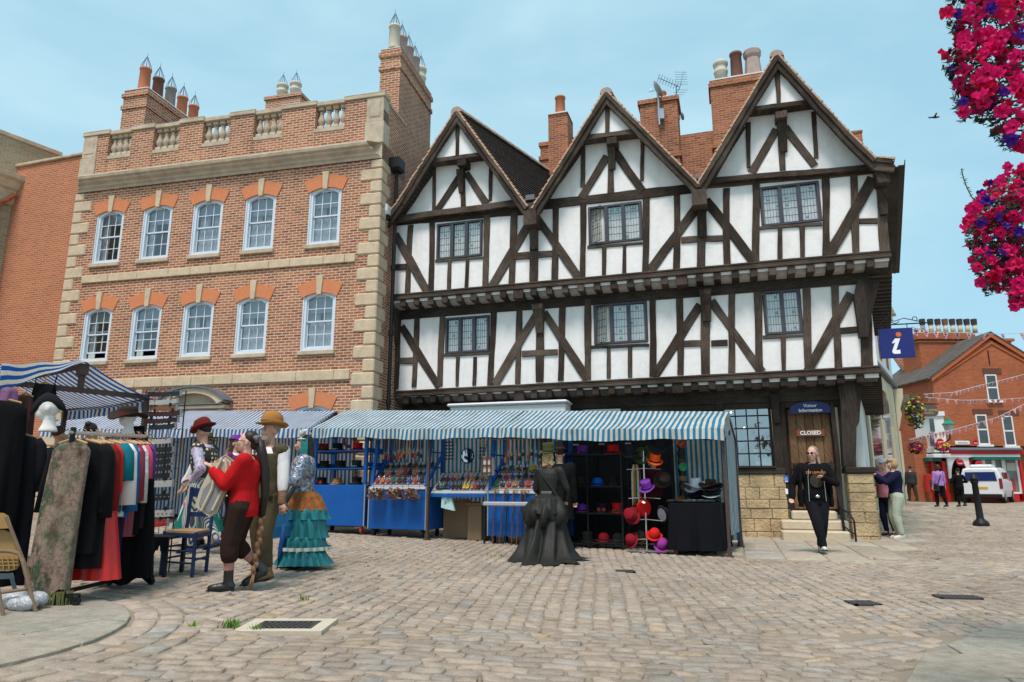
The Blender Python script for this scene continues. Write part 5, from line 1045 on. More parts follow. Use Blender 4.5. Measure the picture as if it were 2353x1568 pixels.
m = MB(); m.tube([(.02, -.1, -.75), (.02, -.1, .45)], .03, 8); m.tube([(-.1, -.15, .38), (-.28, -.2, .30), (-.2, -.17, .42)], .012, 5); m.bbox((-.0, -.12, -.55), (.18, .1, -.2), .01); m.obj('mast', plain('galvanised', (.40, .44, .48), .45, .1, 6, 0, .5), sd)
p = thw(1559, 300, 3.4); ae = thing('tv_aerial', 'tall television aerial on a thin mast above the middle chimney', 'aerial', p)
m = MB(); m.tube([(0, 0, -.75), (0, 0, 1.55)], .016, 6); m.obj('mast', M_CAGE, ae)
m = MB(); a0, a1 = Vector((-.55, 0, 1.82)), Vector((.12, 0, 1.50)); m.tube([a0, a1], .012, 5)
for k in range(9): p_ = a0.lerp(a1, k / 8.0); m.tube([p_ + Vector((.03, -.09, .09)), p_ - Vector((.03, -.09, .09))], .008, 4)
for sz in (1, -1):
 for k in range(6): p_ = a1 + Vector((.08 - .07 * k * .6 - .02, 0, sz * (.10 + .085 * k))) + Vector((.04 * k * sz, 0, 0)); m.tube([p_ + Vector((-.22, -.1, -.06)), p_ + Vector((.22, .1, .06))], .006, 4)
 m.tube([a1, a1 + Vector((.24 * sz - .1, 0, sz * .56))], .008, 4)
m.obj('elements', M_CAGE, ae)
m = MB(); m.lathe((0, 0, 0), [(.02, 0), (.12, .03), (.13, .05), (.02, .02)], 14); m.xf(Matrix.Translation((.08, -.1, .42)) @ Matrix.Rotation(rad(75), 4, 'Y')); m.bbox((-.14, -.08, .34), (.06, .0, .48), .01); m.obj('small_dish', plain('dish_grey', (0, 0, 0)), ae)
br = at(2148, 270, 30); bd = thing('bird', 'small dark bird flying alone in the open sky', 'bird', br)
m = MB(); m.ell((0, 0, 0), (.17, .06, .05)); m.ell((.17, 0, .02), (.05, .04, .04)); m.loft([[(-.05, 0, .03), (.06, 0, .03), (.04, 0, .04)], [(-.12, .3, .10), (-.05, .3, .10), (-.06, .3, .11)]]); m.loft([[(-.05, 0, .03), (.06, 0, .03), (.04, 0, .04)], [(-.12, -.3, .06), (-.05, -.3, .06), (-.06, -.3, .07)]]); m.loft([[(-.14, -.03, 0), (-.14, .03, 0), (-.14, 0, .02)], [(-.30, -.06, 0), (-.30, .06, 0), (-.30, 0, .01)]]); m.obj('body', plain('bird_dark', (.03, .035, .04), .8), bd)
P0 = gp(1661, 1279); ST = Frame(P0, -23.0); SD_ = -23.0
def sx(x, y=1150, ly=0.0): return ST.p(x, y, ly)[0]
def sg(lx, ly):
 q = ST.wld(lx, ly); return gz(q.x, q.y)
def SW(lx, ly, z=0.0):
 "world point above the ground at stall coordinates"
 q = ST.wld(lx, ly); return Vector((q.x, q.y, gz(q.x, q.y) + z))
def SPT(x, y, ly): q = ST.p(x, y, ly); return ST.wld(q[0], ly, q[1])
def sheet(m, fn, nu, nv, u0=0.0, u1=1.0, v0=0.0, v1=1.0, mi=0):
 o = len(m.v); uv = []
 for j in range(nv + 1):
  for i in range(nu + 1):
   u, v = u0 + (u1 - u0) * i / nu, v0 + (v1 - v0) * j / nv; p, t = fn(u, v); m.v.append(tuple(p)); uv.append(t)
 for j in range(nv):
  for i in range(nu):
   q = [j * (nu + 1) + i, j * (nu + 1) + i + 1, (j + 1) * (nu + 1) + i + 1, (j + 1) * (nu + 1) + i]
   m.uv[len(m.f)] = [uv[k] for k in q]; m.f.append(tuple(o + k for k in q)); m.m.append(mi)
STR_R = stripes('stripe_turquoise', (.74, .71, .62), (.035, .25, .46), .098)
STR_B = stripes('stripe_blue', (.72, .71, .66), (.045, .16, .42), .098)
STR_V = stripes('stripe_strong_blue', (.74, .71, .63), (.015, .10, .40), .115)
M_RUST = plain('rusty_pole', (.075, .045, .035), .7, .3, 20, .2)
def stall(label, px0, px1, mat, sag=.05, back=True, side=False, fr=None, zeave=None, zr=None, dep=2.0):
 f = fr or ST; q0, q1 = f.p(px0, 985, -.1), f.p(px1, 985, -.1); pm = f.p(983 if px0 < 1000 else 1264, 1150, 0)[0]; x0, x1 = q0[0], q1[0]
 t = thing('market_stall', label, 'market stall', f.O, math.degrees(f.yaw), 'striped market stalls')
 def gl(x, y): q = f.wld(x, y); return gz(q.x, q.y) - f.O.z
 e0, e1 = [f.p(px, 984, -.15)[1] for px in (px0, px1)]; r0, r1 = [f.p(px, 946.5, .95)[1] for px in (px0, px1)]
 ez = lambda x: e0 + (e1 - e0) * (x - x0) / (x1 - x0); rz_ = lambda x: r0 + (r1 - r0) * (x - x0) / (x1 - x0)
 n = max(8, int((x1 - x0) / .12)); W = x1 - x0
 ph = R.uniform(0, 6)
 def dip(u, v): return -sag * math.sin(math.pi * u) * (.4 + .6 * math.sin(math.pi * v)) - .018 * math.sin(u * W * 3.1 + ph) * math.sin(math.pi * v) + .008 * math.sin(u * W * 9 + ph)
 def front(u, v):
  x = x0 + W * u; y = .95 + (-.15 - .95) * v; return (x + .012 * math.sin(v * 5 + u * 9), y, rz_(x) + (ez(x) - rz_(x)) * v + dip(u, v) * v), (x, y)
 def rear(u, v):
  x = x0 + W * u; y = .95 + (dep + .05 - .95) * v; return (x, y, rz_(x) + (ez(x) - rz_(x)) * v + dip(u, v) * v), (x, y)
 m = MB(); sheet(m, front, n, 10); sheet(m, rear, n, 8); m.obj('canopy', mat, t, True)
 m = MB(); hh = .19
 def val(u, v):
  x = x0 + W * u; p, _ = front(u, 1.0); w = .022 * math.sin(x * 7 + ph) + .012 * math.sin(x * 17); return (p[0], p[1] - .004 - v * .02 + w * v, p[2] - .002 - hh * v * (1 + .10 * math.sin(x * 2.3 + ph))), (x, -.15 - v * hh)
 sheet(m, val, n * 2, 3); m.obj('valance', mat, t, True)
 if back:
  m = MB()
  def bk(u, v):
   x = x0 + W * u; zt = ez(x) - .02; zb = gl(x, dep) + .12; return (x, dep - .02 + .03 * math.sin(x * 5) * v + .015 * math.sin(x * 13 + ph), zt + (zb - zt) * v), (x, v)
  sheet(m, bk, n * 2, 6); m.obj('back_sheet', mat, t, True)
 if side:
  m = MB()
  def sd(u, v):
   y = .55 + (dep - .55) * u; zt = ez(x1) + (rz_(x1) - ez(x1)) * (1 - abs(y - .95) / 1.1); zb = gl(x1, y) + .3; return (x1 - .03 + .02 * math.sin(y * 9) * v, y, zt + (zb - zt) * v), (y, v)
  sheet(m, sd, 14, 8); m.obj('side_sheet', mat, t, True)
  m = MB(); m.add([(x1, -.15, ez(x1)), (x1, .95, rz_(x1)), (x1 + .01, .95, rz_(x1) - .3), (x1 + .01, -.1, ez(x1) - .17)], [(0, 1, 2, 3)]); m.uv[0] = [(0, 0), (1.1, 0), (1.1, .3), (0, .2)]; m.obj('gable_flap', mat, t)
 poles = ([(pm, 0)] if px0 > 700 else []) + ([(x1 - .03, 0)] if px0 > 1000 else []) + [(x1 - .03, dep), (x0 + .03, dep)]
 for k, (x, y) in enumerate(poles):
  m = MB(); zb = gl(x, y); zt = ez(x) - .03; m.bar((x, y, zb), (x, y, zt), .045, .045, (0, 1, 0)); m.box((x - .06, y - .06, zb), (x + .06, y + .06, zb + .012)); m.box((x - .035, y - .035, zb + .012), (x + .035, y + .035, zb + .12)); m.box((x - .04, y - .04, zt - .1), (x + .04, y + .04, zt)); m.obj('pole', M_RUST, t)
 m = MB()
 for y, zf in ((-.02, ez), (dep, ez), (.95, rz_)): m.bar((x0, y, zf(x0) - .05), (x1, y, zf(x1) - .05), .04, .04)
 for x in (x0 + .02, (x0 + x1) / 2, x1 - .02):
  for ya, yb in ((-.02, .95), (dep, .95)): m.bar((x, ya, ez(x) - .05), (x, yb, rz_(x) - .05), .035, .035)
  m.bar((x, .95, ez(x) - .05), (x, .95, rz_(x)), .04, .04, (0, 1, 0))
 m.obj('roof_frame', M_RUST, t); return t
stall('striped stall at the right end of the row, over the hat racks', 1160, 1662, STR_R, .05, side=True)
stall('middle striped stall of the row, over the blue carts of leather goods', 722, 1158, STR_R, .05)
LF = Frame(SW(sx(722), .0), -14.0)
stall('striped stall left of the hat cart, behind the people in costume', 352, 716, STR_B, .06, fr=LF)
LF2 = Frame(LF.wld(LF.p(350, 1150, 0)[0], 0.1, -.05), -8.0)
stall('leftmost stall of the striped row, seen over the clothes rail', 100, 348, STR_B, .06, fr=LF2)
M_BLUE = plain('cart_blue', (.004, .085, .33), .5, .22, 2.2, .12, spec=.3); M_BLUED = plain('cart_blue_worn', (.012, .10, .43), .55, .15, 5, .1); M_FELT = plain('grey_felt', (.36, .36, .39), .95, .12, 30, .4, bs=90); M_COPPER = plain('copper_rail', (.42, .19, .12), .35, .15, 9, 0, .8); M_ALU = plain('alu_edge', (.42, .43, .45), .4, .1, 9, 0, .6)
def caster(t, x, y, z, red=False):
 m = MB(); m.lathe((0, 0, 0), [(.012, -.02), (.055, -.02), (.06, -.012), (.06, .012), (.055, .02), (.012, .02)], 14); m.xf(Matrix.Translation((x, y, z + .06)) @ Matrix.Rotation(math.pi / 2, 4, 'Y')); m.bbox((x - .03, y - .035, z + .075), (x + .03, y + .035, z + .15), .006); m.obj('caster', plain('caster_red', (.45, .05, .03), .5) if red else M_BLACKM, t)
def cart(label, px0, px1, ly, kind):
 x0, x1 = sx(px0, 1200, ly), sx(px1, 1200, ly); cx = (x0 + x1) / 2; O = SW(cx, ly); t = thing('market_cart', label, 'market cart', O, SD_, 'blue wheeled market carts'); W = x1 - x0; h = W / 2; D = .75
 m = MB(); m.bbox((-h, 0, .15), (h, D, .98), .008); m.obj('body', M_BLUE, t)
 m = MB(); m.box((-h - .012, -.012, .15), (-h + .012, .01, .98)); m.box((h - .012, -.013, .15), (h + .012, .01, .98)); m.obj('edge_strips', M_ALU, t)
 for x, y, r in ((-h + .1, .08, False), (h - .1, .08, kind == 'shelf'), (-h + .1, D - .1, False), (h - .1, D - .1, False)): caster(t, x, y, 0, r)
 top = 2.02
 for x, y in ((-h + .035, .04), (h - .035, .04), (-h + .035, D - .04), (h - .035, D - .04)):
  if kind != 'shelf' and y < .1: continue
  m = MB(); m.bbox((x - .035, y - .035, .982), (x + .035, y + .035, top), .005); m.obj('post', M_BLUE, t)
 m = MB(); m.bbox((-h, -.0, top - .001), (h, .07, top + .07), .005); m.bbox((-h, D - .07, top - .001), (h, D, top + .07), .005)
 for s in (-1, 1):
  m.bbox((s * (h - .035) - .035, .072, top), (s * (h - .035) + .035, D - .072, top + .069), .005)
  for z in (1.35, 1.65): m.box((s * (h - .02) - .012, .08, z), (s * (h - .02) + .012, D - .08, z + .09 if kind == 'shelf' else z + .03))
 m.obj('top_frame', M_BLUE, t)
 if kind == 'shelf':
  for z in (1.30, 1.67): m = MB(); m.bbox((-h + .072, .02, z), (h - .072, D - .02, z + .03), .005); m.obj('shelf', M_BLUE, t)
 else:
  for s in (-1, 1): m = MB(); m.bar((s * (h - .03), .02, 1.0), (s * (h - .03), D - .1, 1.60), .05, .05); m.bar((s * (h - .03), .04, .98), (s * (h - .03), .04 + .18, top), .06, .06); m.obj('side_brace', M_BLUE, t)
  m = MB(); m.loft([[(-h + .06, .0, .985), (h - .06, .0, .985), (h - .06, .62, 1.46), (-h + .06, .62, 1.46)], [(-h + .06, -.012, 1.0), (h - .06, -.012, 1.0), (h - .06, .61, 1.475), (-h + .06, .61, 1.475)]]); m.obj('display_board', M_FELT, t)
  m = MB(); m.bbox((-h + .02, -.02, .93), (h - .02, .03, .984), .004); m.obj('felt_lip', plain('white_lip', (.58, .58, .60), .8), t)
  m = MB()
  for k in range(3): y, z = .03 + .2 * k, 1.035 + .152 * k; m.tube([(-h + .07, y - .02, z), (h - .07, y - .02, z)], .008, 6)
  m.tube([(-h, .05, 1.95), (h, .05, 1.95)], .010, 6); m.obj('copper_rails', M_COPPER, t)
 return t, x0, x1, O
c1 = cart('blue wheeled shelf cart holding rows of top hats', 711, 836, .12, 'shelf')
c2 = cart('blue wheeled cart with sloping display and three wire baskets', 846, 978, .10, 'slope')
c3 = cart('blue wheeled cart with walking sticks leaning on its front', 1121, 1290, .16, 'slope')
xa, xb = c2[2] + .06, c3[1] - .02; O = SW((xa + xb) / 2, .2); tb = thing('display_table', 'narrow sloping felt display between the two carts of leather goods', 'display table', O, SD_); h = (xb - xa) / 2
m = MB(); m.loft([[(-h, -.02, .88), (h, -.02, .88), (h, .42, 1.28), (-h, .42, 1.28)], [(-h, -.032, .895), (h, -.032, .895), (h, .41, 1.295), (-h, .41, 1.295)]]); m.obj('display_board', M_FELT, tb)
m = MB(); m.bbox((-h, -.05, .82), (h, .0, .879), .004); m.bbox((-h, .36, .82), (h, .42, .879), .004); m.obj('blue_rail', M_BLUE, tb); m = MB()
for k in range(2): m.tube([(-h, .03 + .19 * k, .945 + .17 * k), (h, .03 + .19 * k, .945 + .17 * k)], .008, 6)
m.obj('copper_rails', M_COPPER, tb)
M_CARD = plain('cardboard', (.27, .185, .11), .9, .15, 4, .2)
for px0, px1, hh, ly, lab in ((1018, 1080, .72, .75, 'plain cardboard box in shade under the sloping display'), (1074, 1106, .66, .55, 'open cardboard box with raised flap beside the walking sticks')):
 a, b = sx(px0, 1200, ly), sx(px1, 1200, ly); O = SW((a + b) / 2, ly); t = thing('cardboard_box', lab, 'box', O, SD_); w = (b - a) / 2
 m = MB(); m.bbox((-w, 0, 0), (w, .45, hh), .01); m.obj('carton', M_CARD, t); m = MB(); m.loft([[(-w, .0, hh), (w, .0, hh), (w, .012, hh), (-w, .012, hh)], [(-w - .03, -.12, hh + .05), (w + .03, -.12, hh + .05), (w + .03, -.11, hh + .06), (-w - .03, -.11, hh + .06)]]); m.obj('flap', M_CARD, t)
p = SPT(1026, 1150, .22); bgt = thing('carrier_bag', 'pale green and white plastic carrier bag hanging under the display', 'bag', p, SD_ + 12)
m = MB(); sheet(m, lambda u, v: (((u - .5) * (.16 + .12 * v) + .04 * v, -.03 - .03 * math.sin(3.14 * u) * v + .012 * math.sin(u * 13), .20 - .34 * v - .06 * u * v), (u, v)), 10, 8); sheet(m, lambda u, v: (((.5 - u) * (.16 + .12 * v) + .04 * v, .03 + .03 * math.sin(3.14 * u) * v, .20 - .34 * v - .06 * (1 - u) * v), (u, v)), 10, 8); m.obj('bag', plain('bag_mint', (.42, .62, .60), .4, .15, 6, .2, bs=14, bd=.03), bgt, True)
text('SPCA', .075, plain('bag_blue', (.05, .20, .35), .5), bgt, (.03, -.075, .03), (math.pi / 2, rad(-50), 0), name='lettering')
LEA = {'black': (.014, .013, .013), 'brown': (.10, .035, .018), 'red': (.36, .02, .02), 'orange': (.50, .13, .02), 'navy': (.02, .04, .22), 'green': (.012, .09, .06), 'tan': (.33, .17, .07), 'yellow': (.55, .36, .03)}
def leather(c): return plain('leather_' + c, LEA[c], .4, .2, 30, .15, spec=.45)
M_STEEL = plain('polished_steel', (.60, .60, .62), .22, .05, 5, 0, .7)
FL = {}
def flask(c, kind):
 "hip flask in a leather sleeve with its strap"
 k = (c, kind); grp = 'leather flask holders on the sloping displays'
 if k in FL: return dup(FL[k], (0, 0, 0))
 t = thing('flask_holder', 'x', 'flask', (0, 0, 0), SD_, grp); w = {0: .036, 1: .026, 2: .045}[kind]; h = {0: .095, 1: .12, 2: .085}[kind]
 m = MB(); m.bbox((-w, -.022, 0), (w, .0, h * .55), .006); m.obj('sleeve', leather(c), t)
 m = MB(); m.bbox((-w * .9, -.019, h * .55 + .0005), (w * .9, -.003, h), .006); m.lathe((0, -.011, h), [(.012, 0), (.012, .022), (.004, .024)], 8); m.obj('flask', M_STEEL if kind < 2 else leather(c), t)
 m = MB(); m.bbox((-.010, -.030, h * .25), (.010, -.0225, h + .01), .002); m.bbox((-.009, -.018, h + .024), (.009, -.004, h + .075), .003); m.obj('strap', leather(c if c != 'red' else 'red'), t); FL[k] = t; return t
def lay(n, O, h, y0, z0, cols, where, tilt=-38):
 for k in range(n):
  c, kd = cols[k % len(cols)]; t = flask(c, kd); x = -h + .08 + (2 * h - .16) * (k + .5) / n + R.uniform(-.008, .008)
  t.scale = (1.25, 1.25, 1.25); q = Matrix.Rotation(rad(SD_), 3, 'Z') @ Vector((x, y0, z0)); t.location = Vector(O) + q; t.rotation_euler = (rad(tilt), 0, rad(SD_ + R.uniform(-5, 5))); t['label'] = '%s leather flask holder, %s' % (c, where)
B_, N_, O_, R_, K_, G_, T_, Y_ = 'black', 'brown', 'orange', 'red', 'navy', 'green', 'tan', 'yellow'
H2 = (c2[2] - c2[1]) / 2
lay(9, c2[3], H2, .42, 1.365, [(B_, 0), (B_, 0), (B_, 0), (N_, 0), (B_, 2), (N_, 2), (B_, 0), (B_, 0), (B_, 2)], 'top row of the display above the wire baskets')
lay(9, c2[3], H2, .22, 1.212, [(B_, 0), (O_, 0), (B_, 0), (O_, 0), (R_, 2), (B_, 2), (O_, 0), (B_, 0), (B_, 2)], 'middle row of the display above the wire baskets')
lay(9, c2[3], H2, .02, 1.060, [(R_, 0), (O_, 0), (R_, 0), (G_, 2), (B_, 2), (B_, 2), (K_, 0), (R_, 0), (B_, 2)], 'bottom row of the display above the wire baskets')
lay(10, O := SW((xa + xb) / 2, .2), h, .20, 1.135, [(N_, 0), (N_, 0), (R_, 0), (T_, 1), (B_, 1), (R_, 1), (O_, 1), (B_, 1), (T_, 1), (Y_, 1)], 'upper row of the narrow display between the carts')
lay(13, O, h, .02, .975, [(B_, 0), (G_, 0), (B_, 2), (K_, 1), (B_, 1), (B_, 1), (B_, 1), (Y_, 1), (Y_, 1), (T_, 1), (R_, 1), (B_, 1), (B_, 1)], 'lower row of the narrow display between the carts')
H3 = (c3[2] - c3[1]) / 2
lay(9, c3[3], H3, .42, 1.365, [(N_, 0), (G_, 2), (N_, 0), (B_, 0), (Y_, 2), (B_, 0), (B_, 0), (R_, 0), (B_, 0)], 'top row of the display above the walking sticks')
lay(10, c3[3], H3, .22, 1.212, [(B_, 0), (R_, 0), (K_, 0), (B_, 0), (B_, 2), (B_, 0), (R_, 0), (B_, 0), (B_, 0), (B_, 0)], 'middle row of the display above the walking sticks')
lay(10, c3[3], H3, .02, 1.060, [(G_, 2), (B_, 0), (R_, 0), (T_, 2), (B_, 2), (R_, 2), (B_, 0), (B_, 0), (B_, 0), (R_, 0)], 'bottom row of the display above the walking sticks')
LE = {}
def lead(c, cup):
 k = (c, cup)
 if k in LE: return dup(LE[k], (0, 0, 0))
 t = thing('strap_with_cup', 'x', 'strap', (0, 0, 0), SD_, 'leather straps with cups hanging from copper bars'); m = MB()
 m.bbox((-.012, -.006, -.26), (.012, .0, .02), .002); m.bbox((-.012, .014, -.22), (.012, .02, .02), .002); m.bbox((-.012, -.006, .0205), (.012, .02, .026), .002); m.obj('strap', leather(c), t)
 m = MB(); m.tube([(0, 0, -.25), (.006, 0, -.29), (-.004, 0, -.32)], .006, 5); m.obj('clip', plain('brass', (.55, .34, .10), .3, .1, 9, 0, .8), t)
 m = MB(); m.lathe((0, 0, -.41), [(.004, .09), (.03, .085), (.034, .05), (.032, .01), (.036, 0)], 10); m.obj('cup', leather(cup), t); LE[k] = t; return t
def hangrow(O, h, n, cols, where):
 for k in range(n):
  c, cup = cols[k % len(cols)]; t = lead(c, cup); q = Matrix.Rotation(rad(SD_), 3, 'Z') @ Vector((-h * .55 + 1.4 * h * k / n + R.uniform(-.01, .01), .05, 1.955)); t.location = Vector(O) + q; t.rotation_euler = (0, rad(R.uniform(-4, 4)), rad(SD_ + R.uniform(-30, 30)))
  t.scale = (1, 1, R.uniform(.8, 1.1)); t['label'] = '%s strap with %s cup, hanging %s' % (c, cup, where)
hangrow(c2[3], H2, 15, [('brown', 'orange'), ('black', 'black'), ('navy', 'red'), ('brown', 'black'), ('black', 'black'), ('brown', 'red'), ('black', 'red'), ('brown', 'orange'), ('black', 'black'), ('brown', 'orange')], 'above the wire baskets')
hangrow(c3[3], H3, 13, [('brown', 'orange'), ('red', 'orange'), ('brown', 'black'), ('brown', 'orange'), ('black', 'black'), ('brown', 'black'), ('tan', 'red'), ('black', 'black'), ('black', 'navy'), ('brown', 'black')], 'above the walking sticks')
SK = [(1132, .0, 'brown', 'crook'), (1147, .1, 'brown', 'crook'), (1161, .0, 'black', 'knob'), (1175, .0, 'brown', 'crook'), (1186, .1, 'brown', 'crook'), (1199, .0, 'black', 'knob'), (1209, -.1, 'brown', 'crook'), (1222, .1, 'orange', 'crook'), (1236, .0, 'brown', 'knob')]
m_b = plain('stick_brown', (.13, .05, .03), .4, .25, 12, .1); m_k = plain('stick_black', (.012, .012, .012), .35); m_o = plain('stick_orange', (.45, .14, .04), .45, .2, 20)
for i, (px_, ln, c, k) in enumerate(SK):
 P = SW(sx(px_, 1230, .02), .02, 0); t = thing('walking_stick', ['reddish brown walking stick with brass handle, leftmost against the blue cart', 'brown walking stick second from the left end of the cart', 'black walking stick with silver knob, third from the left', 'brown brass topped walking stick, fourth from the left', 'brown walking stick leaning right with brass handle, fifth from the left', 'black walking stick with dark knob, sixth from the left', 'brown walking stick slanting left, seventh from the left', 'bright orange walking stick near the woman in black', 'brown walking stick with silver knob, beside the woman in black'][i], 'walking stick', P, SD_, 'walking sticks along the cart front')
 m = MB(); tp = (ln * .6, .10, .93); m.tube([(0, 0, 0), tp], [.010, .013], 7); m.obj('shaft', {'brown': m_b, 'black': m_k, 'orange': m_o}[c], t)
 m = MB(); tx, ty, tz = tp
 if k == 'crook': m.tube([(tx, ty, tz - .03), (tx, ty, tz + .04), (tx + .03, ty - .01, tz + .062), (tx + .075, ty - .015, tz + .055), (tx + .085, ty - .015, tz + .02)], .013, 7); m.obj('handle', plain('brass', (0, 0, 0)), t)
 else: m.tube([(tx, ty, tz - .05), (tx, ty, tz + .01)], .014, 7); m.ell((tx, ty, tz + .035), (.022, .022, .028)); m.obj('handle', M_STEEL, t)
P = SW((c3[1] + c3[2]) / 2, -.04); rk = thing('stick_rail', 'grey padded rail holding the walking sticks against the cart', 'rail', P, SD_); m = MB(); m.bbox((-H3, -.05, .70), (H3 - .1, .02, .78), .02); m.obj('padded_bar', M_FELT, rk); m = MB()
for x in (-H3 + .03, H3 - .15): m.bar((x, -.01, .02), (x, -.01, .699), .03, .03, (0, 1, 0))
m.obj('legs', M_BLACKM, rk)
for i, (a, b) in enumerate(((847, 886), (889, 929), (928, 968))):
 P = SPT((a + b) / 2, 1136, -.03); t = thing('wire_basket', ['wire basket of leather offcuts, leftmost on the cart front', 'middle wire basket of leather offcuts on the cart front', 'wire basket with a round pale tag, nearest the rusty stall pole'][i], 'basket', P, SD_, 'wire baskets hung on the blue cart'); w, d, hh = .175, .13, .09; m = MB()
 for z, k in ((-hh, .86), (-hh * .5, .92), (0, .96), (hh * .5, 1), (hh, 1.03)): m.tube([(-w * k, -d, z), (w * k, -d, z), (w * k, d * .5, z), (-w * k, d * .5, z), (-w * k, -d, z)], .005, 4)
 for k in range(8): x = -w + 2 * w * k / 7; m.tube([(x * 1.03, -d, hh), (x * .86, -d, -hh), (x * .86, d * .5, -hh)], .004, 4)
 for s in (-1, 1): m.tube([(s * w * .7, d * .5, hh), (s * w * .7, d * .3, hh + .08), (s * w * .75, d * .5, hh + .10)], .004, 4)
 m.obj('wires', plain('copper_wire', (.16, .075, .05), .5, .2, 9, 0, .5), t)
 m = MB()
 for _ in range(70):
  c = Vector((R.uniform(-w, w) * .82, R.uniform(-d, d * .4) * .85, R.uniform(-hh, hh * 1.25))); a_ = Vector((R.gauss(0, 1), R.gauss(0, 1), R.gauss(0, 1))).normalized() * .035; b_ = a_.orthogonal().normalized() * .018
  m.add([c - a_ - b_, c + a_ - b_, c + a_ + b_, c - a_ + b_], [(0, 1, 2, 3)], R.choice((0, 0, 1, 2)))
 o = m.obj('leather_offcuts', [plain('offcut_dark', (.05, .025, .018), .6, .3, 30), plain('offcut_tan', (.22, .12, .07), .6, .3, 30), plain('offcut_pale', (.42, .33, .25), .6, .2, 30)]); o.location = P; o.rotation_euler = (0, 0, rad(SD_)); tag(o, ['brown leather offcuts heaped in the leftmost wire basket', 'brown leather offcuts heaped in the middle wire basket', 'dark leather offcuts heaped in the wire basket by the rusty pole'][i], 'leather offcuts', kind='stuff')
M_LENS = plain('dark_lens', (.03, .045, .04), .15, .2, 30, 0, spec=.6)
for (x, y, w, hh, lab) in ((1030, 1036, .30, .36, 'rack of sunglasses hanging left of the round mirror'), (1108, 1034, .18, .36, 'narrow rack of sunglasses with two amber pairs on top')):
 P = SPT(x, y, 1.5); t = thing('sunglasses_rack', lab, 'sunglasses rack', P, SD_); m = MB()
 for k in range(6): z = -hh / 2 + hh * k / 5; m.tube([(-w / 2, .02, z), (w / 2, .02, z)], .006, 4)
 for s in (-1, 0, 1): m.tube([(s * w / 2, .02, -hh / 2), (s * w / 2, .02, hh * .9)], .006, 4)
 m.obj('wire_rack', M_STEEL, t); n = max(1, int(w / .14))
 for r_ in range(6):
  for k in range(n):
   m = MB(); cx, z = -w / 2 + w * (k + .5) / n, -hh / 2 + hh * r_ / 5
   for s in (-1, 1): m.ell((cx + s * .034, -.015, z), (.029, .006, .024), 10, 5)
   m.tube([(cx - .065, -.01, z + .015), (cx + .065, -.01, z + .015)], .004, 4); m.obj('sunglasses', plain('amber_lens', (.55, .30, .03), .2) if (n == 1 and r_ > 3) else M_LENS, t)
P = SPT(1074, 1048, 1.45); t = thing('round_mirror', 'round dark framed mirror standing among the sunglasses', 'mirror', P, SD_); m = MB(); m.loft([[(r * math.cos(a), y, r * math.sin(a)) for a in [6.283 * k / 24 for k in range(24)]] for r, y in ((.155, .02), (.165, .0), (.155, -.012), (.14, -.012))]); m.obj('frame', M_BLACKM, t); m = MB(); m.loft([[(.139 * math.cos(a), y, .139 * math.sin(a)) for a in [6.283 * k / 24 for k in range(24)]] for y in (-.0135, -.015)]); m.obj('mirror_glass', plain('mirror', (.55, .57, .6), .04, 0, 5, 0, 1.0), t); m = MB(); m.tube([(0, .02, -.16), (0, .05, -.6)], .012, 6); m.obj('stem', M_STEEL, t)
P = SPT(1122, 1068, .02); t = thing('strapped_bag', 'brown and cream strapped leather pannier hung on the cart post', 'bag', P, SD_); w = .10
m = MB(); m.loft([[(-w, -.05, -.17), (w, -.05, -.20), (w, .05, -.20), (-w, .05, -.17)], [(-w * 1.05, -.06, .15), (w * .95, -.06, .13), (w * .95, .06, .13), (-w * 1.05, .06, .15)]]); m.obj('body', plain('canvas_cream', (.52, .50, .46), .8, .1, 9), t); m = MB()
for x in (-w * .95, 0, w * .85): m.loft([[(x - .017, -.066, -.19), (x + .017, -.066, -.19), (x + .017, -.064, -.19), (x - .017, -.064, -.19)], [(x - .017, -.07, .15), (x + .017, -.07, .15), (x + .017, -.064, .15), (x - .017, -.064, .15)]])
for z in (-.16, -.02, .12): m.box((-w * 1.02, -.075, z - .017), (w * .98, -.0705, z + .017))
m.tube([(-w, 0, .15), (-w * .2, 0, .45), (w * .7, 0, .62), (w * .5, 0, .15)], .010, 5); m.obj('straps', leather('brown'), t)
def felt(n, c): return plain('felt_' + n, c, .95, .12, 30, .25, spec=.12, bs=120)
HC = {'red': (.52, .015, .012), 'black': (.014, .014, .016), 'purple': (.16, .035, .30), 'blue': (.01, .10, .42), 'orange': (.68, .075, .01), 'ochre': (.36, .16, .045), 'brown': (.035, .022, .018), 'green': (.05, .065, .025), 'dark red': (.22, .01, .018), 'dark green': (.022, .03, .024), 'magenta': (.26, .035, .26), 'grey': (.36, .37, .40), 'white': (.62, .63, .64), 'maroon': (.13, .018, .015)}
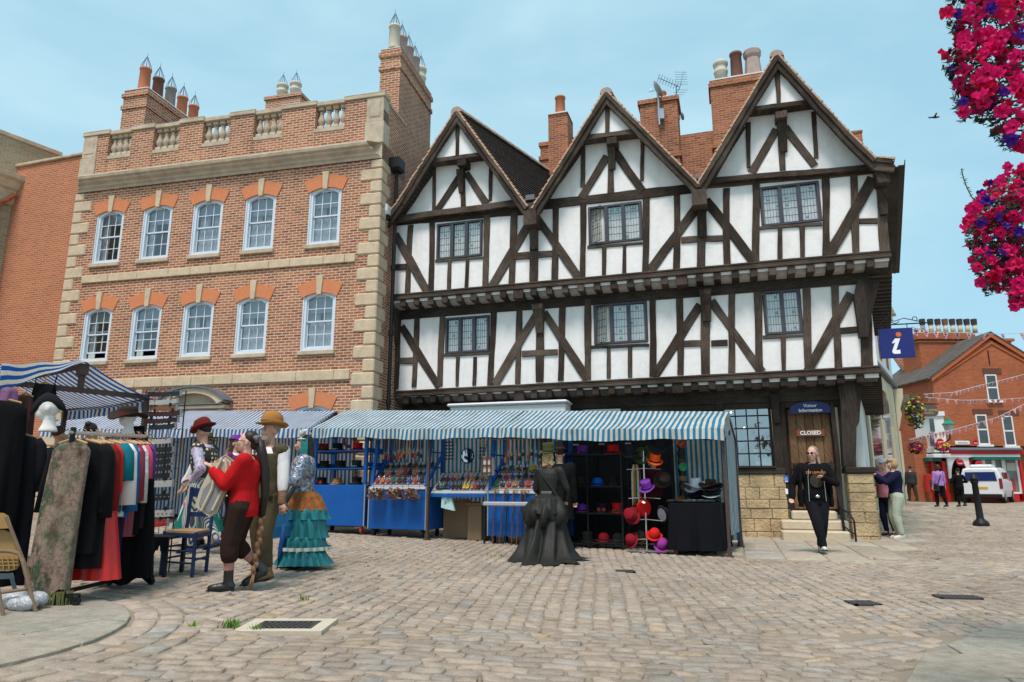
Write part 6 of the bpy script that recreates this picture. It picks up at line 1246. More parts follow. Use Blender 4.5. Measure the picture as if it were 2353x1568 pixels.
def hatmesh(kind, s=1.0):
 m = MB(); n = 22
 if kind == 'top': pr = [(.02, .0), (.098, .0), (.150, .010), (.162, .024), (.155, .026), (.112, .012), (.100, .018), (.095, .09), (.101, .150), (.096, .156), (.02, .157)]
 elif kind == 'bowler': pr = [(.02, 0), (.098, 0), (.140, .006), (.155, .026), (.148, .028), (.112, .012), (.102, .018), (.103, .06), (.094, .10), (.07, .130), (.035, .143), (.005, .146)]
 elif kind == 'wide': pr = [(.02, 0), (.10, 0), (.20, .012), (.215, .03), (.20, .028), (.12, .014), (.103, .02), (.098, .09), (.088, .125), (.05, .122), (.005, .112)]
 else: pr = [(.02, 0), (.10, 0), (.17, -.004), (.172, .004), (.115, .012), (.102, .02), (.098, .09), (.085, .115), (.05, .112), (.005, .104)]
 m.lathe((0, 0, 0), [(r * s, z * s) for r, z in pr], n, sx=.92, sy=1.1)
 for i, v in enumerate(m.v):                          # brim dips fore and aft, rises at the sides
  r = math.hypot(v[0], v[1])
  if r > .115 * s: k = (r - .115 * s) / (.05 * s); a = math.atan2(v[1], v[0]); m.v[i] = (v[0], v[1], v[2] + s * .018 * k * math.cos(2 * a) * (1.3 if kind == 'wide' else 1))
 b = MB(); b.lathe((0, 0, 0), [(.1035 * s, .020 * s), (.1035 * s, .022 * s), (.1025 * s, .045 * s), (.1005 * s, .046 * s)], n, sx=.92, sy=1.1, cap=False); return m, b
HM = {}; M_TAG = plain('tag_white', (.72, .72, .70), .7, .05, 9, 0)
def hat(label, kind, c, P, rot=(0, 0, 0), s=1.0, band='black', extra=None, group='hats for sale at the market', parent=None):
 k = (kind, c, s, band)
 if k not in HM:
  m, b = hatmesh(kind, s); o = m.obj('hat', felt(c.replace(' ', '_'), HC[c]), None, True); bo = b.obj('hat_band', felt(band.replace(' ', '_'), mul(HC[band], 1.0)), o, True); HM[k] = (o, bo)
 else:
  o = HM[k][0].copy(); COL.objects.link(o); bo = HM[k][1].copy(); COL.objects.link(bo); bo.parent = o
 o.location = P; o.rotation_euler = tuple(rad(q) for q in rot)
 if parent is None: tag(o, label, 'hat', group)
 else: o.parent = parent
 return o
def deco(o, kind):
 m = MB()
 if kind == 'feather':
  for k in range(6): a = k * .5; m.loft([[(-.10 + .02 * math.cos(a), -.03, .03), (-.09 + .02 * math.cos(a), -.04, .03), (-.10, -.035, .032)], [(-.15 + .07 * math.cos(a), -.06, .08 + .05 * math.sin(a)), (-.13 + .07 * math.cos(a), -.07, .09 + .05 * math.sin(a)), (-.14 + .07 * math.cos(a), -.065, .10 + .05 * math.sin(a))]])
  m.obj('feathers', leather('orange'), o)
 elif kind == 'studs':
  for k in range(6): a = -2.4 + k * .33; m.ell((.098 * math.cos(a), .115 * math.sin(a), .035), (.013, .013, .018), 6, 4)
  m.obj('studs', M_STEEL, o)
 elif kind == 'goggles':
  for s in (-1, 1): m.lathe((0, 0, 0), [(.032, 0), (.034, .03), (.024, .03)], 12, 0); m.xf(Matrix.Translation((s * .045, -.10, .055)) @ Matrix.Rotation(math.pi / 2, 4, 'X'), len(m.v) - 36)
  m.obj('goggles', leather('red'), o)
def shelfz(k): return (.98, 1.33, 1.70)[k]
for px_, k, kind, c, lab, d in ((741, 2, 'top', 'maroon', 'dark red top hat trimmed with an orange feather on the top blue shelf', 'feather'), (773, 2, 'top', 'black', 'black top hat with silver studs on the top blue shelf', 'studs'), (820, 2, 'top', 'red', 'bright red top hat beside the curled horn on the top blue shelf', None),
       (745, 1, 'top', 'black', 'plain black top hat on the middle blue shelf beside the woman in turquoise', None), (782, 1, 'top', 'black', 'plain black top hat centred on the middle blue shelf', None), (819, 1, 'top', 'dark green', 'dark top hat with ruffled trim at the right of the middle blue shelf', 'studs'),
       (741, 0, 'top', 'black', 'black top hat with red goggles on the bottom blue shelf', 'goggles'), (777, 0, 'bowler', 'ochre', 'orange bowler hat with pale studs on the bottom blue shelf', 'studs'), (821, 0, 'top', 'black', 'plain black top hat at the right of the bottom blue shelf', None)):
 q = SW(sx(px_, 1050, .34), .36, 0); cz = c1[3].z; o = hat(lab, kind, c, (q.x, q.y, cz + shelfz(k)), (0, 0, SD_ + R.uniform(-15, 15)), 1.05, 'black' if c != 'black' else 'dark green')
 if d: deco(o, d)
P = SPT(806, 1015, .38); o = thing('curled_horn', 'curled ridged brown horn standing on the top blue shelf', 'horn', P, SD_); m = MB(); m.tube([(-.05 + .12 * math.cos(a), .0, .03 + .13 * math.sin(a)) for a in [1.3 + k * .3 for k in range(13)]], [.012 + .0022 * k for k in range(13)], 10); m.obj('horn', leather('maroon') if 'maroon' in LEA else leather('brown'), o, True)
ly = .5; xa, xb = sx(1275, 1200, ly), sx(1431, 1200, ly); O = SW((xa + xb) / 2, ly); rkx = thing('hat_rack', 'black metal shelf rack filled with coloured hats', 'shelf rack', O, SD_); h = (xb - xa) / 2; m = MB(); D = .5; RZ = [.10, .62, 1.10, 1.68]
for x in (-h, 0, h):
 for y in (0, D): m.bar((x, y, 0), (x, y, 1.74), .03, .03, (0, 1, 0))
m.obj('uprights', M_BLACKM, rkx)
for z in RZ: m = MB(); m.box((-h + .016, .016, z - .02), (h - .016, D - .016, z)); m.bar((-h, -.002, z - .01), (h, -.002, z - .01), .02, .03); m.obj('shelf', M_BLACKM, rkx)
for px_, k, kind, c, lab, d in ((1339, 3, 'top', 'purple', 'purple top hat with hanging chains on the top shelf of the black rack', 'studs'), (1411, 3, 'top', 'red', 'bright red top hat on the top shelf of the black rack', None), (1335, 2, 'top', 'brown', 'dark brown top hat on the upper middle shelf, left of the blue bowler', None), (1373, 2, 'bowler', 'blue', 'bright blue bowler hat on the black rack', None), (1410, 2, 'top', 'black', 'black top hat in shadow right of the blue bowler', None),
       (1336, 1, 'bowler', 'purple', 'purple bowler hat on the lower middle shelf of the black rack', None), (1382, 1, 'top', 'black', 'black top hat with dark goggles between purple bowler and red hat', 'goggles'), (1418, 1, 'top', 'red', 'red top hat studded with brass on the lower middle shelf', 'studs'), (1346, 0, 'top', 'dark green', 'dull dark green top hat on the bottom shelf of the black rack', None), (1384, 0, 'bowler', 'dark red', 'dark red bowler hat on the bottom shelf of the black rack', None), (1417, 0, 'bowler', 'black', 'black bowler hat at the right of the bottom shelf', None), (1375, 3, 'top', 'black', 'black top hat in shadow between purple and red top hats', None)):
 q = SW(sx(px_, 1150, .68), .72, 0); o = hat(lab, kind, c, (q.x, q.y, O.z + RZ[k]), (0, 0, SD_ + R.uniform(-15, 15)), 1.12, 'black' if c != 'black' else 'dark green')
 if d: deco(o, d)
ly = 1.45; xa, xb = sx(1296, 1100, ly), sx(1542, 1100, ly); O = SW((xa + xb) / 2, ly); t = thing('black_cabinet', 'tall black cabinet standing at the back of the hat stall', 'cabinet', O, SD_); h = (xb - xa) / 2; m = MB(); m.bbox((-h, .03, .05), (h, .4, 2.03), .01); m.obj('carcass', plain('cabinet_black', (.012, .012, .013), .7, .2, 5, .1), t)
for k in range(3): m = MB(); m.bbox((-h + 2 * h * k / 3 + .01, 0, .08), (-h + 2 * h * (k + 1) / 3 - .01, .029, 1.98), .006); m.obj('door', plain('cabinet_black', (0, 0, 0)), t); m = MB()
m = MB()
for k in range(4): x = -h + 2 * h * (k + .5) / 4; m.box((x - .06, -.006, 1.92), (x + .06, -.001, 1.95)); m.box((x - .05, -.009, 1.927), (x + .05, -.0065, 1.943))
m.obj('catches', M_ALU, t)
ly = .18; B = SW(sx(1487, 1270, ly), ly); t = thing('hat_stand', 'thin steel hat stand with angled arms between shelf rack and black table', 'hat stand', B, SD_); m = MB(); m.tube([(0, 0, .03), (0, 0, 1.72)], .014, 8); m.bar((-.30, -.02, .02), (.26, .02, .02), .04, .03); m.bar((0, -.25, .02), (0, .25, .02), .04, .028)
for z, w in ((1.42, .3), (.92, .28), (.55, .3), (.22, .28)): m.tube([(-w, -.04, z - .02), (0, 0, z), (w, -.06, z - .02)], .007, 6)
m.obj('frame', M_STEEL, t)
for x, y, kind, c, rot, lab in ((1504, 1062, 'top', 'orange', (22, 6, 20), 'vivid orange top hat on the hat stand'), (1487, 1124, 'top', 'purple', (24, -8, 0), 'violet top hat in the middle of the hat stand'), (1455, 1186, 'top', 'dark red', (60, -50, 0), 'dark red hat hung on edge at the left of the stand'), (1481, 1168, 'bowler', 'red', (-70, -30, 30), 'red hat turned to show the inside of its brim'), (1521, 1183, 'bowler', 'black', (-72, 20, -30), 'black hat turned to show its pale lining'), (1455, 1243, 'bowler', 'dark red', (40, -50, 0), 'dark red bowler low on the left of the stand'), (1474, 1238, 'bowler', 'brown', (30, -15, 0), 'dark brown bowler low on the hat stand'), (1503, 1233, 'bowler', 'red', (25, 15, 0), 'bright red bowler low on the hat stand'), (1520, 1255, 'bowler', 'magenta', (35, 25, 0), 'magenta bowler lowest on the right of the stand'), (1478, 1046, 'wide', 'green', (40, -30, 0), 'olive green hat high on the left of the stand'), (1450, 1046, 'top', 'black', (18, -8, 0), 'black felt hat on the corner of the shelf rack'), (1521, 1104, 'top', 'brown', (50, 55, 0), 'dark brown hat on edge behind the violet top hat'), (1516, 1020, 'wide', 'black', (55, 30, 0), 'wide black hat in shadow behind the orange top hat')):
 P = SPT(x, y, ly - .05 if c not in ('brown', 'green') else ly + .12); o = hat(lab, kind, c, P, (rot[0], rot[1], rot[2] + SD_), .98)
 if R.random() < .5: m = MB(); m.box((-.02, -.16, -.14), (.02, -.157, -.05)); m.tube([(0, -.158, -.05), (0, -.13, .01)], .002, 4); m.obj('price_tag', M_TAG, o)
 if 'lining' in lab: m = MB(); m.loft([[(.098 * math.cos(a), .115 * math.sin(a), z) for a in [6.28 * k / 18 for k in range(18)]] for z in (-.003, -.001)]); m.obj('lining', plain('lining_grey', (.30, .30, .36), .5, .2, 9), o)
P = SPT(1461, 1100, .55); t = thing('folded_umbrellas', 'bunch of folded striped umbrellas hanging beside the hat stand', 'umbrellas', P, SD_)
for k, c in enumerate(((.55, .50, .42), (.48, .16, .03), (.03, .18, .06), (.62, .58, .5), (.30, .05, .03))): m = MB(); x = -.06 + .03 * k; m.tube([(x * .5, .01 * k, .25), (x, .01 * k, .1), (x * 1.1, .01 * k, -.3), (x * 1.2, .01 * k, -.48)], [.015, .022, .020, .006], 7); m.obj('umbrella', cloth('umbrella_%d' % k, c), t)
P = SPT(1572, 1172, 1.25); t = thing('cuff_display', 'tall column of studded leather cuffs with coloured flowers on top', 'display column', (P.x, P.y, P.z), SD_); m = MB(); m.lathe((0, 0, 0), [(.07, 0), (.07, 1.32)], 14); m.obj('column', leather('black'), t)
for k in range(8): m = MB(); z = .06 + k * .155; m.lathe((0, 0, z), [(.074, 0), (.078, .01), (.078, .08), (.074, .09)], 16, cap=False); m.box((-.03, -.095, z + .03), (.03, -.075, z + .06)); m.obj('cuff', leather(('brown', 'black', 'brown', 'tan', 'black', 'brown', 'black', 'brown')[k]), t)
for z, x, c in ((1.24, .01, 'orange'), (1.20, .05, 'red'), (.78, .04, 'green'), (.18, -.02, 'orange')):
 m = MB()
 for k in range(9): a = 6.283 * k / 9; m.add([(x, -.10, z), (x + .07 * math.cos(a - .3), -.12, z + .07 * math.sin(a - .3)), (x + .085 * math.cos(a), -.13, z + .085 * math.sin(a)), (x + .07 * math.cos(a + .3), -.12, z + .07 * math.sin(a + .3))], [(0, 1, 2, 3)])
 m.obj('flower', plain('flower_green', (.05, .42, .14), .6) if c == 'green' else leather(c), t)
ly = -.02; xa, xb = sx(1540, 1200, ly), sx(1652, 1200, ly); O = SW((xa + xb) / 2, ly); t = thing('cloth_table', 'table draped to the cobbles in black cloth at the right end of the row', 'table', O, SD_); h = (xb - xa) / 2; D = 1.0
def drape(u, v):
 a = 6.28318 * u; c, s = math.cos(a), math.sin(a); k = max(abs(c), abs(s)); x, y = c / k * (h + .02), D / 2 + s / k * (D / 2 + .02); f = .035 * v * math.sin(a * 9) + .02 * v * math.sin(a * 17); sp_ = 1 + .09 * v
 return (x * sp_ + c * f, D / 2 + (y - D / 2) * sp_ + s * f, .83 - .75 * v), (u, v)
m = MB(); sheet(m, drape, 96, 8); m.bbox((-h - .02, -.02, .80), (h + .02, D + .02, .836), .015); m.obj('black_cloth', cloth('black_cloth', (.006, .006, .009), .9, .2, 5, .4), t, True)
for x in (-h + .06, h - .03): m = MB(); m.box((x - .035, .03, 0), (x + .035, .1, .8)); m.obj('leg', plain('bare_wood', (.10, .06, .04), .8), t)
tz = O.z + .84
def onT(x, y): q = Matrix.Rotation(rad(SD_), 3, 'Z') @ Vector((x, y, 0)); return Vector((O.x + q.x, O.y + q.y, tz))
for k, c in enumerate(('black', 'black', 'black', 'black', 'grey', 'grey', 'white')): P = onT(-.02 + .015 * math.sin(k * 3), .62); P.z += .02 + .045 * k; hat(('%s cap in the left stack on the black table, ' % c) + ('lowest of the stack', 'second from the bottom', 'third from the bottom', 'fourth from the bottom', 'just above the black ones', 'under the white one', 'topmost of the stack')[k], 'wide' if k > 3 else 'flat', c, P, (R.uniform(-6, 6), R.uniform(-6, 6), SD_ + R.uniform(-30, 30)), 1.0, c, group='caps stacked on the black table')
for k, c in enumerate(('black', 'black', 'white', 'black', 'black', 'black', 'brown')): P = onT(h - .14 + .02 * math.sin(k * 2), .42); P.z += .02 + .042 * k; hat(('%s cap in the right stack by the stall pole, ' % c) + ('lowest of the stack', 'second from the bottom', 'third from the bottom', 'fourth from the bottom', 'fifth from the bottom', 'under the top one', 'topmost of the stack')[k], 'wide' if k > 4 else 'flat', c, P, (R.uniform(-6, 6), R.uniform(-6, 6), SD_ + R.uniform(-30, 30)), .98, c, group='caps stacked on the black table')
for x, y, c, lab in ((-.30, .25, (.02, .022, .02), 'crumpled black gloves on the left of the black table'), (-.08, .18, (.03, .045, .03), 'dark green gloves at the front of the black table'), (.14, .2, (.025, .025, .03), 'black knitted gloves at the front of the black table'), (-.02, .34, (.34, .36, .42), 'pale grey cap among the gloves on the black table')):
 P = onT(x, y); m = MB()
 for k in range(6): m.ell((R.uniform(-.12, .12), R.uniform(-.08, .08), .025), (R.uniform(.05, .09), R.uniform(.03, .06), .03), 8, 5)
 o = m.obj('gloves' if 'cap' not in lab else 'cap', cloth('glove_%d' % int(c[0] * 1000 + c[1] * 100), c), None, True, P); tag(o, lab, 'gloves' if 'cap' not in lab else 'cap')
P = gp(1700, 1252); t = thing('park_bench', 'dark slatted bench half hidden behind the right end of the stall', 'bench', P, -17); m = MB()
m.tube([(0, 0, 0), (0, .02, .42), (.0, .05, .95)], .035, 8); m.tube([(0, -.45, 0), (0, -.43, .42), (0, .03, .44)], .03, 8); m.tube([(0, -.45, .42), (0, -.42, .64), (0, .04, .66)], .025, 8); m.bar((0, -.5, .015), (0, .06, .015), .07, .03); m.obj('iron_end', M_BLACKM, t)
m = MB()
for z in (.55, .70, .85): m.bbox((-1.4, .04, z), (-.02, .07, z + .09), .008)
m.obj('backrest', plain('bench_wood', (.085, .035, .028), .6, .2, 6), t); m = MB()
for y in (-.4, -.27, -.14): m.bbox((-1.4, y, .43), (-.02, y + .1, .46), .008)
m.obj('seat', plain('bench_wood', (0, 0, 0)), t)
P = gp(338, 1335); RF = at(338, 913, 8.0); LS = Frame((RF.x, RF.y, 0), 54.5); zb = RF.z
ls = thing('clothes_stall', 'clothes stall with a strong blue and cream striped canopy in the near left corner', 'market stall', LS.O, 54.5, None)
ap = at(181, 833, LS.wld(-.72, 0).y).z
m = MB(); W2 = .74
zlf = at(4, 842, LS.wld(-1.44, 0).y).z
def slope(sgn, x0):
 ze_ = zb - .02 if sgn > 0 else zlf
 def f(u, v): x = -.72 + sgn * W2 * 1.04 * v; y = -.06 + 2.2 * u; return (x, y, ap + (ze_ - ap) * v * 1.02 - .05 * math.sin(3.14 * v) * (.6 + .4 * math.sin(u * 6)) - .03 * math.sin(3.14 * u)), (y, v)
 return f
sheet(m, slope(1, 0), 16, 10); sheet(m, slope(-1, 0), 16, 10); m.obj('canopy', STR_V, ls, True)
m = MB()
def lap(u, v): x = -.72 - W2 * 1.04 * u; return (x, -.075 - .03 * v, ap + (zlf - ap) * u * 1.02 + .006 + (-.26 * u) * v + .012 * math.sin(u * 14)), (v * .3 + .02 * math.sin(u * 8), u)
sheet(m, lap, 12, 4)
def vl(u, v): y = -.06 + 2.2 * u; return (.05 + .015 * math.sin(u * 18) * v, y, zb - .02 - .13 * v), (y, v)
sheet(m, vl, 16, 2); m.obj('valance', STR_V, ls, True)
m = MB(); m.bar((-1.46, 0, zb), (.02, 0, zb), .04, .055); m.bar((-.72, 0, zb + .02), (-.72, 0, ap - .03), .05, .05, (0, 1, 0)); m.box((-.765, -.045, ap - .14), (-.675, .045, ap - .02)); m.bar((.0, .0, gz(*LS.O[:2])), (0, 0, zb - .03), .05, .05, (0, 1, 0)); m.bar((0, 2.1, gz(*LS.wld(0, 2.1)[:2])), (0, 2.1, zb), .05, .05, (0, 1, 0)); m.bar((.0, .02, zb), (0, 2.1, zb), .04, .05); m.bar((-.72, 0, ap - .04), (-.72, 2.1, ap - .04), .04, .05); m.bar((-1.46, 0, .15), (-1.46, 0, zb), .05, .05, (0, 1, 0)); m.obj('frame', M_RUST, ls)
A = gp(116, 1393); B = gp(299, 1345); zr_a, zr_b = at(96, 996, A.y).z - A.z, at(277, 1003, B.y).z - B.z
d = Vector((B.x - A.x, B.y - A.y, 0)); rdeg = math.degrees(math.atan2(d.y, d.x)); rl = thing('garment_rail', 'chrome garment rail packed with costumes, running back from the near left', 'garment rail', A, rdeg); L = d.length
m = MB(); m.tube([(-.08, 0, zr_a), (L + .02, 0, zr_b + B.z - A.z)], .018, 8); m.obj('rail', M_STEEL, rl)
m = MB()
for x, z0, z1 in ((0, 0, zr_a + .05), (L, B.z - A.z, zr_b + B.z - A.z)):
 m.tube([(x, 0, z0 + .08), (x, 0, z1)], .022, 8); m.bar((x, -.22, z0 + .08), (x, .22, z0 + .08), .03, .03)
m.bar((0, 0, .085), (L, 0, .085 + B.z - A.z), .03, .03); m.obj('stand', M_BLACKM, rl)
for x in (0, L):
 for y in (-.2, .2): m = MB(); m.lathe((0, 0, 0), [(.01, -.015), (.033, -.015), (.035, 0), (.033, .015), (.01, .015)], 12); m.xf(Matrix.Translation((x, y, .035 + (B.z - A.z) * x / L)) @ Matrix.Rotation(math.pi / 2, 4, 'Y')); m.bbox((x - .02, y - .02, .045), (x + .02, y + .02, .08), .004); m.obj('caster', M_BLACKM, rl)
M_HANG = plain('hanger_wood', (.40, .24, .11), .5, .15, 12)
def garment(label, P, mat, wt, wb, Ln, th=.06, sleeves=0, slm=None, deg=0, lean=0, hem=0, cat='garment', name='garment', folds=6, amp=.30, neck=True, hanger=True, group='costumes on the garment rail', sl_w=.05, flare=1.4):
 "costume on a hanger: shoulders, hanging folds, sleeves"
 t = thing(name, label, cat, P, deg, group); m = MB(); ph = R.uniform(0, 6); rings = []; n = 36; N = max(6, int(Ln / .07))
 for k in range(N + 1):
  v = k / N; z = -.07 - Ln * v; a = (wt * (.22 if (v == 0 and neck) else 1) + (wb - wt) * v ** flare) / 2; b = th * (.6 if v == 0 else 1) * (1 + .6 * v); ring = []
  for i in range(n):
   q = 6.28318 * i / n; f = 1 + amp * min(1, v * 2.2) * (math.sin(q * folds + ph + v * 1.5) * .6 + .4 * math.sin(q * (folds * 2 + 1) + ph * 2))
   ring.append((a * math.cos(q) * (1 + (f - 1) * .35) + lean * v, b * math.sin(q) * f, z + (hem * math.sin(q * 3 + ph) + hem * .6 * math.sin(q * 7)) * (v > .95)))
  rings.append(ring)
 if neck: rings.insert(1, [(wt / 2 * .7 * math.cos(6.28318 * i / n), th * .8 * math.sin(6.28318 * i / n), -.085) for i in range(n)])
 m.loft(rings, cap=False); m.obj('cloth', mat, t, True)
 if sleeves:
  for s in (-1, 1): m = MB(); m.tube([(s * wt * .40, 0, -.11), (s * wt * .50, -.01, -.17), (s * (wt * .53 + .03 * sleeves), -.02, -.11 - sleeves * .5), (s * (wt * .54 + .05 * sleeves), -.03, -.11 - sleeves)], [sl_w * .8, sl_w, sl_w * .95, sl_w * 1.05], 10); m.obj('sleeve', slm or mat, t, True)
 if hanger: m = MB(); m.tube([(-wt * .38, 0, -.085), (0, 0, -.045), (wt * .38, 0, -.085)], .012, 6); m.tube([(0, 0, -.045), (0, 0, .0), (.02, 0, .025), (.0, 0, .04)], .004, 5); m.obj('hanger', M_HANG, t)
 return t
def brocade(name, scale, cols, rough=.8):
 t = NT(name); v = t.co(scale=(1, 1, .8)); a = t.n('TexVoronoi'); a.inputs['Scale'].default_value = scale; t.l(v, a.inputs['Vector']); b = t.noise(v, scale * .55, 5, .65); e = t.noise(v, scale * 2.6, 3, .7)
 c = t.ramp(b, [(.25 + .5 * k / (len(cols) - 1), q) for k, q in enumerate(cols)]); c = t.mix(t.ramp(e, [(.45, (0, 0, 0)), (.5, (.55, .55, .55)), (.55, (0, 0, 0))]), c, (.03, .025, .02)); t.col(t.mix(1, c, t.ramp(a.outputs['Distance'], [(.1, (.55, .5, .45)), (.4, (1, 1, 1))]), 'MULTIPLY')); t.bump(t.noise(t.co(scale=(1, 1, .3)), 8, 3), .5, .03); return t.fin(rough, 0, .2)
M_TAP = brocade('tapestry', 6.5, [(.02, .022, .02), (.10, .095, .055), (.20, .165, .115), (.26, .17, .135), (.028, .055, .025), (.30, .265, .21), (.02, .06, .11)])
M_GOLD = brocade('gold_brocade', 30, [(.08, .045, .01), (.42, .27, .07), (.55, .38, .12)], .5)
def satin(n, c): return cloth(n, c, .35, .15, 6, .6, .0, .25, spec=.5)
CB = cloth('black_wool', (.006, .006, .007), .95, .2, 6, .6); CN = cloth('navy_velvet', (.010, .012, .035), .8, .2, 6, .5, .2)
def onrail(t): q = A.lerp(B, t); return Vector((q.x, q.y, A.z + zr_a + (zr_b + B.z - A.z - zr_a) * t))
g_ = lambda lab, t, mat, *a, **k: garment(lab, onrail(t), mat, *a, deg=R.uniform(-14, 8) + k.pop('dd', 0), **k)
g_('long tapestry coat woven with buildings and ending in a green fringe, nearest the camera', .02, M_TAP, .31, .35, 1.20, .06, 0, hem=.02, folds=5, amp=.22, lean=-.06, name='tapestry_coat')
o = [k for k in bpy.data.objects if k.name.startswith('tapestry_coat')][0]; m = MB()
for k in range(120): a = R.uniform(0, 6.28); x, y = .20 * math.cos(a) - .06, .09 * math.sin(a); m.add([(x - .008, y, -1.26), (x + .008, y, -1.26), (x + R.uniform(-.02, .02), y + R.uniform(-.02, .02), -1.40 - R.uniform(0, .07))], [(0, 1, 2)])
m.obj('fringe', plain('fringe_green', (.12, .13, .04), .8, .3, 30, 0), o)
g_('black velvet jacket hanging behind the tapestry coat', .13, CB, .42, .44, .92, .05, .55, name='black_jacket'); g_('plain black tailcoat beside the dark red jacket', .20, cloth('black_coat', (.009, .008, .009), .9, .2, 6, .6), .42, .46, 1.05, .05, .6, name='tailcoat')
g_('dark red wool jacket near the front of the rail', .27, cloth('dark_red_wool', (.17, .012, .012), .9), .40, .40, .70, .05, .55, name='red_jacket')
g_('scarlet jacket with only its shoulder showing', .33, cloth('scarlet', (.50, .02, .01), .8), .38, .36, .60, .05, .4, name='scarlet_jacket'); g_('long red satin dress flaring toward the cobbles', .30, satin('red_satin', (.55, .012, .008)), .26, .50, 1.16, .07, 0, name='satin_dress', flare=1.0, folds=4, amp=.3, lean=.10)
g_('teal short sleeved shirt', .42, cloth('teal_cotton', (.006, .13, .17), .8), .40, .38, .62, .05, .30, name='teal_shirt', sl_w=.075); g_('loose white shirt with wide sleeves', .48, cloth('white_linen', (.68, .65, .62), .9), .38, .36, .66, .05, .52, name='white_shirt', sl_w=.07)
g_('royal blue velvet jacket with brass buttons', .56, cloth('royal_velvet', (.010, .10, .30), .6, .25, 8, .6, .4), .40, .38, .68, .05, .58, name='blue_jacket', sl_w=.06); g_('navy skirt hanging below the blue jacket', .52, CN, .22, .34, 1.02, .06, 0, name='navy_skirt', flare=.8)
g_('gold brocade skirt panel near the bottom of the rail', .60, M_GOLD, .12, .17, 1.22, .05, 0, name='gold_skirt'); g_('crimson silk robe with pale cuffs', .66, satin('crimson', (.20, .008, .03)), .34, .36, .86, .05, .5, name='crimson_robe')
g_('black coat with white fur trimmed sleeve', .70, CB, .40, .42, .85, .05, .52, slm=cloth('white_fur', (.55, .54, .52), 1, .2, 60, .8), name='fur_trimmed_coat', sl_w=.035); g_('black dress patched with bright pink', .76, cloth('black_pink', (.02, .012, .016), .8), .38, .40, .80, .05, .3, slm=cloth('pink_stripe', (.50, .07, .13), .8), name='pink_dress')
g_('plain long black cloak at the far end of the rail', .86, CB, .36, .62, 1.28, .08, 0, name='black_cloak', hem=.03, flare=.8); g_('orange red satin corset dress', .97, satin('corset_red', (.62, .03, .01)), .20, .17, .60, .05, 0, name='corset_dress', amp=.06, folds=9)
g_('purple silk blouse peeping out beyond the corset dress', 1.05, satin('purple_silk', (.10, .02, .26)), .18, .16, .50, .05, 0, name='purple_blouse'); g_('tan leather pouch hanging beside the black cloak', 1.0, leather('tan'), .12, .20, .85, .05, 0, name='tan_pouch', flare=3)
def onbar(x, dz=-.02): return LS.wld(x, -.03, zb + dz)
garment('long black gown hanging at the left edge from the stall crossbar', at(8, 905, 6.75), CB, .42, .52, 1.72, .08, 0, deg=20, name='black_gown', group='costumes on the stall crossbar', flare=.7); garment('second black gown beside it, nearer the tapestry coat', at(46, 985, 6.9), cloth('black_crepe', (.007, .007, .010), .9), .40, .44, 1.5, .08, .5, deg=20, name='black_gown', group='costumes on the stall crossbar')
garment('brown crushed velvet wrap hanging beside the foam head', at(62, 893, 7.0), cloth('brown_velvet', (.07, .025, .022), .7, .35, 14, .8, .4), .17, .2, .44, .05, 0, deg=25, name='velvet_wrap', group='costumes on the stall crossbar', amp=.3); garment('mauve bodice hanging at the top left corner', at(15, 872, 6.8), cloth('mauve', (.20, .09, .18), .7), .2, .24, .17, .05, 0, deg=30, name='mauve_bodice', group='costumes on the stall crossbar')
t = garment('black strapped bustier hanging from a wooden hanger under the canopy', at(106, 868, 7.1), CB, .19, .22, .20, .05, 0, deg=25, name='bustier', group='costumes on the stall crossbar', neck=False); m = MB()
for s in (-1, 1): m.tube([(s * .09, 0, .02), (s * .08, 0, -.1)], .006, 4)
m.tube([(.1, 0, .03), (.07, -.01, -.12)], .004, 4); m.obj('straps', CB, t)
def foamhead(label, P, deg, s=1.0):
 t = thing('foam_mannequin', label, 'foam mannequin', P, deg, 'white foam heads on the stall'); m = MB()
 m.lathe((0, .02, 0), [(.078, 0), (.075, .02), (.058, .06), (.05, .10), (.052, .14)], 18, sy=1.0); m.ell((0, .0, .23), (.073, .095, .105), 18, 12); m.ell((0, -.045, .175), (.05, .055, .07), 14, 9); m.ell((0, -.098, .205), (.013, .02, .026), 8, 6); m.ell((0, -.092, .165), (.022, .014, .010), 8, 5)
 for q in (-1, 1): m.ell((q * .072, .01, .21), (.012, .022, .032), 8, 6)
 o = m.obj('head', plain('foam_white', (.66, .63, .60), .9, .06, 20, .2), t, True); md = o.modifiers.new('r', 'REMESH'); md.mode = 'VOXEL'; md.voxel_size = .007; md.use_smooth_shade = True; s_ = o.modifiers.new('s', 'SMOOTH'); s_.iterations = 3; t.scale = (s,) * 3; return t
P = at(104, 992, 6.2); fh = foamhead('white foam head facing left under a black bicorne hat', (P.x, P.y, P.z), -68, .95)
m = MB(); n = 20
rings = []
for k in range(n + 1):
 u = -1 + 2 * k / n; w = math.sqrt(max(.0, 1 - u * u)); rings.append([(w * .10 * math.cos(q), u * .21, (.015 - .085 * abs(u) ** 1.5) + max(.012, (.20 * w + .015) * (math.sin(q) * .5 + .5)) - .03) for q in [6.283 * i / 14 for i in range(14)]])
m.loft(rings); o = m.obj('bicorne_hat', felt('black', HC['black']), None, True, (P.x, P.y, P.z + .235)); o.rotation_euler = (rad(8), 0, rad(-68)); tag(o, 'black bicorne hat on the foam head facing left', 'hat'); o.scale = (.66,) * 3; o.location.z -= .02
P = at(290, 1000, 7.1); fh2 = foamhead('white foam head under the brown wide brimmed hat', (P.x, P.y, P.z), -30, .85); hat('brown leather hat with a wide curled brim on the second foam head', 'wide', 'brown', (P.x, P.y, P.z + .19), (6, 8, -30), .82, 'maroon')
P = at(311, 1006, 7.3); t = thing('lips_mask', 'glossy red open mouth with white fangs hung in black hair', 'mask', P, 0); m = MB()
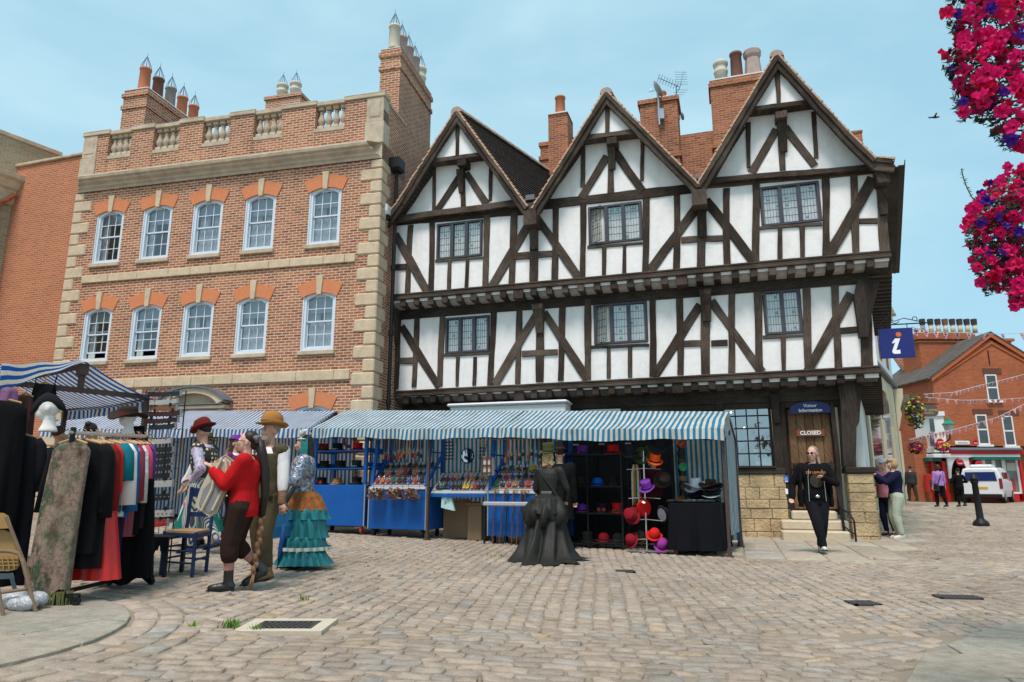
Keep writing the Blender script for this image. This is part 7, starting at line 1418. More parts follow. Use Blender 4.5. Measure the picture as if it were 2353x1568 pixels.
m.tube([(.055 * math.cos(a), .0, .055 * math.sin(a) * (1.0 + .25 * math.sin(a * 2))) for a in [6.283 * k / 20 for k in range(21)]], .02, 8); m.obj('lips', plain('lip_red', (.45, .01, .02), .2, .15, 9, 0, spec=.7), t, True); m = MB()
for s in (-1, 1): m.loft([[(s * .02 - .008, -.01, .045), (s * .02 + .008, -.01, .045), (s * .02, .0, .045)], [(s * .02 - .001, -.012, .0), (s * .02 + .001, -.012, .0), (s * .02, -.008, .0)]])
m.obj('fangs', plain('paper', (0, 0, 0)), t); m = MB(); m.ell((0, .03, 0), (.05, .015, .05)); m.tube([(0, .04, .12), (.02, .045, -.2), (.05, .05, -.45)], [.06, .075, .03], 8); m.obj('black_hair', CB, t)
M_DSTEEL = plain('dull_steel', (.25, .25, .26), .4, .1, 9, 0, .7)
GA = at(324, 1000, 8.05); GB_ = at(414, 1000, 8.05); zt, zbm = at(366, 897, 8.05).z, at(366, 1232, 8.05).z
t = thing('belt_grid', 'wire grid panel hung with rows of leather belts', 'display grid', (GA.x, 8.05, zbm), 4); W = GB_.x - GA.x; Hh = zt - zbm; m = MB()
for k in range(7): m.tube([(W * k / 6, .01, 0), (W * k / 6, .01, Hh)], .004, 5)
for k in range(12): m.tube([(0, .015, Hh * k / 11), (W, .015, Hh * k / 11)], .004, 5)
m.tube([(0, .015, Hh), (0, .015, -.4)], .008, 5); m.tube([(W, .015, Hh), (W, .015, -.4)], .008, 5); m.obj('wire_grid', plain('dark_wire', (.03, .03, .03), .5, .1, 9, 0), t)
BC = {'black': leather('black'), 'dark brown': plain('belt_brown', (.045, .012, .010), .4, .2, 20), 'tan': plain('belt_tan', (.20, .085, .035), .5, .2, 20), 'pale grey': plain('belt_grey', (.40, .38, .36), .5, .1, 20), 'red': leather('red')}
for k, (y, x0, x1, c, ds) in enumerate(((905, 340, 414, 'black', 'highest on the grid, with bright clips'), (923, 344, 407, 'pale grey', 'second from the top of the grid'), (937, 345, 407, 'tan', 'tooled, near the top of the grid'), (950, 342, 416, 'dark brown', 'upper of two below the tan one'), (966, 335, 408, 'dark brown', 'lower of two, level with the hat brim'), (980, 342, 404, 'black', 'just below the dark brown ones'), (1013, 338, 394, 'pale grey', 'thin, at the middle of the grid'), (1032, 330, 398, 'black', 'first of five below the thin grey one'), (1046, 329, 397, 'black', 'second of five below the thin grey one'), (1061, 328, 395, 'black', 'third of five below the thin grey one'), (1076, 325, 396, 'black', 'fourth of five below the thin grey one'), (1092, 323, 392, 'black', 'lowest of five below the thin grey one'), (1110, 322, 398, 'pale grey', 'broad and curved, below the black rows'), (1141, 322, 394, 'black', 'wide with steel eyelets'), (1178, 324, 397, 'pale grey', 'wide with steel eyelets'), (1202, 320, 386, 'red', 'studded, lowest on the grid'))):
 a, b = at(x0, y, 8.0), at(x1, y, 8.0); wide = y > 1105; hh = .036 if wide else .027; bt = thing('leather_belt', '%s leather belt, %s' % (c, ds), 'belt', ((a.x + b.x) / 2, 8.02, a.z), 4 + R.uniform(-4, 4), 'belts on the wire grid'); bt.rotation_euler[1] = rad(R.uniform(-5, 3)); w = (b.x - a.x) / 2; m = MB()
 m.loft([[(-w + 2 * w * i / 10, -.02 - .03 * math.sin(3.14 * i / 10) + dy, z - .012 * math.sin(3.14 * i / 10)) for dy, z in ((0, -hh), (0, hh), (.006, hh), (.006, -hh))] for i in range(11)]); m.obj('strap', BC[c], bt)
 m = MB()
 if y in (1141, 1178, 1202):
  for i in range(8): m.ell((-w * .85 + 1.7 * w * i / 7, -.024 - .03 * math.sin(3.14 * (i + .5) / 8), -.006), (.008, .006, .008), 7, 4)
 m.box((w - .012, -.032, -hh * 1.2), (w + .012, -.02, hh * 1.2)); m.obj('buckle', M_DSTEEL, bt)
 m = MB()
 for s in (-.6, .5): m.bbox((s * w - .008, -.05, hh - .01), (s * w + .008, -.01, hh + .03), .003); m.tube([(s * w, -.02, hh + .03), (s * w, .0, hh + .05), (s * w + .01, .015, hh + .04)], .003, 4)
 m.obj('clips', M_DSTEEL if k in (0, 1, 6) else M_BLACKM, bt)
a, b = at(305, 1232, 7.7), at(402, 1232, 7.7); t = thing('low_table', 'low black table with ragged cloth beneath the belt grid', 'table', (a.x, 7.55, gz(a.x, 7.6)), 2); W = b.x - a.x; zt = a.z - gz(a.x, 7.6); m = MB(); m.bbox((0, 0, zt - .03), (W, .5, zt), .006); m.obj('top', plain('cabinet_black', (0, 0, 0)), t)
m = MB(); sheet(m, lambda u, v: ((W * u, -.012 - .012 * math.sin(u * 30) * v, zt - .002 - v * (.13 + .03 * math.sin(u * 37) + .02 * math.sin(u * 91))), (u, v)), 60, 4); m.obj('ragged_cloth', CB, t); m = MB()
for x, y in ((.03, .04), (W - .03, .04), (.03, .46), (W - .03, .46)): m.bar((x, y, 0), (x, y, zt - .03), .035, .035, (0, 1, 0))
m.obj('legs', M_BLACKM, t); m = MB(); m.tube([(W * .62, -.02, zt - .12), (W * .60, -.03, zt - .3), (W * .64, -.02, zt - .45)], .006, 4); m.tube([(W * .52, -.02, zt - .12), (W * .55, -.03, zt - .28)], .006, 4); m.obj('ribbons', CB, t)
fl, fr, br, bk = gp(369, 1322), gp(441, 1327), gp(473, 1315), gp(418, 1312); c = (fl + fr + br + bk) / 4; t = thing('rush_chair', 'dark blue wooden chair with a rush seat, standing on the cobbles', 'chair', c); M_CH = plain('chair_navy', (.008, .022, .085), .5, .15, 8, .1)
q = [p - c for p in (fl, fr, br, bk)]; sh = .45
def leg(p, z1, lean=(0, 0)): m = MB(); m.tube([(p.x, p.y, p.z), (p.x + lean[0] * .4, p.y + lean[1] * .4, p.z + z1 * .5), (p.x + lean[0], p.y + lean[1], p.z + z1)], .021, 8); return m
ct = Vector((0, 0, 0)); bd = ((q[2] + q[3]) / 2 - (q[0] + q[1]) / 2).normalized() * .06
for p in q[:2]: leg(p, sh + .01).obj('leg', M_CH, t)
for p in q[2:]: leg(p, .93, (bd.x, bd.y)).obj('leg', M_CH, t)
m = MB()
for z in (.14, .26):
 for i in range(4):
  a, b = q[i], q[(i + 1) % 4]; m.tube([a + Vector((0, 0, z + .03 * (i % 2))), b + Vector((0, 0, z + .03 * (i % 2)))], .011, 6)
for i in range(4): m.bar(q[i] + Vector((0, 0, sh - .03)), q[(i + 1) % 4] + Vector((0, 0, sh - .03)), .03, .04)
m.obj('stretchers', M_CH, t); m = MB()
for z0, z1 in ((.82, .92), (.60, .65)): a, b = q[2] + bd * (z0 / .93) + Vector((0, 0, z0)), q[3] + bd * (z0 / .93) + Vector((0, 0, z0)); m.bar(a + Vector((0, 0, (z1 - z0) / 2)), b + Vector((0, 0, (z1 - z0) / 2)), .022, z1 - z0)
m.obj('backrest', M_CH, t); m = MB(); m.loft([[tuple(p * k + Vector((0, 0, z))) for p in q] for k, z in ((.98, sh - .02), (1.04, sh), (1.02, sh + .02), (.5, sh + .012))])
tt = NT('rush_weave'); w = tt.n('TexWave'); w.inputs['Scale'].default_value = 28; w.inputs['Distortion'].default_value = 2; tt.l(tt.co(rot=(0, 0, .6)), w.inputs['Vector']); tt.col(tt.mix(w.outputs['Fac'], (.20, .11, .05), (.46, .28, .15))); tt.bump(w.outputs['Fac'], .5, .01); m.obj('seat', tt.fin(.85), t)
M_TANM = plain('tan_metal', (.34, .20, .07), .5, .2, 8, .1); M_TUBE = plain('rusty_tube', (.20, .13, .08), .5, .3, 14, .1)
a = gp(92, 1393); b = gp(83, 1409); c = gp(8, 1418); t = thing('folding_chair', 'folded tan metal chair leaning at the left edge of the picture', 'chair', a); W = lambda x, y, Y: at(x, y, Y) - a
m = MB(); Y0 = a.y; m.tube([W(92, 1393, Y0), W(60, 1305, Y0 - .02), W(24, 1212, Y0 - .05), W(15, 1188, Y0 - .06)], .014, 8); m.tube([b - a, W(66, 1345, b.y), W(52, 1290, b.y), W(42, 1272, b.y), W(22, 1267, b.y - .02), W(-20, 1266, b.y - .02)], .014, 8); m.tube([c - a, W(0, 1376, c.y), W(-18, 1290, c.y)], .014, 8); m.tube([W(-10, 1364, b.y), W(62, 1354, b.y), W(68, 1340, b.y)], .012, 8); m.obj('frame', M_TUBE, t)
m = MB()
def pan(pts, Y, th=.03): m.loft([[tuple(W(x, y, Y + dy)) for x, y in pts] for dy in (0, th)])
pan([(-30, 1178), (8, 1179), (20, 1186), (25, 1205), (24, 1214), (-30, 1217)], Y0 - .06); m.obj('backrest', M_TANM, t); m = MB(); pan([(-30, 1217), (10, 1218), (28, 1226), (38, 1255), (45, 1300), (38, 1309), (20, 1313), (-30, 1312)], Y0 - .0); m.obj('seat', M_TANM, t); m = MB()
for y in (1284, 1292, 1300): m.tube([W(-20, y, Y0 - .01), W(42, y - 1, Y0 - .01)], .006, 4)
for x in (5, 18, 30): m.tube([W(x, 1280, Y0 - .01), W(x + 4, 1308, Y0 - .01)], .006, 4)
m.obj('seat_ribs', M_TANM, t)
a = gp(40, 1408); t = thing('step_stool', 'grey plastic step stool tucked behind the folded chair', 'step stool', a); Y0 = a.y + .12; M_STL = plain('stool_grey', (.055, .075, .10), .6, .1, 6, .1)
m = MB(); pan([(-20, 1318), (20, 1318), (30, 1316), (34, 1330), (-20, 1332)], Y0 - .0, .2); m.obj('step', M_STL, t); m = MB(); pan([(22, 1330), (32, 1328), (44, 1370), (60, 1400), (58, 1410), (46, 1410), (40, 1396), (34, 1375)], Y0 - .02, .05); pan([(-20, 1366), (40, 1366), (44, 1396), (-20, 1396)], Y0, .04); m.obj('legs', M_STL, t)
a = gp(8, 1412); m = MB()
for k in range(9): m.ell((R.uniform(-.12, .1), R.uniform(-.05, .08), .05 + R.uniform(0, .05)), (.09, .07, .06), 9, 6)
o = m.obj('plastic_bag', cloth('clear_bag', (.42, .42, .44), .3, .3, 22, .9, 0, 1, .6), None, True, (a.x, a.y + .15, a.z)); tag(o, 'crumpled pale plastic bag lying under the step stool', 'bag')
def blob(m, name, mat, parent, vox=.009, it=4, wr=0):
 "weld overlapping volumes into one continuous skin"
 o = m.obj(name, mat, parent, True); md = o.modifiers.new('r', 'REMESH'); md.mode = 'VOXEL'; md.voxel_size = vox; md.use_smooth_shade = True
 s = o.modifiers.new('s', 'SMOOTH'); s.factor = .5; s.iterations = it
 dg = bpy.context.evaluated_depsgraph_get(); me = bpy.data.meshes.new_from_object(o.evaluated_get(dg)); me.name = name; o.modifiers.clear(); old = o.data; o.data = me; bpy.data.meshes.remove(old)
 if wr:                                               # creases pulled into the cloth
  n = len(me.vertices); c = np.empty(n * 3); q = np.empty(n * 3); me.vertices.foreach_get('co', c); me.vertices.foreach_get('normal', q); c = c.reshape(n, 3); q = q.reshape(n, 3); d = np.zeros(n)
  for k in range(9):
   fr = R.uniform(9, 34); a = np.array([R.gauss(0, 1), R.gauss(0, 1), R.gauss(0, .7)]); a /= np.linalg.norm(a); b = np.array([R.gauss(0, 1) for _ in range(3)]) * 5; d += np.sin(c @ a * fr + R.uniform(0, 6)) * np.sin(c @ b + R.uniform(0, 6)) * 9 / fr
  c += q * (wr * .55 * np.clip(d, -1.3, 1.3))[:, None]; me.vertices.foreach_set('co', c.ravel()); me.update()
 return o
def cap(m, p, q, r0, r1, n=10):
 p, q = Vector(p), Vector(q); d = (q - p); d = d.normalized() if d.length > 1e-6 else Vector((0, 0, 1))
 m.tube([p - d * r0 * .92, p - d * r0 * .6, p, q, q + d * r1 * .6, q + d * r1 * .92], [r0 * .35, r0 * .8, r0, r1, r1 * .8, r1 * .35], n)
def ik(a, b, l1, l2, pole):
 a, b = Vector(a), Vector(b); d = b - a; L = min(d.length, (l1 + l2) * .999); u = d.normalized(); x = (l1 * l1 - l2 * l2 + L * L) / (2 * L); h = math.sqrt(max(0, l1 * l1 - x * x)); w = Vector(pole); w = w - u * w.dot(u); return a + u * x + w.normalized() * h
SKIN = plain('skin', (.56, .30, .21), .55, .08, 14, .05, spec=.35); SKINP = plain('skin_pale', (.62, .36, .27), .55, .08, 14, .05)
M_EYE = plain('eye_dark', (.02, .015, .012), .3, 0, 5, 0); M_LIP = plain('lips', (.40, .12, .10), .5, 0, 5, 0)
class Person:
 "facing -y before turning; x is the person's left"
 def __init__(s, label, P, deg, H, feet=None, hands=None, hyaw=0, hpitch=0, girth=1.0, skin=None, hip=(0, 0, 0), lean=(0, 0), vox=.010, poleA=None, group=None, toe=(0, 0), heel=(0, 0)):
  k = H; s.k = k; s.vox = vox; s.t = thing('person', label, 'person', P, deg, group); g = girth; s.g = g
  s.hip = Vector((hip[0], hip[1], .515 * k + hip[2])); s.feet = [Vector(f) for f in (feet or ((.095, 0, 0), (-.095, 0, 0)))]
  s.chest = s.hip + Vector((lean[0] * .6, lean[1] * .6, .19 * k)); s.neck = s.hip + Vector((lean[0], lean[1], .315 * k)); s.head = s.neck + Vector((lean[0] * .15, lean[1] * .2 - .012 * k, .095 * k))
  s.sh = [s.neck + Vector((q * .108 * k * (.7 + .3 * g), .008, -.030 * k)) for q in (1, -1)]
  hd = hands or ((.25, -.05, .44 * k), (-.25, -.05, .44 * k)); s.hd = [Vector(h) for h in hd]
  pa = poleA or ((.5, .8, -.3), (-.5, .8, -.3)); s.el = [ik(s.sh[i], s.hd[i], .178 * k, .155 * k, pa[i]) for i in (0, 1)]
  for i in (0, 1):
   L = (s.hd[i] - s.el[i]).length
   if L > .156 * k: s.hd[i] = s.el[i] + (s.hd[i] - s.el[i]) * (.156 * k / L)
  s.hj = [s.hip + Vector((q * .052 * k * (.75 + .25 * g), 0, 0)) for q in (1, -1)]; s.an = [f + Vector((0, .02, .047 * k + heel[i])) for i, f in enumerate(s.feet)]
  s.kn = [ik(s.hj[i], s.an[i], .238 * k, .238 * k, (.06 * (1 - 2 * i), -1, 0)) for i in (0, 1)]; s.toe = toe; s.heel = heel
  s.HM = Matrix.Translation(s.head) @ Matrix.Rotation(rad(hyaw), 4, 'Z') @ Matrix.Rotation(rad(hpitch), 4, 'X'); s.skin = skin or SKIN; s.body()
 def torso(s, m, e=0.0, z0=-.03, z1=.30, belly=0.0, n=18):
  k, g = s.k, s.g; prof = [(-.06, .076, .060), (-.02, .090, .066), (.04, .086, .062), (.10, .078, .056), (.16, .086, .062), (.215, .098, .066), (.265, .104, .060), (.295, .078, .048), (.318, .036, .036)]
  R_ = []
  for z, a, b in prof:
   if z < z0 - .001 or z > z1 + .02: continue
   c = s.hip.lerp(s.neck, max(0, z) / .315) if z > 0 else s.hip + Vector((0, 0, z * k)); c = Vector((c.x, c.y, s.hip.z + z * k)); bl = belly * math.exp(-((z - .06) / .09) ** 2)
   R_.append([(c.x + (a * k * g + e) * math.cos(q), c.y + ((b * k * g + e) * math.sin(q)) - (bl if math.sin(q) < 0 else 0) * -math.sin(q), c.z) for q in [6.28318 * i / n for i in range(n)]])
  m.loft(R_)
 def arm(s, m, i, e=0, upto=1.0):
  k, g = s.k, .6 + .4 * s.g; cap(m, s.sh[i], s.el[i], .031 * k * g + e, .024 * k * g + e)
  if upto > .5: q = s.el[i].lerp(s.hd[i], (upto - .5) * 2); cap(m, s.el[i], q, .024 * k * g + e, .0165 * k * g + e)
 def leg(s, m, i, e=0, upto=1.0, r=1.0):
  k, g = s.k, (.5 + .5 * s.g) * r; kn, an = s.kn[i], s.an[i]
  if upto <= .55: cap(m, s.hj[i], s.hj[i].lerp(kn, upto / .5), .054 * k * g + e, .040 * k * g + e); return
  cap(m, s.hj[i], kn, .054 * k * g + e, .034 * k * g + e); q = kn.lerp(an, (upto - .5) * 2); c = kn.lerp(an, .28); cap(m, kn, c, .034 * k * g + e, .034 * k * g + e)
  if upto > .66: cap(m, c, q, .034 * k * g + e, .022 * k * g + e)
 def hand(s, m, i):
  k = s.k; d = (s.hd[i] - s.el[i]).normalized(); side = Vector((1 if i == 0 else -1, 0, 0)); n_ = d.cross(side); n_ = n_.normalized() if n_.length > .1 else Vector((0, -1, 0)); w = n_.cross(d).normalized()
  if w.dot(Vector((0, -1, 0))) < 0 and abs(w.y) > .2: w = -w
  inn = d.cross(w).normalized(); inn = inn if inn.dot(-side) > 0 else -inn; c = s.hd[i]; cap(m, c, c + d * .045, .024, .026); cap(m, c + w * .015 + d * .02, c + w * .018 + d * .05, .017, .017); cap(m, c - w * .015 + d * .02, c - w * .018 + d * .05, .017, .017)
  for f, (o_, L) in enumerate(((.031, .062), (.011, .070), (-.010, .066), (-.029, .052))):
   b = c + d * .058 + w * o_; e = b + d * L * .5 + inn * .008 + w * o_ * .12; t = e + d * L * .36 + inn * .028; cap(m, b, e, .0095, .009, 7); cap(m, e, t, .009, .0075, 7)
  b = c + d * .022 + w * .026; e = b + d * .028 + w * .022 + inn * .012; cap(m, b, e, .012, .010, 7); cap(m, e, e + d * .026 + inn * .012, .010, .008, 7)
 def headm(s, m):
  k = s.k / 1.7; a = len(m.v)
  m.ell((0, .012, .035), (.074, .092, .088), 16, 10); m.ell((0, -.028, -.030), (.056, .062, .078), 14, 9); m.ell((0, -.066, -.085), (.024, .020, .020), 8, 6); m.ell((0, -.062, .0), (.056, .030, .045), 12, 8)
  cap(m, (0, -.088, .012), (0, -.108, -.022), .009, .014, 8); m.ell((0, -.100, -.026), (.019, .014, .010), 8, 5); m.ell((0, -.086, -.053), (.024, .012, .007), 8, 5); m.ell((0, -.084, -.064), (.021, .012, .007), 8, 5)
  for q in (-1, 1): m.ell((q * .073, .012, -.005), (.010, .020, .032), 8, 6); m.ell((q * .036, -.074, -.022), (.020, .018, .018), 8, 6); m.ell((q * .030, -.084, .026), (.022, .010, .007), 8, 5)
  m.xf(s.HM @ Matrix.Scale(k, 4), a); cap(m, s.neck - Vector((0, 0, .03 * k)), s.head + Vector((0, .012, -.03)), .052 * k, .047 * k)
 def body(s):
  m = MB(); s.torso(m); s.headm(m)
  for i in (0, 1): s.arm(m, i); s.hand(m, i); s.leg(m, i); f = s.an[i]; cap(m, f, s.ft(i)[0], .035, .03)
  s.b = blob(m, 'body', s.skin, s.t, s.vox, 3); e = MB(); k = s.k / 1.7
  for q in (-1, 1): e.ell((q * .030, -.0835, .008), (.0115, .007, .0065), 8, 5); e.ell((q * .031, -.089, .030), (.020, .006, .004), 8, 4)
  e.xf(s.HM @ Matrix.Scale(k, 4)); e.obj('eyes', M_EYE, s.t); e = MB(); e.ell((0, -.094, -.058), (.021, .008, .007), 8, 5); e.xf(s.HM @ Matrix.Scale(k, 4)); e.obj('lips', M_LIP, s.t)
 def ft(s, i): a = Vector(s.an[i]); d = Vector((.03 * (1 - 2 * i), -1, 0)).normalized(); z = s.feet[i].z; return Vector((a.x, a.y, a.z)) + d * .11 * s.k / 1.7 - Vector((0, 0, (a.z - z) * .55)), d, z
 def wear(s, name, mat, f, vox=None, it=4): m = MB(); f(m); return blob(m, name, mat, s.t, vox or s.vox * 1.15, it, .011 if name != 'tights' else 0)
 def top(s, name, mat, e=.014, sleeve=1.0, hem=-.05, belly=0, neck=.30, se=None):
  def f(m):
   s.torso(m, e, hem, neck, belly)
   for i in (0, 1):
    if sleeve > 0: s.arm(m, i, (se or e), sleeve)
    cap(m, s.sh[i] - Vector((s.sh[i].x * .25, 0, 0)), s.sh[i], .034 * s.k + e, .031 * s.k + e)
  return s.wear(name, mat, f)
 def trousers(s, mat, e=.014, upto=.97, name='trousers', r=1.0):
  def f(m):
   s.torso(m, e * .9, -.06, .06)
   for i in (0, 1): s.leg(m, i, e, upto, r)
  return s.wear(name, mat, f)
 def shoes(s, mat, up=.06, name='shoe', sole=None, bulk=1.0):
  for i in (0, 1):
   m = MB(); t_, d, z = s.ft(i); a = s.an[i]; hz = a.z - .047 * s.k; heel = a + Vector((0, .02, -.022)); toe = Vector((a.x + d.x * .15, a.y + d.y * .15, z + .028 + s.toe[i])); cap(m, heel + Vector((0, 0, -.0)), toe, .041 * bulk, .034 * bulk, 12); cap(m, a + (s.kn[i] - a).normalized() * up, a, .042 * bulk, .042 * bulk); cap(m, heel, a, .042 * bulk, .042 * bulk); blob(m, name, mat, s.t, .009, 3)
   m = MB(); b, e = heel + Vector((0, .03, -.03)), toe + Vector((d.x * .04, d.y * .04, -.022)); m.bar(b, e, .072, .016); m.obj('sole', sole or M_BLACKM, s.t)
 def hair(s, mat, kind='short', extra=None):
  m = MB(); k = s.k / 1.7; m.ell((0, .034, .056), (.081, .090, .082), 16, 10)
  if kind == 'bob': m.ell((0, .035, .0), (.096, .092, .115), 16, 10); m.ell((0, -.02, .085), (.085, .085, .055), 14, 8)
  if kind == 'long': cap(m, (0, .06, .02), (0, .085, -.16), .075, .07); cap(m, (0, .085, -.16), (0, .09, -.34), .07, .045);
  if kind == 'curly':
   for _ in range(46): a = R.uniform(.2, 2.94); z = R.uniform(-.13, .04); r = R.uniform(.075, .098); m.ell((r * math.cos(a) * 1.05, .02 + r * math.sin(a), z), (.024, .024, .024), 7, 5)
  if kind == 'tail': cap(m, (0, .09, .02), (.01, .13, -.05), .03, .026); cap(m, (.01, .13, -.05), (.04, .12, -.19), .026, .012)
  if kind == 'bun': m.ell((0, .09, .11), (.045, .045, .04), 10, 7)
  if kind == 'back': cap(m, (0, .07, .0), (0, .09, -.03), .055, .045)
  a = 0; cut = []
  if extra: extra(m)
  m.xf(s.HM @ Matrix.Scale(k, 4)); return blob(m, 'hair', mat, s.t, .009, 2)
 def hat(s, kind, c, dz=.085, rot=(0, 0, 0), sc=1.0, band='black', dy=.015):
  o = hat('', kind, c, (0, 0, 0), rot, sc, band, parent=s.t); M = s.HM @ Matrix.Translation((0, dy, dz * s.k / 1.7)) @ Matrix.Rotation(rad(rot[0]), 4, 'X') @ Matrix.Rotation(rad(rot[1]), 4, 'Y'); o.matrix_local = M
  for q in ('label', 'category', 'group'):
   if q in o: del o[q]
  return o
 def glasses(s, mat, dark=False):
  m = MB(); k = s.k / 1.7
  for q in (-1, 1):
   if dark: m.loft([[(q * .033 + .027 * math.cos(a), y, .010 + .017 * math.sin(a)) for a in [6.28 * i / 12 for i in range(12)]] for y in (-.103, -.098)])
   else: m.tube([(q * .033 + .025 * math.cos(a), -.101, .006 + .019 * math.sin(a)) for a in [6.28 * i / 12 for i in range(13)]], .003, 5)
   m.tube([(q * .058, -.100, .012), (q * .078, -.04, .014), (q * .078, .01, .01)], .003, 5)
  m.tube([(-.01, -.108, .01), (.01, -.108, .01)], .003, 5); m.xf(s.HM @ Matrix.Scale(k, 4)); m.obj('glasses', mat, s.t)
 def skirt(s, name, mat, rings, n=64, folds=11, amp=.10, close=False, flow_=0):
  "rings of (z, rx, ry, dx, dy)"
  m = MB(); ph = R.uniform(0, 6); z_0, z_1 = rings[0][0], rings[-1][0]; RR = []
  for z, a, b, dx, dy in rings:
   v = (z - z_0) / (z_1 - z_0); RR.append([(s.hip.x + dx + a * math.cos(q) * (1 + amp * v * (math.sin(q * folds + ph + v * flow_) + .5 * math.sin(q * folds * 1.7 + ph))), s.hip.y + dy + b * math.sin(q) * (1 + amp * v * (math.sin(q * folds + ph + v * flow_) + .5 * math.sin(q * folds * 1.7 + ph))), z) for q in [6.28318 * i / n for i in range(n)]])
  m.loft(RR, cap=close); return m.obj(name, mat, s.t, True)
def stand(px_, pyf, pyh=None, H=None, dz=0):
 "foot point from the photo; height from where the crown of the head shows"
 P = gp(px_, pyf); h = at(px_, pyh, P.y).z - P.z if pyh else H; return P, (H or h)
WH = cloth('shirt_white', (.66, .64, .63), .85, .06, 8, .5); BLK = cloth('cloth_black', (.007, .007, .008), .9, .2, 7, .6)
def shiny(n, c, r=.3): return plain(n, c, r, .25, 9, .3, spec=.6, bs=18, bd=.02)
BOOT = shiny('boot_black', (.012, .012, .013)); HDK = plain('hair_dark', (.018, .011, .009), .5, .3, 30, .4, bs=90); HBR = plain('hair_brown', (.06, .028, .016), .5, .3, 30, .4, bs=90); HBL = plain('hair_blond', (.42, .27, .14), .5, .25, 24, .5, bs=70); HGR = plain('hair_grey', (.26, .20, .15), .5, .2, 30, .4, bs=90)
P, H = stand(543, 1360, 990); P = gp(545, 1358); p = Person('woman in a bright red jumper and brown breeches holding a cream bag on a hanger', P, -84, H, feet=((.03, -.10, .0), (-.10, .17, .03)), hands=((.07, -.30, .755 * H), (-.10, -.27, .74 * H)), hyaw=3, hpitch=-6, girth=1.08, skin=SKINP, vox=.0075, heel=(0, .085), toe=(0, 0), poleA=((.35, .6, -.8), (-.35, .6, -.8)))
p.top('red_jumper', cloth('jumper_red', (.44, .010, .012), .9, .2, 6, .8, .3), .034, .93, -.06, neck=.29, se=.030); p.trousers(cloth('breeches_brown', (.030, .016, .012), .9, .3, 8, .5), .026, .56, 'breeches', 1.1)
def tights(m):
 for i in (0, 1): p.leg(m, i, .004, .98)
p.wear('tights', plain('tights_pink', (.42, .20, .16), .7, .15, 40, .2), tights); p.shoes(BOOT, .17, 'boot', bulk=1.12)
m = MB(); m.skin = None; p.skirt('jumper_trim', plain('trim_dark_red', (.12, .012, .012), .8, .4, 40), [(p.hip.z - .045, .155, .125, 0, 0), (p.hip.z - .085, .160, .128, 0, 0)], 40, 5, .03); p.hair(HDK, 'back'); p.glasses(M_BLACKM)
m = MB(); pts = [p.HM @ Vector((.01, .12, .03)), p.HM @ Vector((.0, .165, -.10)), p.neck + Vector((-.01, .17, -.12)), p.hip + Vector((-.02, .19, .12)), p.hip + Vector((-.03, .17, -.1))]
m.tube(pts, [.045, .05, .05, .04, .032], 9); m.obj('ponytail', HDK, p.t, True); m = MB(); a, b = pts[-1], p.hip + Vector((-.05, .13, -.62))
for k in range(15): q = a.lerp(b, k / 14); m.ell((q.x + .012 * math.sin(k * 2.1), q.y + .012 * math.cos(k * 2.1), q.z), (.026, .026, .034), 8, 6)
for k in range(5): m.tube([b, b + Vector((R.uniform(-.05, .05), R.uniform(-.05, .08), -.14))], [.014, .003], 5)
m.obj('braid', plain('braid_tan', (.26, .13, .06), .6, .35, 30, .5), p.t, True); m = MB()
for k in range(7): m.tube([p.HM @ Vector((.06 * math.cos(k), .085 + .03 * math.sin(k), .07)), p.HM @ Vector((.075 * math.cos(k * .9), .11, .02 + .03 * math.sin(k * 2)))], [.022, .014], 6)
m.obj('scrunchie', plain('scrunchie_grey', (.14, .14, .14), .7, .6, 40), p.t, True); m = MB(); m.lathe(p.HM @ Vector((.077, .012, -.05)), [(.012, -.006), (.012, .006)], 8); m.obj('earring', M_STEEL, p.t)
hq = at(519, 1052, P.y - .08); bg_t = thing('canvas_bag', 'cream and grey canvas bag on a wooden hanger held up by the woman in red', 'bag', hq, 8); m = MB(); m.tube([(-.15, 0, -.09), (0, 0, .02), (.10, 0, -.06)], .014, 6); m.tube([(0, 0, .02), (0, 0, .07), (.02, 0, .09)], .005, 5); m.obj('hanger', M_HANG, bg_t)
m = MB(); m.loft([[(x, y, z) for x, z in ((-.10, -.05), (.06, -.03), (.05, -.25), (-.03, -.52), (-.10, -.56), (-.24, -.46), (-.20, -.28))] for y in (-.03, .05)]); m.obj('canvas', cloth('canvas_cream_bag', (.50, .43, .32), .9, .15, 9, .7), bg_t); m = MB(); m.loft([[(x, y, z) for x, z in ((-.08, -.20), (.02, -.16), (.015, -.28), (-.05, -.49), (-.10, -.52), (-.20, -.44), (-.17, -.30))] for y in (-.045, -.031)]); m.obj('grey_panel', plain('panel_grey', (.22, .22, .23), .7, .2, 9), bg_t); m = MB()
for x in (-.07, .03): m.tube([(x * .3, -.04, 0), (x, -.05, -.12), (x - .02, -.05, -.3), (x - .10, -.05, -.5)], .016, 6)
m.obj('webbing', cloth('canvas_cream_bag', (0, 0, 0)), bg_t)
P, H = stand(600, 1332, 962); p = Person('man in an ochre bowler hat, tweed waistcoat and rolled white sleeves', P, -30, H * .985, feet=((.10, -.02, 0), (-.09, .06, 0)), hands=((.30, -.06, .455 * H), (-.26, -.12, .47 * H)), hyaw=-6, girth=1.1, vox=.009)
p.top('shirt', WH, .012, .74, -.02, neck=.31, se=.020); p.top('waistcoat', brocade('tweed', 60, [(.045, .038, .018), (.075, .062, .030), (.10, .085, .045)]), .026, 0, -.035, .015, neck=.27); p.trousers(cloth('trousers_olive', (.085, .065, .038), .9, .25, 7, .6), .018, .90); p.shoes(plain('suede_tan', (.23, .13, .055), .9, .25, 14, .3), .14, 'boot', bulk=1.1); p.hair(HGR, 'short'); p.hat('bowler', 'ochre', .075, (-4, 0, 0), 1.12, 'green')
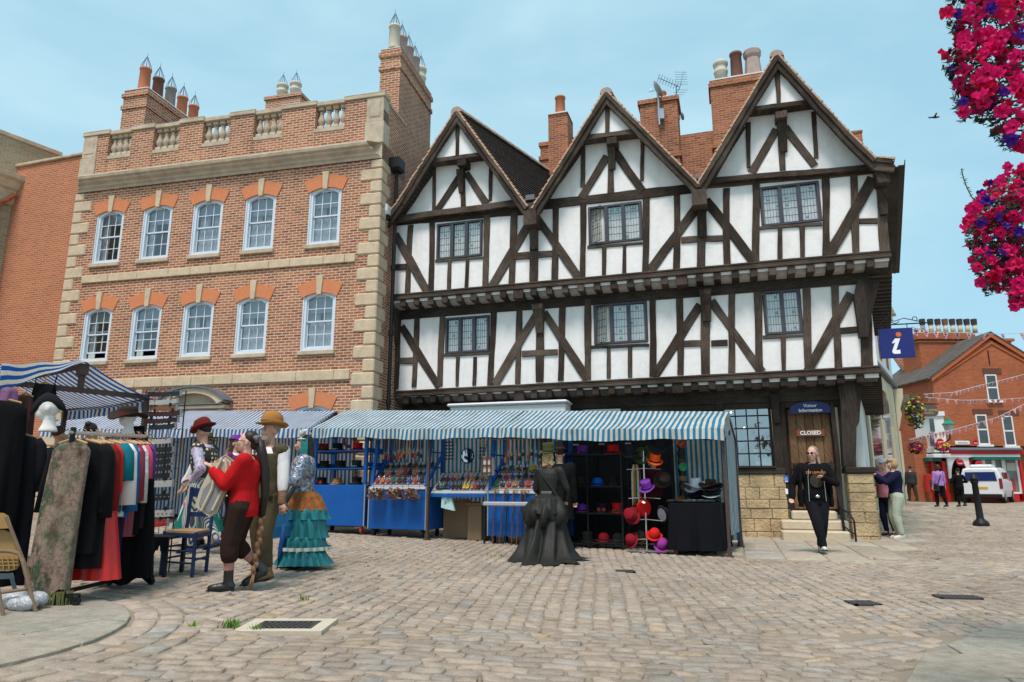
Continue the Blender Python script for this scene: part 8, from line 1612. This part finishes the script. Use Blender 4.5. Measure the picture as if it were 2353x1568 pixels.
m = MB(); m.ell((0, -.055, -.075), (.056, .05, .055), 12, 8); m.xf(p.HM); m.obj('beard', plain('beard_grey', (.36, .27, .22), .8, .3, 40, .4), p.t, True); m = MB(); a, b = p.el[0].lerp(p.hd[0], .25), p.hd[0]; cap(m, a, b, .046, .042); m.obj('leather_gauntlet', plain('gauntlet_brown', (.20, .11, .06), .7, .4, 30, .3), p.t, True)
m = MB(); m.loft([[(p.chest.x + .075 + .02 * math.cos(q), p.chest.y - y, p.chest.z + .09 + .02 * math.sin(q)) for q in [6.28 * i / 12 for i in range(12)]] for y in (.128, .138)]); m.obj('badge', plain('badge_yellow', (.42, .36, .02), .5), p.t); m = MB(); m.bbox((p.hip.x - .17, p.hip.y - .125, p.hip.z - .03), (p.hip.x + .17, p.hip.y + .12, p.hip.z + .012), .03); m.obj('belt', leather('black'), p.t)
P, H = stand(684, 1306, 1000); p = Person('woman in turquoise tiered skirts and a silver sequin top, with a spiky silver headdress', P, -78, H, hands=((.37, -.17, .475 * H), (-.16, -.16, .48 * H)), hyaw=4, girth=1.28, skin=SKIN, vox=.009, poleA=((.7, .7, -.2), (-.6, .7, -.2)))
tt = NT('fish_scales'); v = tt.n('TexVoronoi'); v.inputs['Scale'].default_value = 34; tt.l(tt.co(), v.inputs['Vector']); tt.col(tt.ramp(v.outputs['Color'], [(.2, (.05, .07, .11)), (.45, (.30, .36, .46)), (.7, (.12, .14, .20)), (.85, (.50, .33, .16)), (.95, (.55, .60, .68))])); tt.bump(v.outputs['Distance'], .7, .01); SCALE_ = tt.fin(.35, .2, .5)
p.top('sequin_top', SCALE_, .024, .40, -.02, .02, neck=.30, se=.036); TQ = satin('turquoise_satin', (.008, .15, .17)); hz = p.hip.z
p.skirt('plaid_peplum', brocade('rust_plaid', 7, [(.16, .05, .015), (.34, .12, .03), (.22, .07, .02)]), [(hz + .09, .19, .155, 0, .0), (hz + .02, .235, .21, 0, .03), (hz - .14, .255, .255, 0, .05)], 64, 13, .05)
for k, (z0, z1, r0, r1) in enumerate(((hz - .11, hz - .25, .252, .262), (hz - .22, hz - .47, .248, .256), (hz - .45, hz - .62, .254, .264), (hz - .60, .05, .262, .312))): p.skirt('skirt_tier', TQ, [(z0, r0 * .94, r0 * .92, 0, .05), (z0 * .8 + z1 * .2, r0 * 1.02, r0, 0, .055), ((z0 + z1) / 2, (r0 + r1) * .5, (r0 + r1) * .49, 0, .06), (z1, r1, r1 * 1.05, 0, .07)], 130, 12 + k * 3, .085, flow_=1.5)
p.skirt('lace_band', plain('lace_pale', (.42, .44, .36), .8, .3, 30), [(hz - .57, .30, .31, 0, .07), (hz - .61, .305, .315, 0, .07)], 110, 21, .05); p.shoes(leather('black'), .03)
p.hair(HDK, 'long'); m = MB()
for k in range(16): a = -.9 + k * .14; x0 = .078 * (1 if k % 2 else -1); m.tube([p.HM @ Vector((x0 * .8, -.02 + .004 * k, .07)), p.HM @ Vector((x0 * 1.15, -.03 + .005 * k, -.06)), p.HM @ Vector((x0 * 1.4, -.05 + .006 * k, -.25 - .008 * k))], [.012, .011, .006], 6)
m.obj('turquoise_dreadlocks', plain('dread_turquoise', (.012, .17, .17), .6, .35, 20), p.t); m = MB()
for k in range(17): a = 3.1416 * k / 16; q = Vector((.078 * math.cos(a), -.02 + .02 * math.sin(a * 2), .10)); m.tube([p.HM @ q, p.HM @ (q + Vector((.03 * math.cos(a), R.uniform(-.02, .03), .07 + .03 * math.sin(a))))], [.011, .004], 5)
m.tube([p.HM @ Vector((.085 * math.cos(a), .02 - .098 * math.sin(a), .065)) for a in [3.1416 * k / 14 for k in range(15)]], .009, 5); m.obj('headdress', plain('silver_shell', (.50, .55, .56), .4, .3, 30, 0, .4), p.t, True)
for i in (0, 1): m = MB(); a, b = p.el[i].lerp(p.hd[i], .35), p.hd[i]; cap(m, a, b, .046, .038); m.obj('bracer', leather('black'), p.t, True)
q = p.t.location; HB = at(652, 1165, q.y - .15); t = thing('handbag', 'plain blue fabric handbag hanging from the arm of the woman in turquoise', 'bag', HB, -6); m = MB(); m.loft([[(-.20, -.05, -.10), (.16, -.05, -.06), (.17, .05, -.06), (-.20, .05, -.10)], [(-.21, -.07, -.25), (.18, -.07, -.22), (.18, .07, -.22), (-.21, .07, -.25)], [(-.14, -.055, -.38), (.15, -.055, -.33), (.15, .055, -.33), (-.14, .055, -.38)]]); m.obj('body', cloth('bag_blue_cloth', (.012, .09, .19), .8, .2, 8, .6), t); m = MB()
for s in (-1, 1): m.tube([(-.13, s * .03, -.09), (-.04, s * .02, .03), (.05, s * .02, .03), (.11, s * .03, -.06)], .009, 6)
m.obj('handles', cloth('bag_blue_cloth', (0, 0, 0)), t); a = at(652, 1228, q.y - .2); b = gp(637, 1309); t = thing('blue_umbrella', 'folded blue umbrella held upright beside the turquoise skirt', 'umbrella', (a.x, a.y, a.z)); d = Vector((b.x, a.y, gz(b.x, a.y))) - a; m = MB(); m.tube([(0, 0, .12), d * .2, d * .55, d * .78], [.028, .036, .028, .010], 10); m.obj('canopy', cloth('umbrella_blue', (.010, .06, .20), .6), t, True); m = MB(); m.tube([d * .76, d], [.008, .005], 6); m.tube([(0, 0, .12), (0, 0, .25)], .010, 6); m.obj('tip', M_BLACKM, t)
P, H = stand(455, 1271, 972); p = Person('man in a brown leather bowler, skull patterned waistcoat and striped trousers leaning on the chair', P, -96, H * .99, feet=((.10, -.10, 0), (-.09, .20, .03)), hands=((.16, -.10, .535 * H), (-.14, -.32, .56 * H)), hyaw=0, hpitch=14, girth=1.12, heel=(0, .04), lean=(0, -.05))
p.top('printed_shirt', brocade('print_lilac', 26, [(.60, .58, .68), (.64, .62, .70), (.58, .55, .66), (.45, .20, .45), (.20, .36, .50)]), .020, .92, -.03, neck=.31, se=.026)
tt = NT('skull_print'); v = tt.n('TexVoronoi'); v.inputs['Scale'].default_value = 16; v.inputs['Randomness'].default_value = .15; tt.l(tt.co(), v.inputs['Vector']); tt.col(tt.mix(tt.ramp(v.outputs['Distance'], [(.30, (0, 0, 0)), (.34, (1, 1, 1))]), (.55, .50, .40), (.035, .028, .022))); SKULL = tt.fin(.8)
p.top('waistcoat', SKULL, .034, 0, -.04, .02, neck=.28); tt = NT('striped_cotton'); s_ = tt.n('SeparateXYZ'); tt.l(tt.n('TexCoord').outputs['Object'], s_.inputs[0]); f = tt.math('FRACT', tt.math('MULTIPLY', tt.math('ADD', s_.outputs[0], s_.outputs[1]), 34)); tt.col(tt.mix(tt.math('GREATER_THAN', f, .55), (.58, .57, .54), (.06, .06, .065))); tt.bump(tt.noise(tt.co(scale=(1, 1, .3)), 8), .5, .03)
p.trousers(tt.fin(.85), .030, .92, r=1.12); p.shoes(shiny('shoe_blue', (.012, .03, .13)), .05); p.hair(HDK, 'short'); p.hat('bowler', 'maroon', .070, (10, 0, 0), 1.14, 'maroon'); m = MB()
for k in (-1, 1): m.lathe((0, 0, 0), [(.03, 0), (.032, .03), (.022, .032)], 10); m.xf(p.HM @ Matrix.Translation((k * .05, -.105, .115)) @ Matrix.Rotation(math.pi / 2, 4, 'X'), len(m.v) - 30)
m.obj('goggles', leather('brown'), p.t)
P = gp(418, 1262) + Vector((0, .5, 0)); P.z = gz(P.x, P.y); H = at(410, 1004, P.y).z - P.z; p = Person('woman in a loose white blouse and green feathered hat beyond the belt grid', P, -88, H, hands=((.10, -.28, .50 * H), (-.14, -.30, .52 * H)), girth=1.2, skin=SKINP); p.top('blouse', WH, .03, .75, -.02, neck=.29, se=.045); hz = p.hip.z; p.skirt('skirt', cloth('skirt_green', (.008, .12, .10), .8), [(hz + .06, .17, .15, 0, 0), (hz - .3, .26, .26, 0, 0), (.22, .36, .36, 0, 0)], 80, 12, .08); p.skirt('apron', brocade('floral_white', 12, [(.66, .63, .58), (.66, .63, .58), (.66, .64, .60), (.45, .10, .12), (.20, .30, .36)]), [(hz + .065, .178, .158, 0, 0), (hz - .25, .255, .255, 0, 0), (hz - .48, .29, .29, 0, 0)], 80, 12, .06); p.shoes(leather('black'), .03); p.hair(HGR, 'back'); p.hat('flat', 'green', .085, (0, 0, 0), .95); p.glasses(M_BLACKM, True); m = MB()
for k in range(22): q = p.HM @ Vector((R.uniform(-.04, .04), R.uniform(-.05, .03), .17)); m.tube([q, q + Vector((R.uniform(-.08, .08), R.uniform(-.08, .08), R.uniform(.02, .09)))], [.010, .002], 5)
m.obj('feathers', plain('feather_green', (.10, .22, .02), .8, .4, 30, 0), p.t)
P = gp(524, 1238); H = at(524, 1004, P.y).z - P.z; p = Person('bearded man in a purple flat cap with long hair, behind the woman in red', P, 75, H, girth=1.05); p.top('shirt', WH, .014, 1, -.02, neck=.31); p.top('waistcoat', satin('waistcoat_purple', (.11, .02, .13)), .024, 0, -.02, neck=.29); p.trousers(BLK); p.shoes(leather('black')); p.hair(HBR, 'long'); p.hat('flat', 'purple', .08, (0, 0, 0), .74, 'purple'); m = MB(); m.ell((0, -.06, -.075), (.05, .045, .05), 10, 7); m.xf(p.HM); m.obj('beard', HBR, p.t, True)
P = gp(1262, 1283); H = at(1245, 1034, P.y).z - P.z; p = Person('woman seen from behind in a black bustle dress with train and green top hat', P, 158, H, feet=((.08, -.02, 0), (-.16, .16, .02)), hands=((.10, -.22, .53 * H), (-.20, -.20, .52 * H)), girth=1.0, lean=(0, -.02), heel=(0, .06), poleA=((.7, .7, -.2), (-.9, .7, -.2)))
DR = cloth('taffeta_black', (.014, .0135, .011), .62, .25, 6, .9, 0, .3, spec=.3); p.top('bodice', DR, .016, .96, -.02, neck=.31, se=.020); hz = p.hip.z
p.skirt('skirt', DR, [(hz + .10, .135, .115, 0, 0), (hz + .02, .20, .17, 0, .05), (hz - .2, .265, .26, 0, .10), (hz - .5, .305, .33, 0, .14), (.12, .35, .44, 0, .18), (.025, .39, .56, -.03, .26), (.01, .43, .72, -.14, .36)], 160, 8, .22, flow_=2.5)
p.skirt('overskirt', DR, [(hz + .11, .14, .12, 0, .01), (hz + .04, .24, .22, 0, .09), (hz - .12, .31, .31, 0, .15), (hz - .28, .29, .31, 0, .15), (hz - .36, .22, .26, 0, .14)], 160, 7, .26, flow_=3)
m = MB()
for k in range(9): a = .3 + k * .32; x0, y0 = p.hip.x + .17 * math.cos(a), p.hip.y + .13 + .20 * math.sin(a); m.tube([(p.hip.x + .06 * math.cos(a), p.hip.y + .13, hz + .10), (x0, y0, hz + .01), (x0 * 1.1, y0 + .05, hz - .12 - .05 * (k % 3)), (x0, y0 + .0, hz - .24 - .07 * (k % 2))], [.03, .06, .085, .03], 10)
blob(m, 'bustle', DR, p.t, .012, 1, .012); p.shoes(shiny('shoe_black_grey', (.04, .045, .05)), .04); p.hair(HBL, 'curly'); p.hat('top', 'green', .082, (-6, 0, 0), 1.0, 'dark green')
m = MB(); m.tube([p.sh[0] + Vector((.0, .0, .04)), p.chest + Vector((.03, .135, .06)), p.chest + Vector((-.08, .14, -.08)), p.hip + Vector((-.20, .10, .02))], .014, 6); m.bbox((p.hip.x - .30, p.hip.y + .0, hz - .22), (p.hip.x - .20, p.hip.y + .22, hz - .02), .03); m.obj('shoulder_bag', leather('black'), p.t); m = MB(); m.bbox((p.hip.x - .10, p.hip.y + .135, hz + .115), (p.hip.x + .07, p.hip.y + .155, hz + .155), .006); m.obj('belt_tab', plain('tab_taupe', (.13, .12, .10), .6), p.t)
P = SW(sx(1284, 1240, -.05) + .06, -.1, 0); H = at(1272, 1028, P.y).z - P.z; p = Person('man in black coat and black top hat beyond the woman in the bustle dress', P, 175, H, girth=1.1); p.top('coat', BLK, .03, 1, -.05); p.trousers(BLK); p.shoes(leather('black')); p.hair(HDK, 'short'); p.hat('top', 'black', .078, (0, 0, 0), 1.05, 'brown'); p.skirt('coat_tails', BLK, [(p.hip.z + .1, .19, .16, 0, 0), (p.hip.z - .4, .24, .22, 0, .02)], 60, 5, .05)
P = SW(sx(1506, 1200, .95), .98, 0); H = 1.72; p = Person('stallholder in a maroon top half hidden behind the hat stand', P, -70, H, hands=((.1, -.35, .66 * H), (-.16, -.30, .64 * H)), girth=1.2); p.top('top', cloth('maroon_knit', (.07, .010, .016), .9), .02, .9, -.05); p.trousers(BLK); p.shoes(leather('black')); p.hair(HDK, 'short')
P = gp(1886, 1272); H = at(1880, 1026, P.y).z - P.z; p = Person('long haired man in sunglasses, black hoodie and black printed shirt, walking', P, -14, H, feet=((.03, .12, .0), (.03, -.16, .02)), hands=((.10, -.24, .70 * H), (-.40, -.10, .51 * H)), hyaw=-30, girth=1.22, skin=SKINP, vox=.009, toe=(0, .05), heel=(.03, 0), poleA=((.9, .5, -.4), (-.5, .8, -.3)))
p.top('printed_shirt', cloth('tee_black', (.006, .006, .007), .9, .2, 7, .5), .020, .30, -.055, .05, neck=.30); p.trousers(cloth('jeans_black', (.010, .011, .015), .9, .2, 8, .7), .018, .96, r=1.1); p.hair(plain('hair_ash', (.30, .21, .13), .5, .3, 30, .4, bs=90), 'tail', lambda q: (q.ell((0, .05, .0), (.084, .075, .10), 14, 9), q.tube([(.06, .05, -.05), (.085, .04, -.16), (.10, .0, -.24)], [.03, .022, .008], 8))); p.glasses(plain('shade_lens', (.03, .008, .008), .15, 0, 5, 0, spec=.6), True)
def hood(mm):
 for i in (0, 1):
  p.arm(mm, i, .018, 1.0); q = 1 - 2 * i; cap(mm, p.sh[i] - Vector((p.sh[i].x * .35, 0, 0)), p.sh[i], .054, .052)
  w = .105 * p.k * p.g
  for y0, r in ((-.085, .028), (-.03, .038), (.03, .042), (.085, .04)): mm.tube([(q * (w + .01), y0 + p.hip.y, p.hip.z - .16), (q * (w + .012), y0 + p.hip.y, p.hip.z), (q * w, y0 + p.hip.y, p.chest.z - .05), (q * w * .95, y0 * .8 + p.hip.y, p.neck.z - .10), (q * w * .72, y0 * .6 + p.hip.y, p.neck.z - .02)], [r * .9, r, r, r, r * .8], 12)
 for x in (-.09, -.03, .03, .09): mm.tube([(x, .09 + p.hip.y, p.hip.z - .15), (x, .10 + p.hip.y, p.hip.z + .1), (x, .10 + p.hip.y, p.chest.z), (x, .08 + p.hip.y, p.neck.z - .03)], .05, 12)
 cap(mm, p.neck + Vector((-.08, .07, .0)), p.neck + Vector((.08, .07, .0)), .05, .05)
p.wear('hoodie', cloth('hoodie_black', (.007, .007, .008), .95, .2, 7, .6), hood, .013); m = MB()
for q in (-1, 1): m.tube([(q * .105, -.165, p.neck.z - .10), (q * .125, -.178, p.chest.z), (q * .135, -.17, p.hip.z - .06)], .005, 5)
m.obj('zips', M_STEEL, p.t); fy = p.hip.y - .112 * 1.22 - .085
text('DEF LEPPARD', .052, plain('tee_gold', (.46, .21, .03), .7), p.t, (0, fy + .022, p.chest.z + .075), ext=.006, name='shirt_lettering', bold=.001); m = MB()
m.loft([[(.105 * math.cos(a), fy + .015 + y, p.chest.z - .06 + .115 * math.sin(a)) for a in [6.283 * k / 24 for k in range(24)]] for y in (0, .03)]); m.obj('shirt_print', brocade('print_dark', 12, [(.012, .012, .012), (.06, .04, .02), (.02, .025, .03), (.16, .10, .04)]), p.t); m = MB(); m.ell((0, fy + .03, p.hip.z + .02), (.035, .012, .024), 12, 7); m.obj('belt_buckle', M_STEEL, p.t); p.shoes(plain('trainer_white', (.60, .60, .58), .6, .15, 20), .03, 'trainer', bulk=1.1)
P = gp(2047, 1231); H = at(2049, 1056, P.y).z - P.z; p = Person('man in a pink t-shirt and pale cap at the corner beside a woman', P, -62, H, hands=((.24, -.02, .45 * H), (-.24, -.06, .44 * H)), girth=1.15, hyaw=-4); p.top('pink_shirt', cloth('pink_cotton', (.56, .22, .28), .9, .1, 8, .5), .022, .42, -.03, .03, se=.034); p.trousers(cloth('jeans_navy', (.012, .016, .034), .85), .014, .96); p.shoes(plain('shoe_brown', (.05, .03, .02), .6)); p.hair(HGR, 'short'); p.hat('flat', 'white', .062, (0, 0, 0), .80, 'white'); m = MB(); m.ell((0, -.12, .068), (.055, .07, .007), 12, 5); m.xf(p.HM); m.obj('cap_peak', plain('cap_cream', (.55, .50, .42), .8), p.t)
P = gp(2068, 1238); H = at(2060, 1054, P.y).z - P.z; p = Person('blond woman in navy jumper and mint trousers raising a phone at the corner', P, -100, H, hands=((.10, -.40, .795 * H), (-.06, -.42, .80 * H)), girth=1.15, skin=SKINP, poleA=((.3, .2, -1), (-.3, .2, -1)), hip=(0, .02, 0)); p.top('navy_jumper', cloth('navy_knit', (.012, .014, .045), .9, .2, 8, .5), .022, .9, -.04); p.trousers(cloth('mint_cotton', (.40, .45, .35), .9, .08, 9, .7), .022, .95, r=1.08); p.shoes(plain('pump_white', (.62, .58, .56), .6), .02, sole=plain('sole_white', (.6, .58, .52), .7)); p.hair(HBL, 'bob'); m = MB(); q = (p.hd[0] + p.hd[1]) / 2 + Vector((0, -.08, .05)); m.bbox((q.x - .04, q.y - .006, q.z - .07), (q.x + .04, q.y + .006, q.z + .07), .006); m.obj('phone', M_BLACKM, p.t)
def far(label, x, yf, yh, Y, deg, top, leg_, hairm, hk, sl=1.0, g=1.0, feet=None, tn=None, hands=None):
 b = at(x, yf, Y); P = Vector((b.x, Y, b.z)); H = at(x, yh, Y).z - b.z; p = Person(label, P, deg, H, girth=g, vox=.013, feet=feet, hands=hands); p.top('top', top, .02, sl, -.04); p.trousers(leg_, .016, .96); p.shoes(leather('black'), .03); p.hair(hairm, hk); return p
p = far('woman in a lilac top with a black shoulder bag walking away down the lane', 2165, 1165, 1068, 27.5, 184, cloth('lilac', (.36, .20, .50), .85), BLK, HBR, 'bob', .75, 1.15, ((.12, -.08, 0), (-.12, .1, 0))); m = MB(); m.tube([p.sh[1] + Vector((.0, .03, .05)), p.chest + Vector((.03, .155, .05)), p.hip + Vector((.17, .12, .0))], .014, 6); m.bbox((p.hip.x + .13, p.hip.y - .1, p.hip.z - .22), (p.hip.x + .24, p.hip.y + .2, p.hip.z + .02), .03); m.obj('bag', leather('black'), p.t)
p = far('slim woman in black walking away in front of the white van', 2211, 1165, 1077, 27.6, 175, BLK, BLK, HDK, 'bun', .95, .85, ((.05, -.10, 0), (-.05, .14, .03)), hands=((.2, -.22, .95), (-.2, -.22, .95)))
far('person in dark jacket and brown trousers in shade by the green shop', 2099, 1151, 1071, 31, 185, cloth('charcoal', (.035, .038, .042), .9), cloth('brown_cords', (.05, .032, .022), .9), HDK, 'short', 1, 1.3, ((.1, -.1, 0), (-.1, .12, 0)))
def behind(label, x, yh, Y, deg, top, hairm, hk, H=1.64):
 h = at(x, yh, Y); P = Vector((h.x, Y, gz(h.x, Y))); H = h.z - P.z; p = Person(label, P, deg, H, vox=.013); p.top('top', top, .02); p.trousers(BLK); p.shoes(leather('black')); p.hair(hairm, hk); return p
behind('dark haired person with a bun seen from behind beyond the rail', 211, 973, 9.3, 180, BLK, HDK, 'bun'); behind('brown haired person mostly hidden beyond the tapestry coat', 138, 980, 8.9, 150, cloth('charcoal', (0, 0, 0)), HBR, 'short')
p = behind('person in a dark jacket with a wide white collar at the left edge', 50, 992, 7.9, -60, BLK, HGR, 'short'); m = MB(); m.loft([[(q * .02, -.13, p.neck.z - .02), (q * .09, -.06, p.neck.z + .03), (q * .20, -.10, p.neck.z - .10), (q * .05, -.17, p.neck.z - .28)] for q in (1, .98)]); m.loft([[(-q * .02, -.13, p.neck.z - .02), (-q * .09, -.06, p.neck.z + .03), (-q * .20, -.10, p.neck.z - .10), (-q * .05, -.17, p.neck.z - .28)] for q in (1, .98)]); m.obj('collar', WH, p.t)
M_PET = [plain('petunia_pink', (.78, .014, .17), .5, .2, 30, 0, spec=.2), plain('petunia_purple', (.07, .02, .30), .5, .25, 30, 0, spec=.2), plain('petunia_red', (.64, .010, .08), .5, .2, 30, 0, spec=.2)]; M_THROAT = plain('petunia_throat', (.05, .004, .02), .8)
for m_ in M_PET:                                         # thin petals glow when lit from behind
 nt = m_.node_tree; b = nt.nodes['Principled BSDF']; tr = nt.nodes.new('ShaderNodeBsdfTranslucent'); mx = nt.nodes.new('ShaderNodeMixShader'); mx.inputs[0].default_value = .45; nt.links.new(b.inputs['Base Color'].links[0].from_socket, tr.inputs[0]); nt.links.new(b.outputs[0], mx.inputs[1]); nt.links.new(tr.outputs[0], mx.inputs[2]); nt.links.new(mx.outputs[0], nt.nodes['Material Output'].inputs[0])
def petunia(c, v):
 m = MB(); n = 30; rings = []
 for r, z in ((.003, -.055), (.005, -.035), (.009, -.020), (.015, -.010), (.028, .002), (.041, .004)):
  rings.append([(r * (1 + (.09 if r > .02 else 0) * math.cos(5 * a) + (.03 * math.sin(13 * a + v) + .04 * math.sin(8 * a + 2 * v) if r > .03 else 0)) * math.cos(a), r * (1 + (.09 if r > .02 else 0) * math.cos(5 * a) + (.03 * math.sin(13 * a + v) + .04 * math.sin(8 * a + 2 * v) if r > .03 else 0)) * math.sin(a), z + (.009 * math.sin(5 * a + v) + .006 * math.sin(9 * a) if r > .025 else 0)) for a in [6.28318 * i / n for i in range(n)]])
 m.loft(rings, cap=False); return m
PM = {}
def basket(label, Y, outline, nf, nleaf, purple, seed):
 "a hanging mass of petunias: leaves through the volume, flowers over its skin"
 rr = random.Random(seed); poly = [(x, y) for x, y in outline]; xs_ = [p_[0] for p_ in poly]; ys_ = [p_[1] for p_ in poly]; c = at(sum(xs_) / len(xs_), sum(ys_) / len(ys_), Y); W = (max(xs_) - min(xs_)) / F * Y
 t = thing('hanging_basket', label, 'hanging basket', c, 0, 'big petunia baskets overhead')
 def pick(edge):
  while True:
   x, y = rr.uniform(min(xs_), max(xs_)), rr.uniform(min(ys_), max(ys_))
   if inpoly((x, y), poly):
    dep = (rr.uniform(-.12, .12) if edge else rr.uniform(-.09, .2)) * Y / 2.2
    return at(x, y, Y + dep) - c, x, y, dep
 lf = MB();
 for _ in range(nleaf):
  q, x, y, dep = pick(0); q = q * .90 + Vector((.02, .05, 0)); a = Vector((rr.gauss(0, 1), rr.gauss(0, 1), rr.gauss(0, .7))).normalized() * rr.uniform(.012, .026); b = a.orthogonal().normalized() * a.length * .55
  lf.add([q - a, q - a * .2 + b, q + a, q - a * .2 - b], [(0, 1, 2, 3)])
 lf.obj('foliage', M_LEAFD, t)
 for k in range(nf):
  q, x, y, dep = pick(1); ci = 1 if rr.random() < purple else (0 if rr.random() < .75 else 2); v = rr.randrange(3); key = (ci, v); sc = rr.uniform(.62, .95) * (.72 if ci == 1 else 1)
  if key not in PM: o = petunia(ci, v * 2.1).obj('petunia', M_PET[ci], t, True); PM[key] = o; th_ = MB(); th_.loft([[(r * math.cos(a), r * math.sin(a), z) for a in [6.28 * i / 10 for i in range(10)]] for r, z in ((.0085, -.021), (.007, -.0195))]); th_.obj('throat', M_THROAT, o)
  else:
   o = PM[key].copy(); COL.objects.link(o); o.parent = t; ch = PM[key].children[0].copy(); COL.objects.link(ch); ch.parent = o
  o.location = q + Vector((0, -.04, 0)); d = Vector((rr.gauss(-.5, .7), rr.gauss(-.55, .5), rr.gauss(-.25, .6))).normalized(); o.rotation_euler = d.to_track_quat('Z', 'Y').to_euler(); o.scale = (sc,) * 3
 ex = MB(); base = [petunia(0, v) for v in (0, 2, 4)]
 for k in range(70 if Y < 3 else 190):                # the ones that show least, as one mass
  q, x, y, dep = pick(1); ci = 1 if rr.random() < purple else (0 if rr.random() < .75 else 2); sc = rr.uniform(.6, .9); d = Vector((rr.gauss(-.5, .7), rr.gauss(-.55, .5), rr.gauss(-.25, .6))).normalized(); M = Matrix.Translation(q + Vector((0, .01, 0))) @ d.to_track_quat('Z', 'Y').to_matrix().to_4x4() @ Matrix.Scale(sc, 4); b_ = base[k % 3]; ex.add([M @ Vector(v) for v in b_.v], b_.f, ci)
 o = ex.obj('petunias', M_PET, t, True); o['kind'] = 'stuff'
 return t
basket('upper mass of magenta petunias hanging at the top right corner', 2.8, [(2172, -60), (2178, 30), (2190, 70), (2166, 110), (2162, 150), (2190, 180), (2188, 230), (2208, 280), (2240, 262), (2256, 278), (2280, 285), (2300, 320), (2322, 352), (2385, 352), (2385, -60)], 100, 2600, .07, 3)
basket('lower round mass of magenta and purple petunias below the upper one', 4.4, [(2345, 375), (2300, 392), (2270, 412), (2238, 440), (2222, 490), (2215, 540), (2232, 580), (2228, 610), (2252, 650), (2268, 690), (2290, 680), (2318, 660), (2332, 712), (2352, 718), (2390, 700), (2390, 375)], 100, 4200, .12, 5)
a = at(2238, 462, 4.4); t = thing('trailing_sprig', 'thin green sprig standing out to the left above the lower flower basket', 'plant', a); m = MB(); L_ = [at(x, y, 4.4) - a for x, y in ((2250, 470), (2234, 455), (2222, 432), (2214, 410), (2209, 388))]; m.tube(L_, .004, 4); m.obj('stem', plain('sprig_green', (.05, .11, .07), .6), t); m = MB()
for k in range(26):
 s = k / 25 * 3.99; i = int(s); q = L_[i].lerp(L_[i + 1], s - i); d = Vector((R.choice((-1, 1)), R.uniform(-.5, .5), R.uniform(-.2, .6))).normalized() * R.uniform(.016, .028); b = d.orthogonal().normalized() * .008; m.add([q, q + d * .5 + b, q + d, q + d * .5 - b], [(0, 1, 2, 3)])
m.obj('leaves', plain('sprig_green', (0, 0, 0)), t)
SPLIT = {'stone_plinth': 0, 'collar_beams': 'collar_beam', 'parapet_rail': 0, 'brackets': 'bracket', 'lead_hood': 0, 'gable_panels': 'gable_panel', 'consoles': 'console', 'legs': 'leg', 'door_case': 0, 'edge_strips': 'edge_strip', 'gutter': 0, 'upper_windows': 'window', 'clips': 'clip', 'round_signs': 'round_sign', 'window_lintels': 'window_lintel', 'window_cards': 'window_card', 'ceiling_spotlights': 'spotlight', 'side_windows': 'side_window', 'catches': 'catch', 'handles': 'handle', 'top_frame': 0, 'side_brace': 0, 'copper_rails': 'copper_rail', 'window_notices': 'notice', 'zips': 'zip'}
def split(o, base, gap=.02):
 me = o.data; par = list(range(len(me.vertices)))
 def fd(i):
  while par[i] != i: par[i] = par[par[i]]; i = par[i]
  return i
 for p in me.polygons:
  v = p.vertices; a = fd(v[0])
  for k in v[1:]: par[fd(k)] = a
 co = [v.co for v in me.vertices]; box = {}
 for i, c in enumerate(co):
  r = fd(i); b = box.setdefault(r, [*c, *c])
  for k in range(3): b[k] = min(b[k], c[k]); b[k + 3] = max(b[k + 3], c[k])
 ks = list(box); g = {k: k for k in ks}
 def gf(k):
  while g[k] != k: g[k] = g[g[k]]; k = g[k]
  return k
 for i, a in enumerate(ks):
  A = box[a]
  for b in ks[i + 1:]:
   B = box[b]
   if all(A[k] - gap <= B[k + 3] and B[k] - gap <= A[k + 3] for k in range(3)): g[gf(b)] = gf(a)
 gr = {}
 for p in me.polygons: gr.setdefault(gf(fd(p.vertices[0])), []).append(p.index)
 if len(gr) < 2: return
 uvl = me.uv_layers.active
 for n, fs in enumerate(gr.values()):
  m = MB(); mp_ = {}
  for fi in fs:
   p = me.polygons[fi]; f = []
   for v in p.vertices:
    if v not in mp_: mp_[v] = len(m.v); m.v.append(tuple(co[v]))
    f.append(mp_[v])
   if uvl: m.uv[len(m.f)] = [tuple(uvl.data[l].uv) for l in p.loop_indices]
   m.f.append(tuple(f)); m.m.append(p.material_index)
  q = m.obj(base, list(me.materials), o.parent, me.polygons[fs[0]].use_smooth); q.location = o.location; q.rotation_euler = o.rotation_euler
 bpy.data.objects.remove(o)
for nm_ in SPLIT:
 for o in [k for k in bpy.data.objects if k.type == 'MESH' and k.name.split('.')[0] == nm_ and k.parent and not k.children]: split(o, SPLIT[nm_] or nm_)
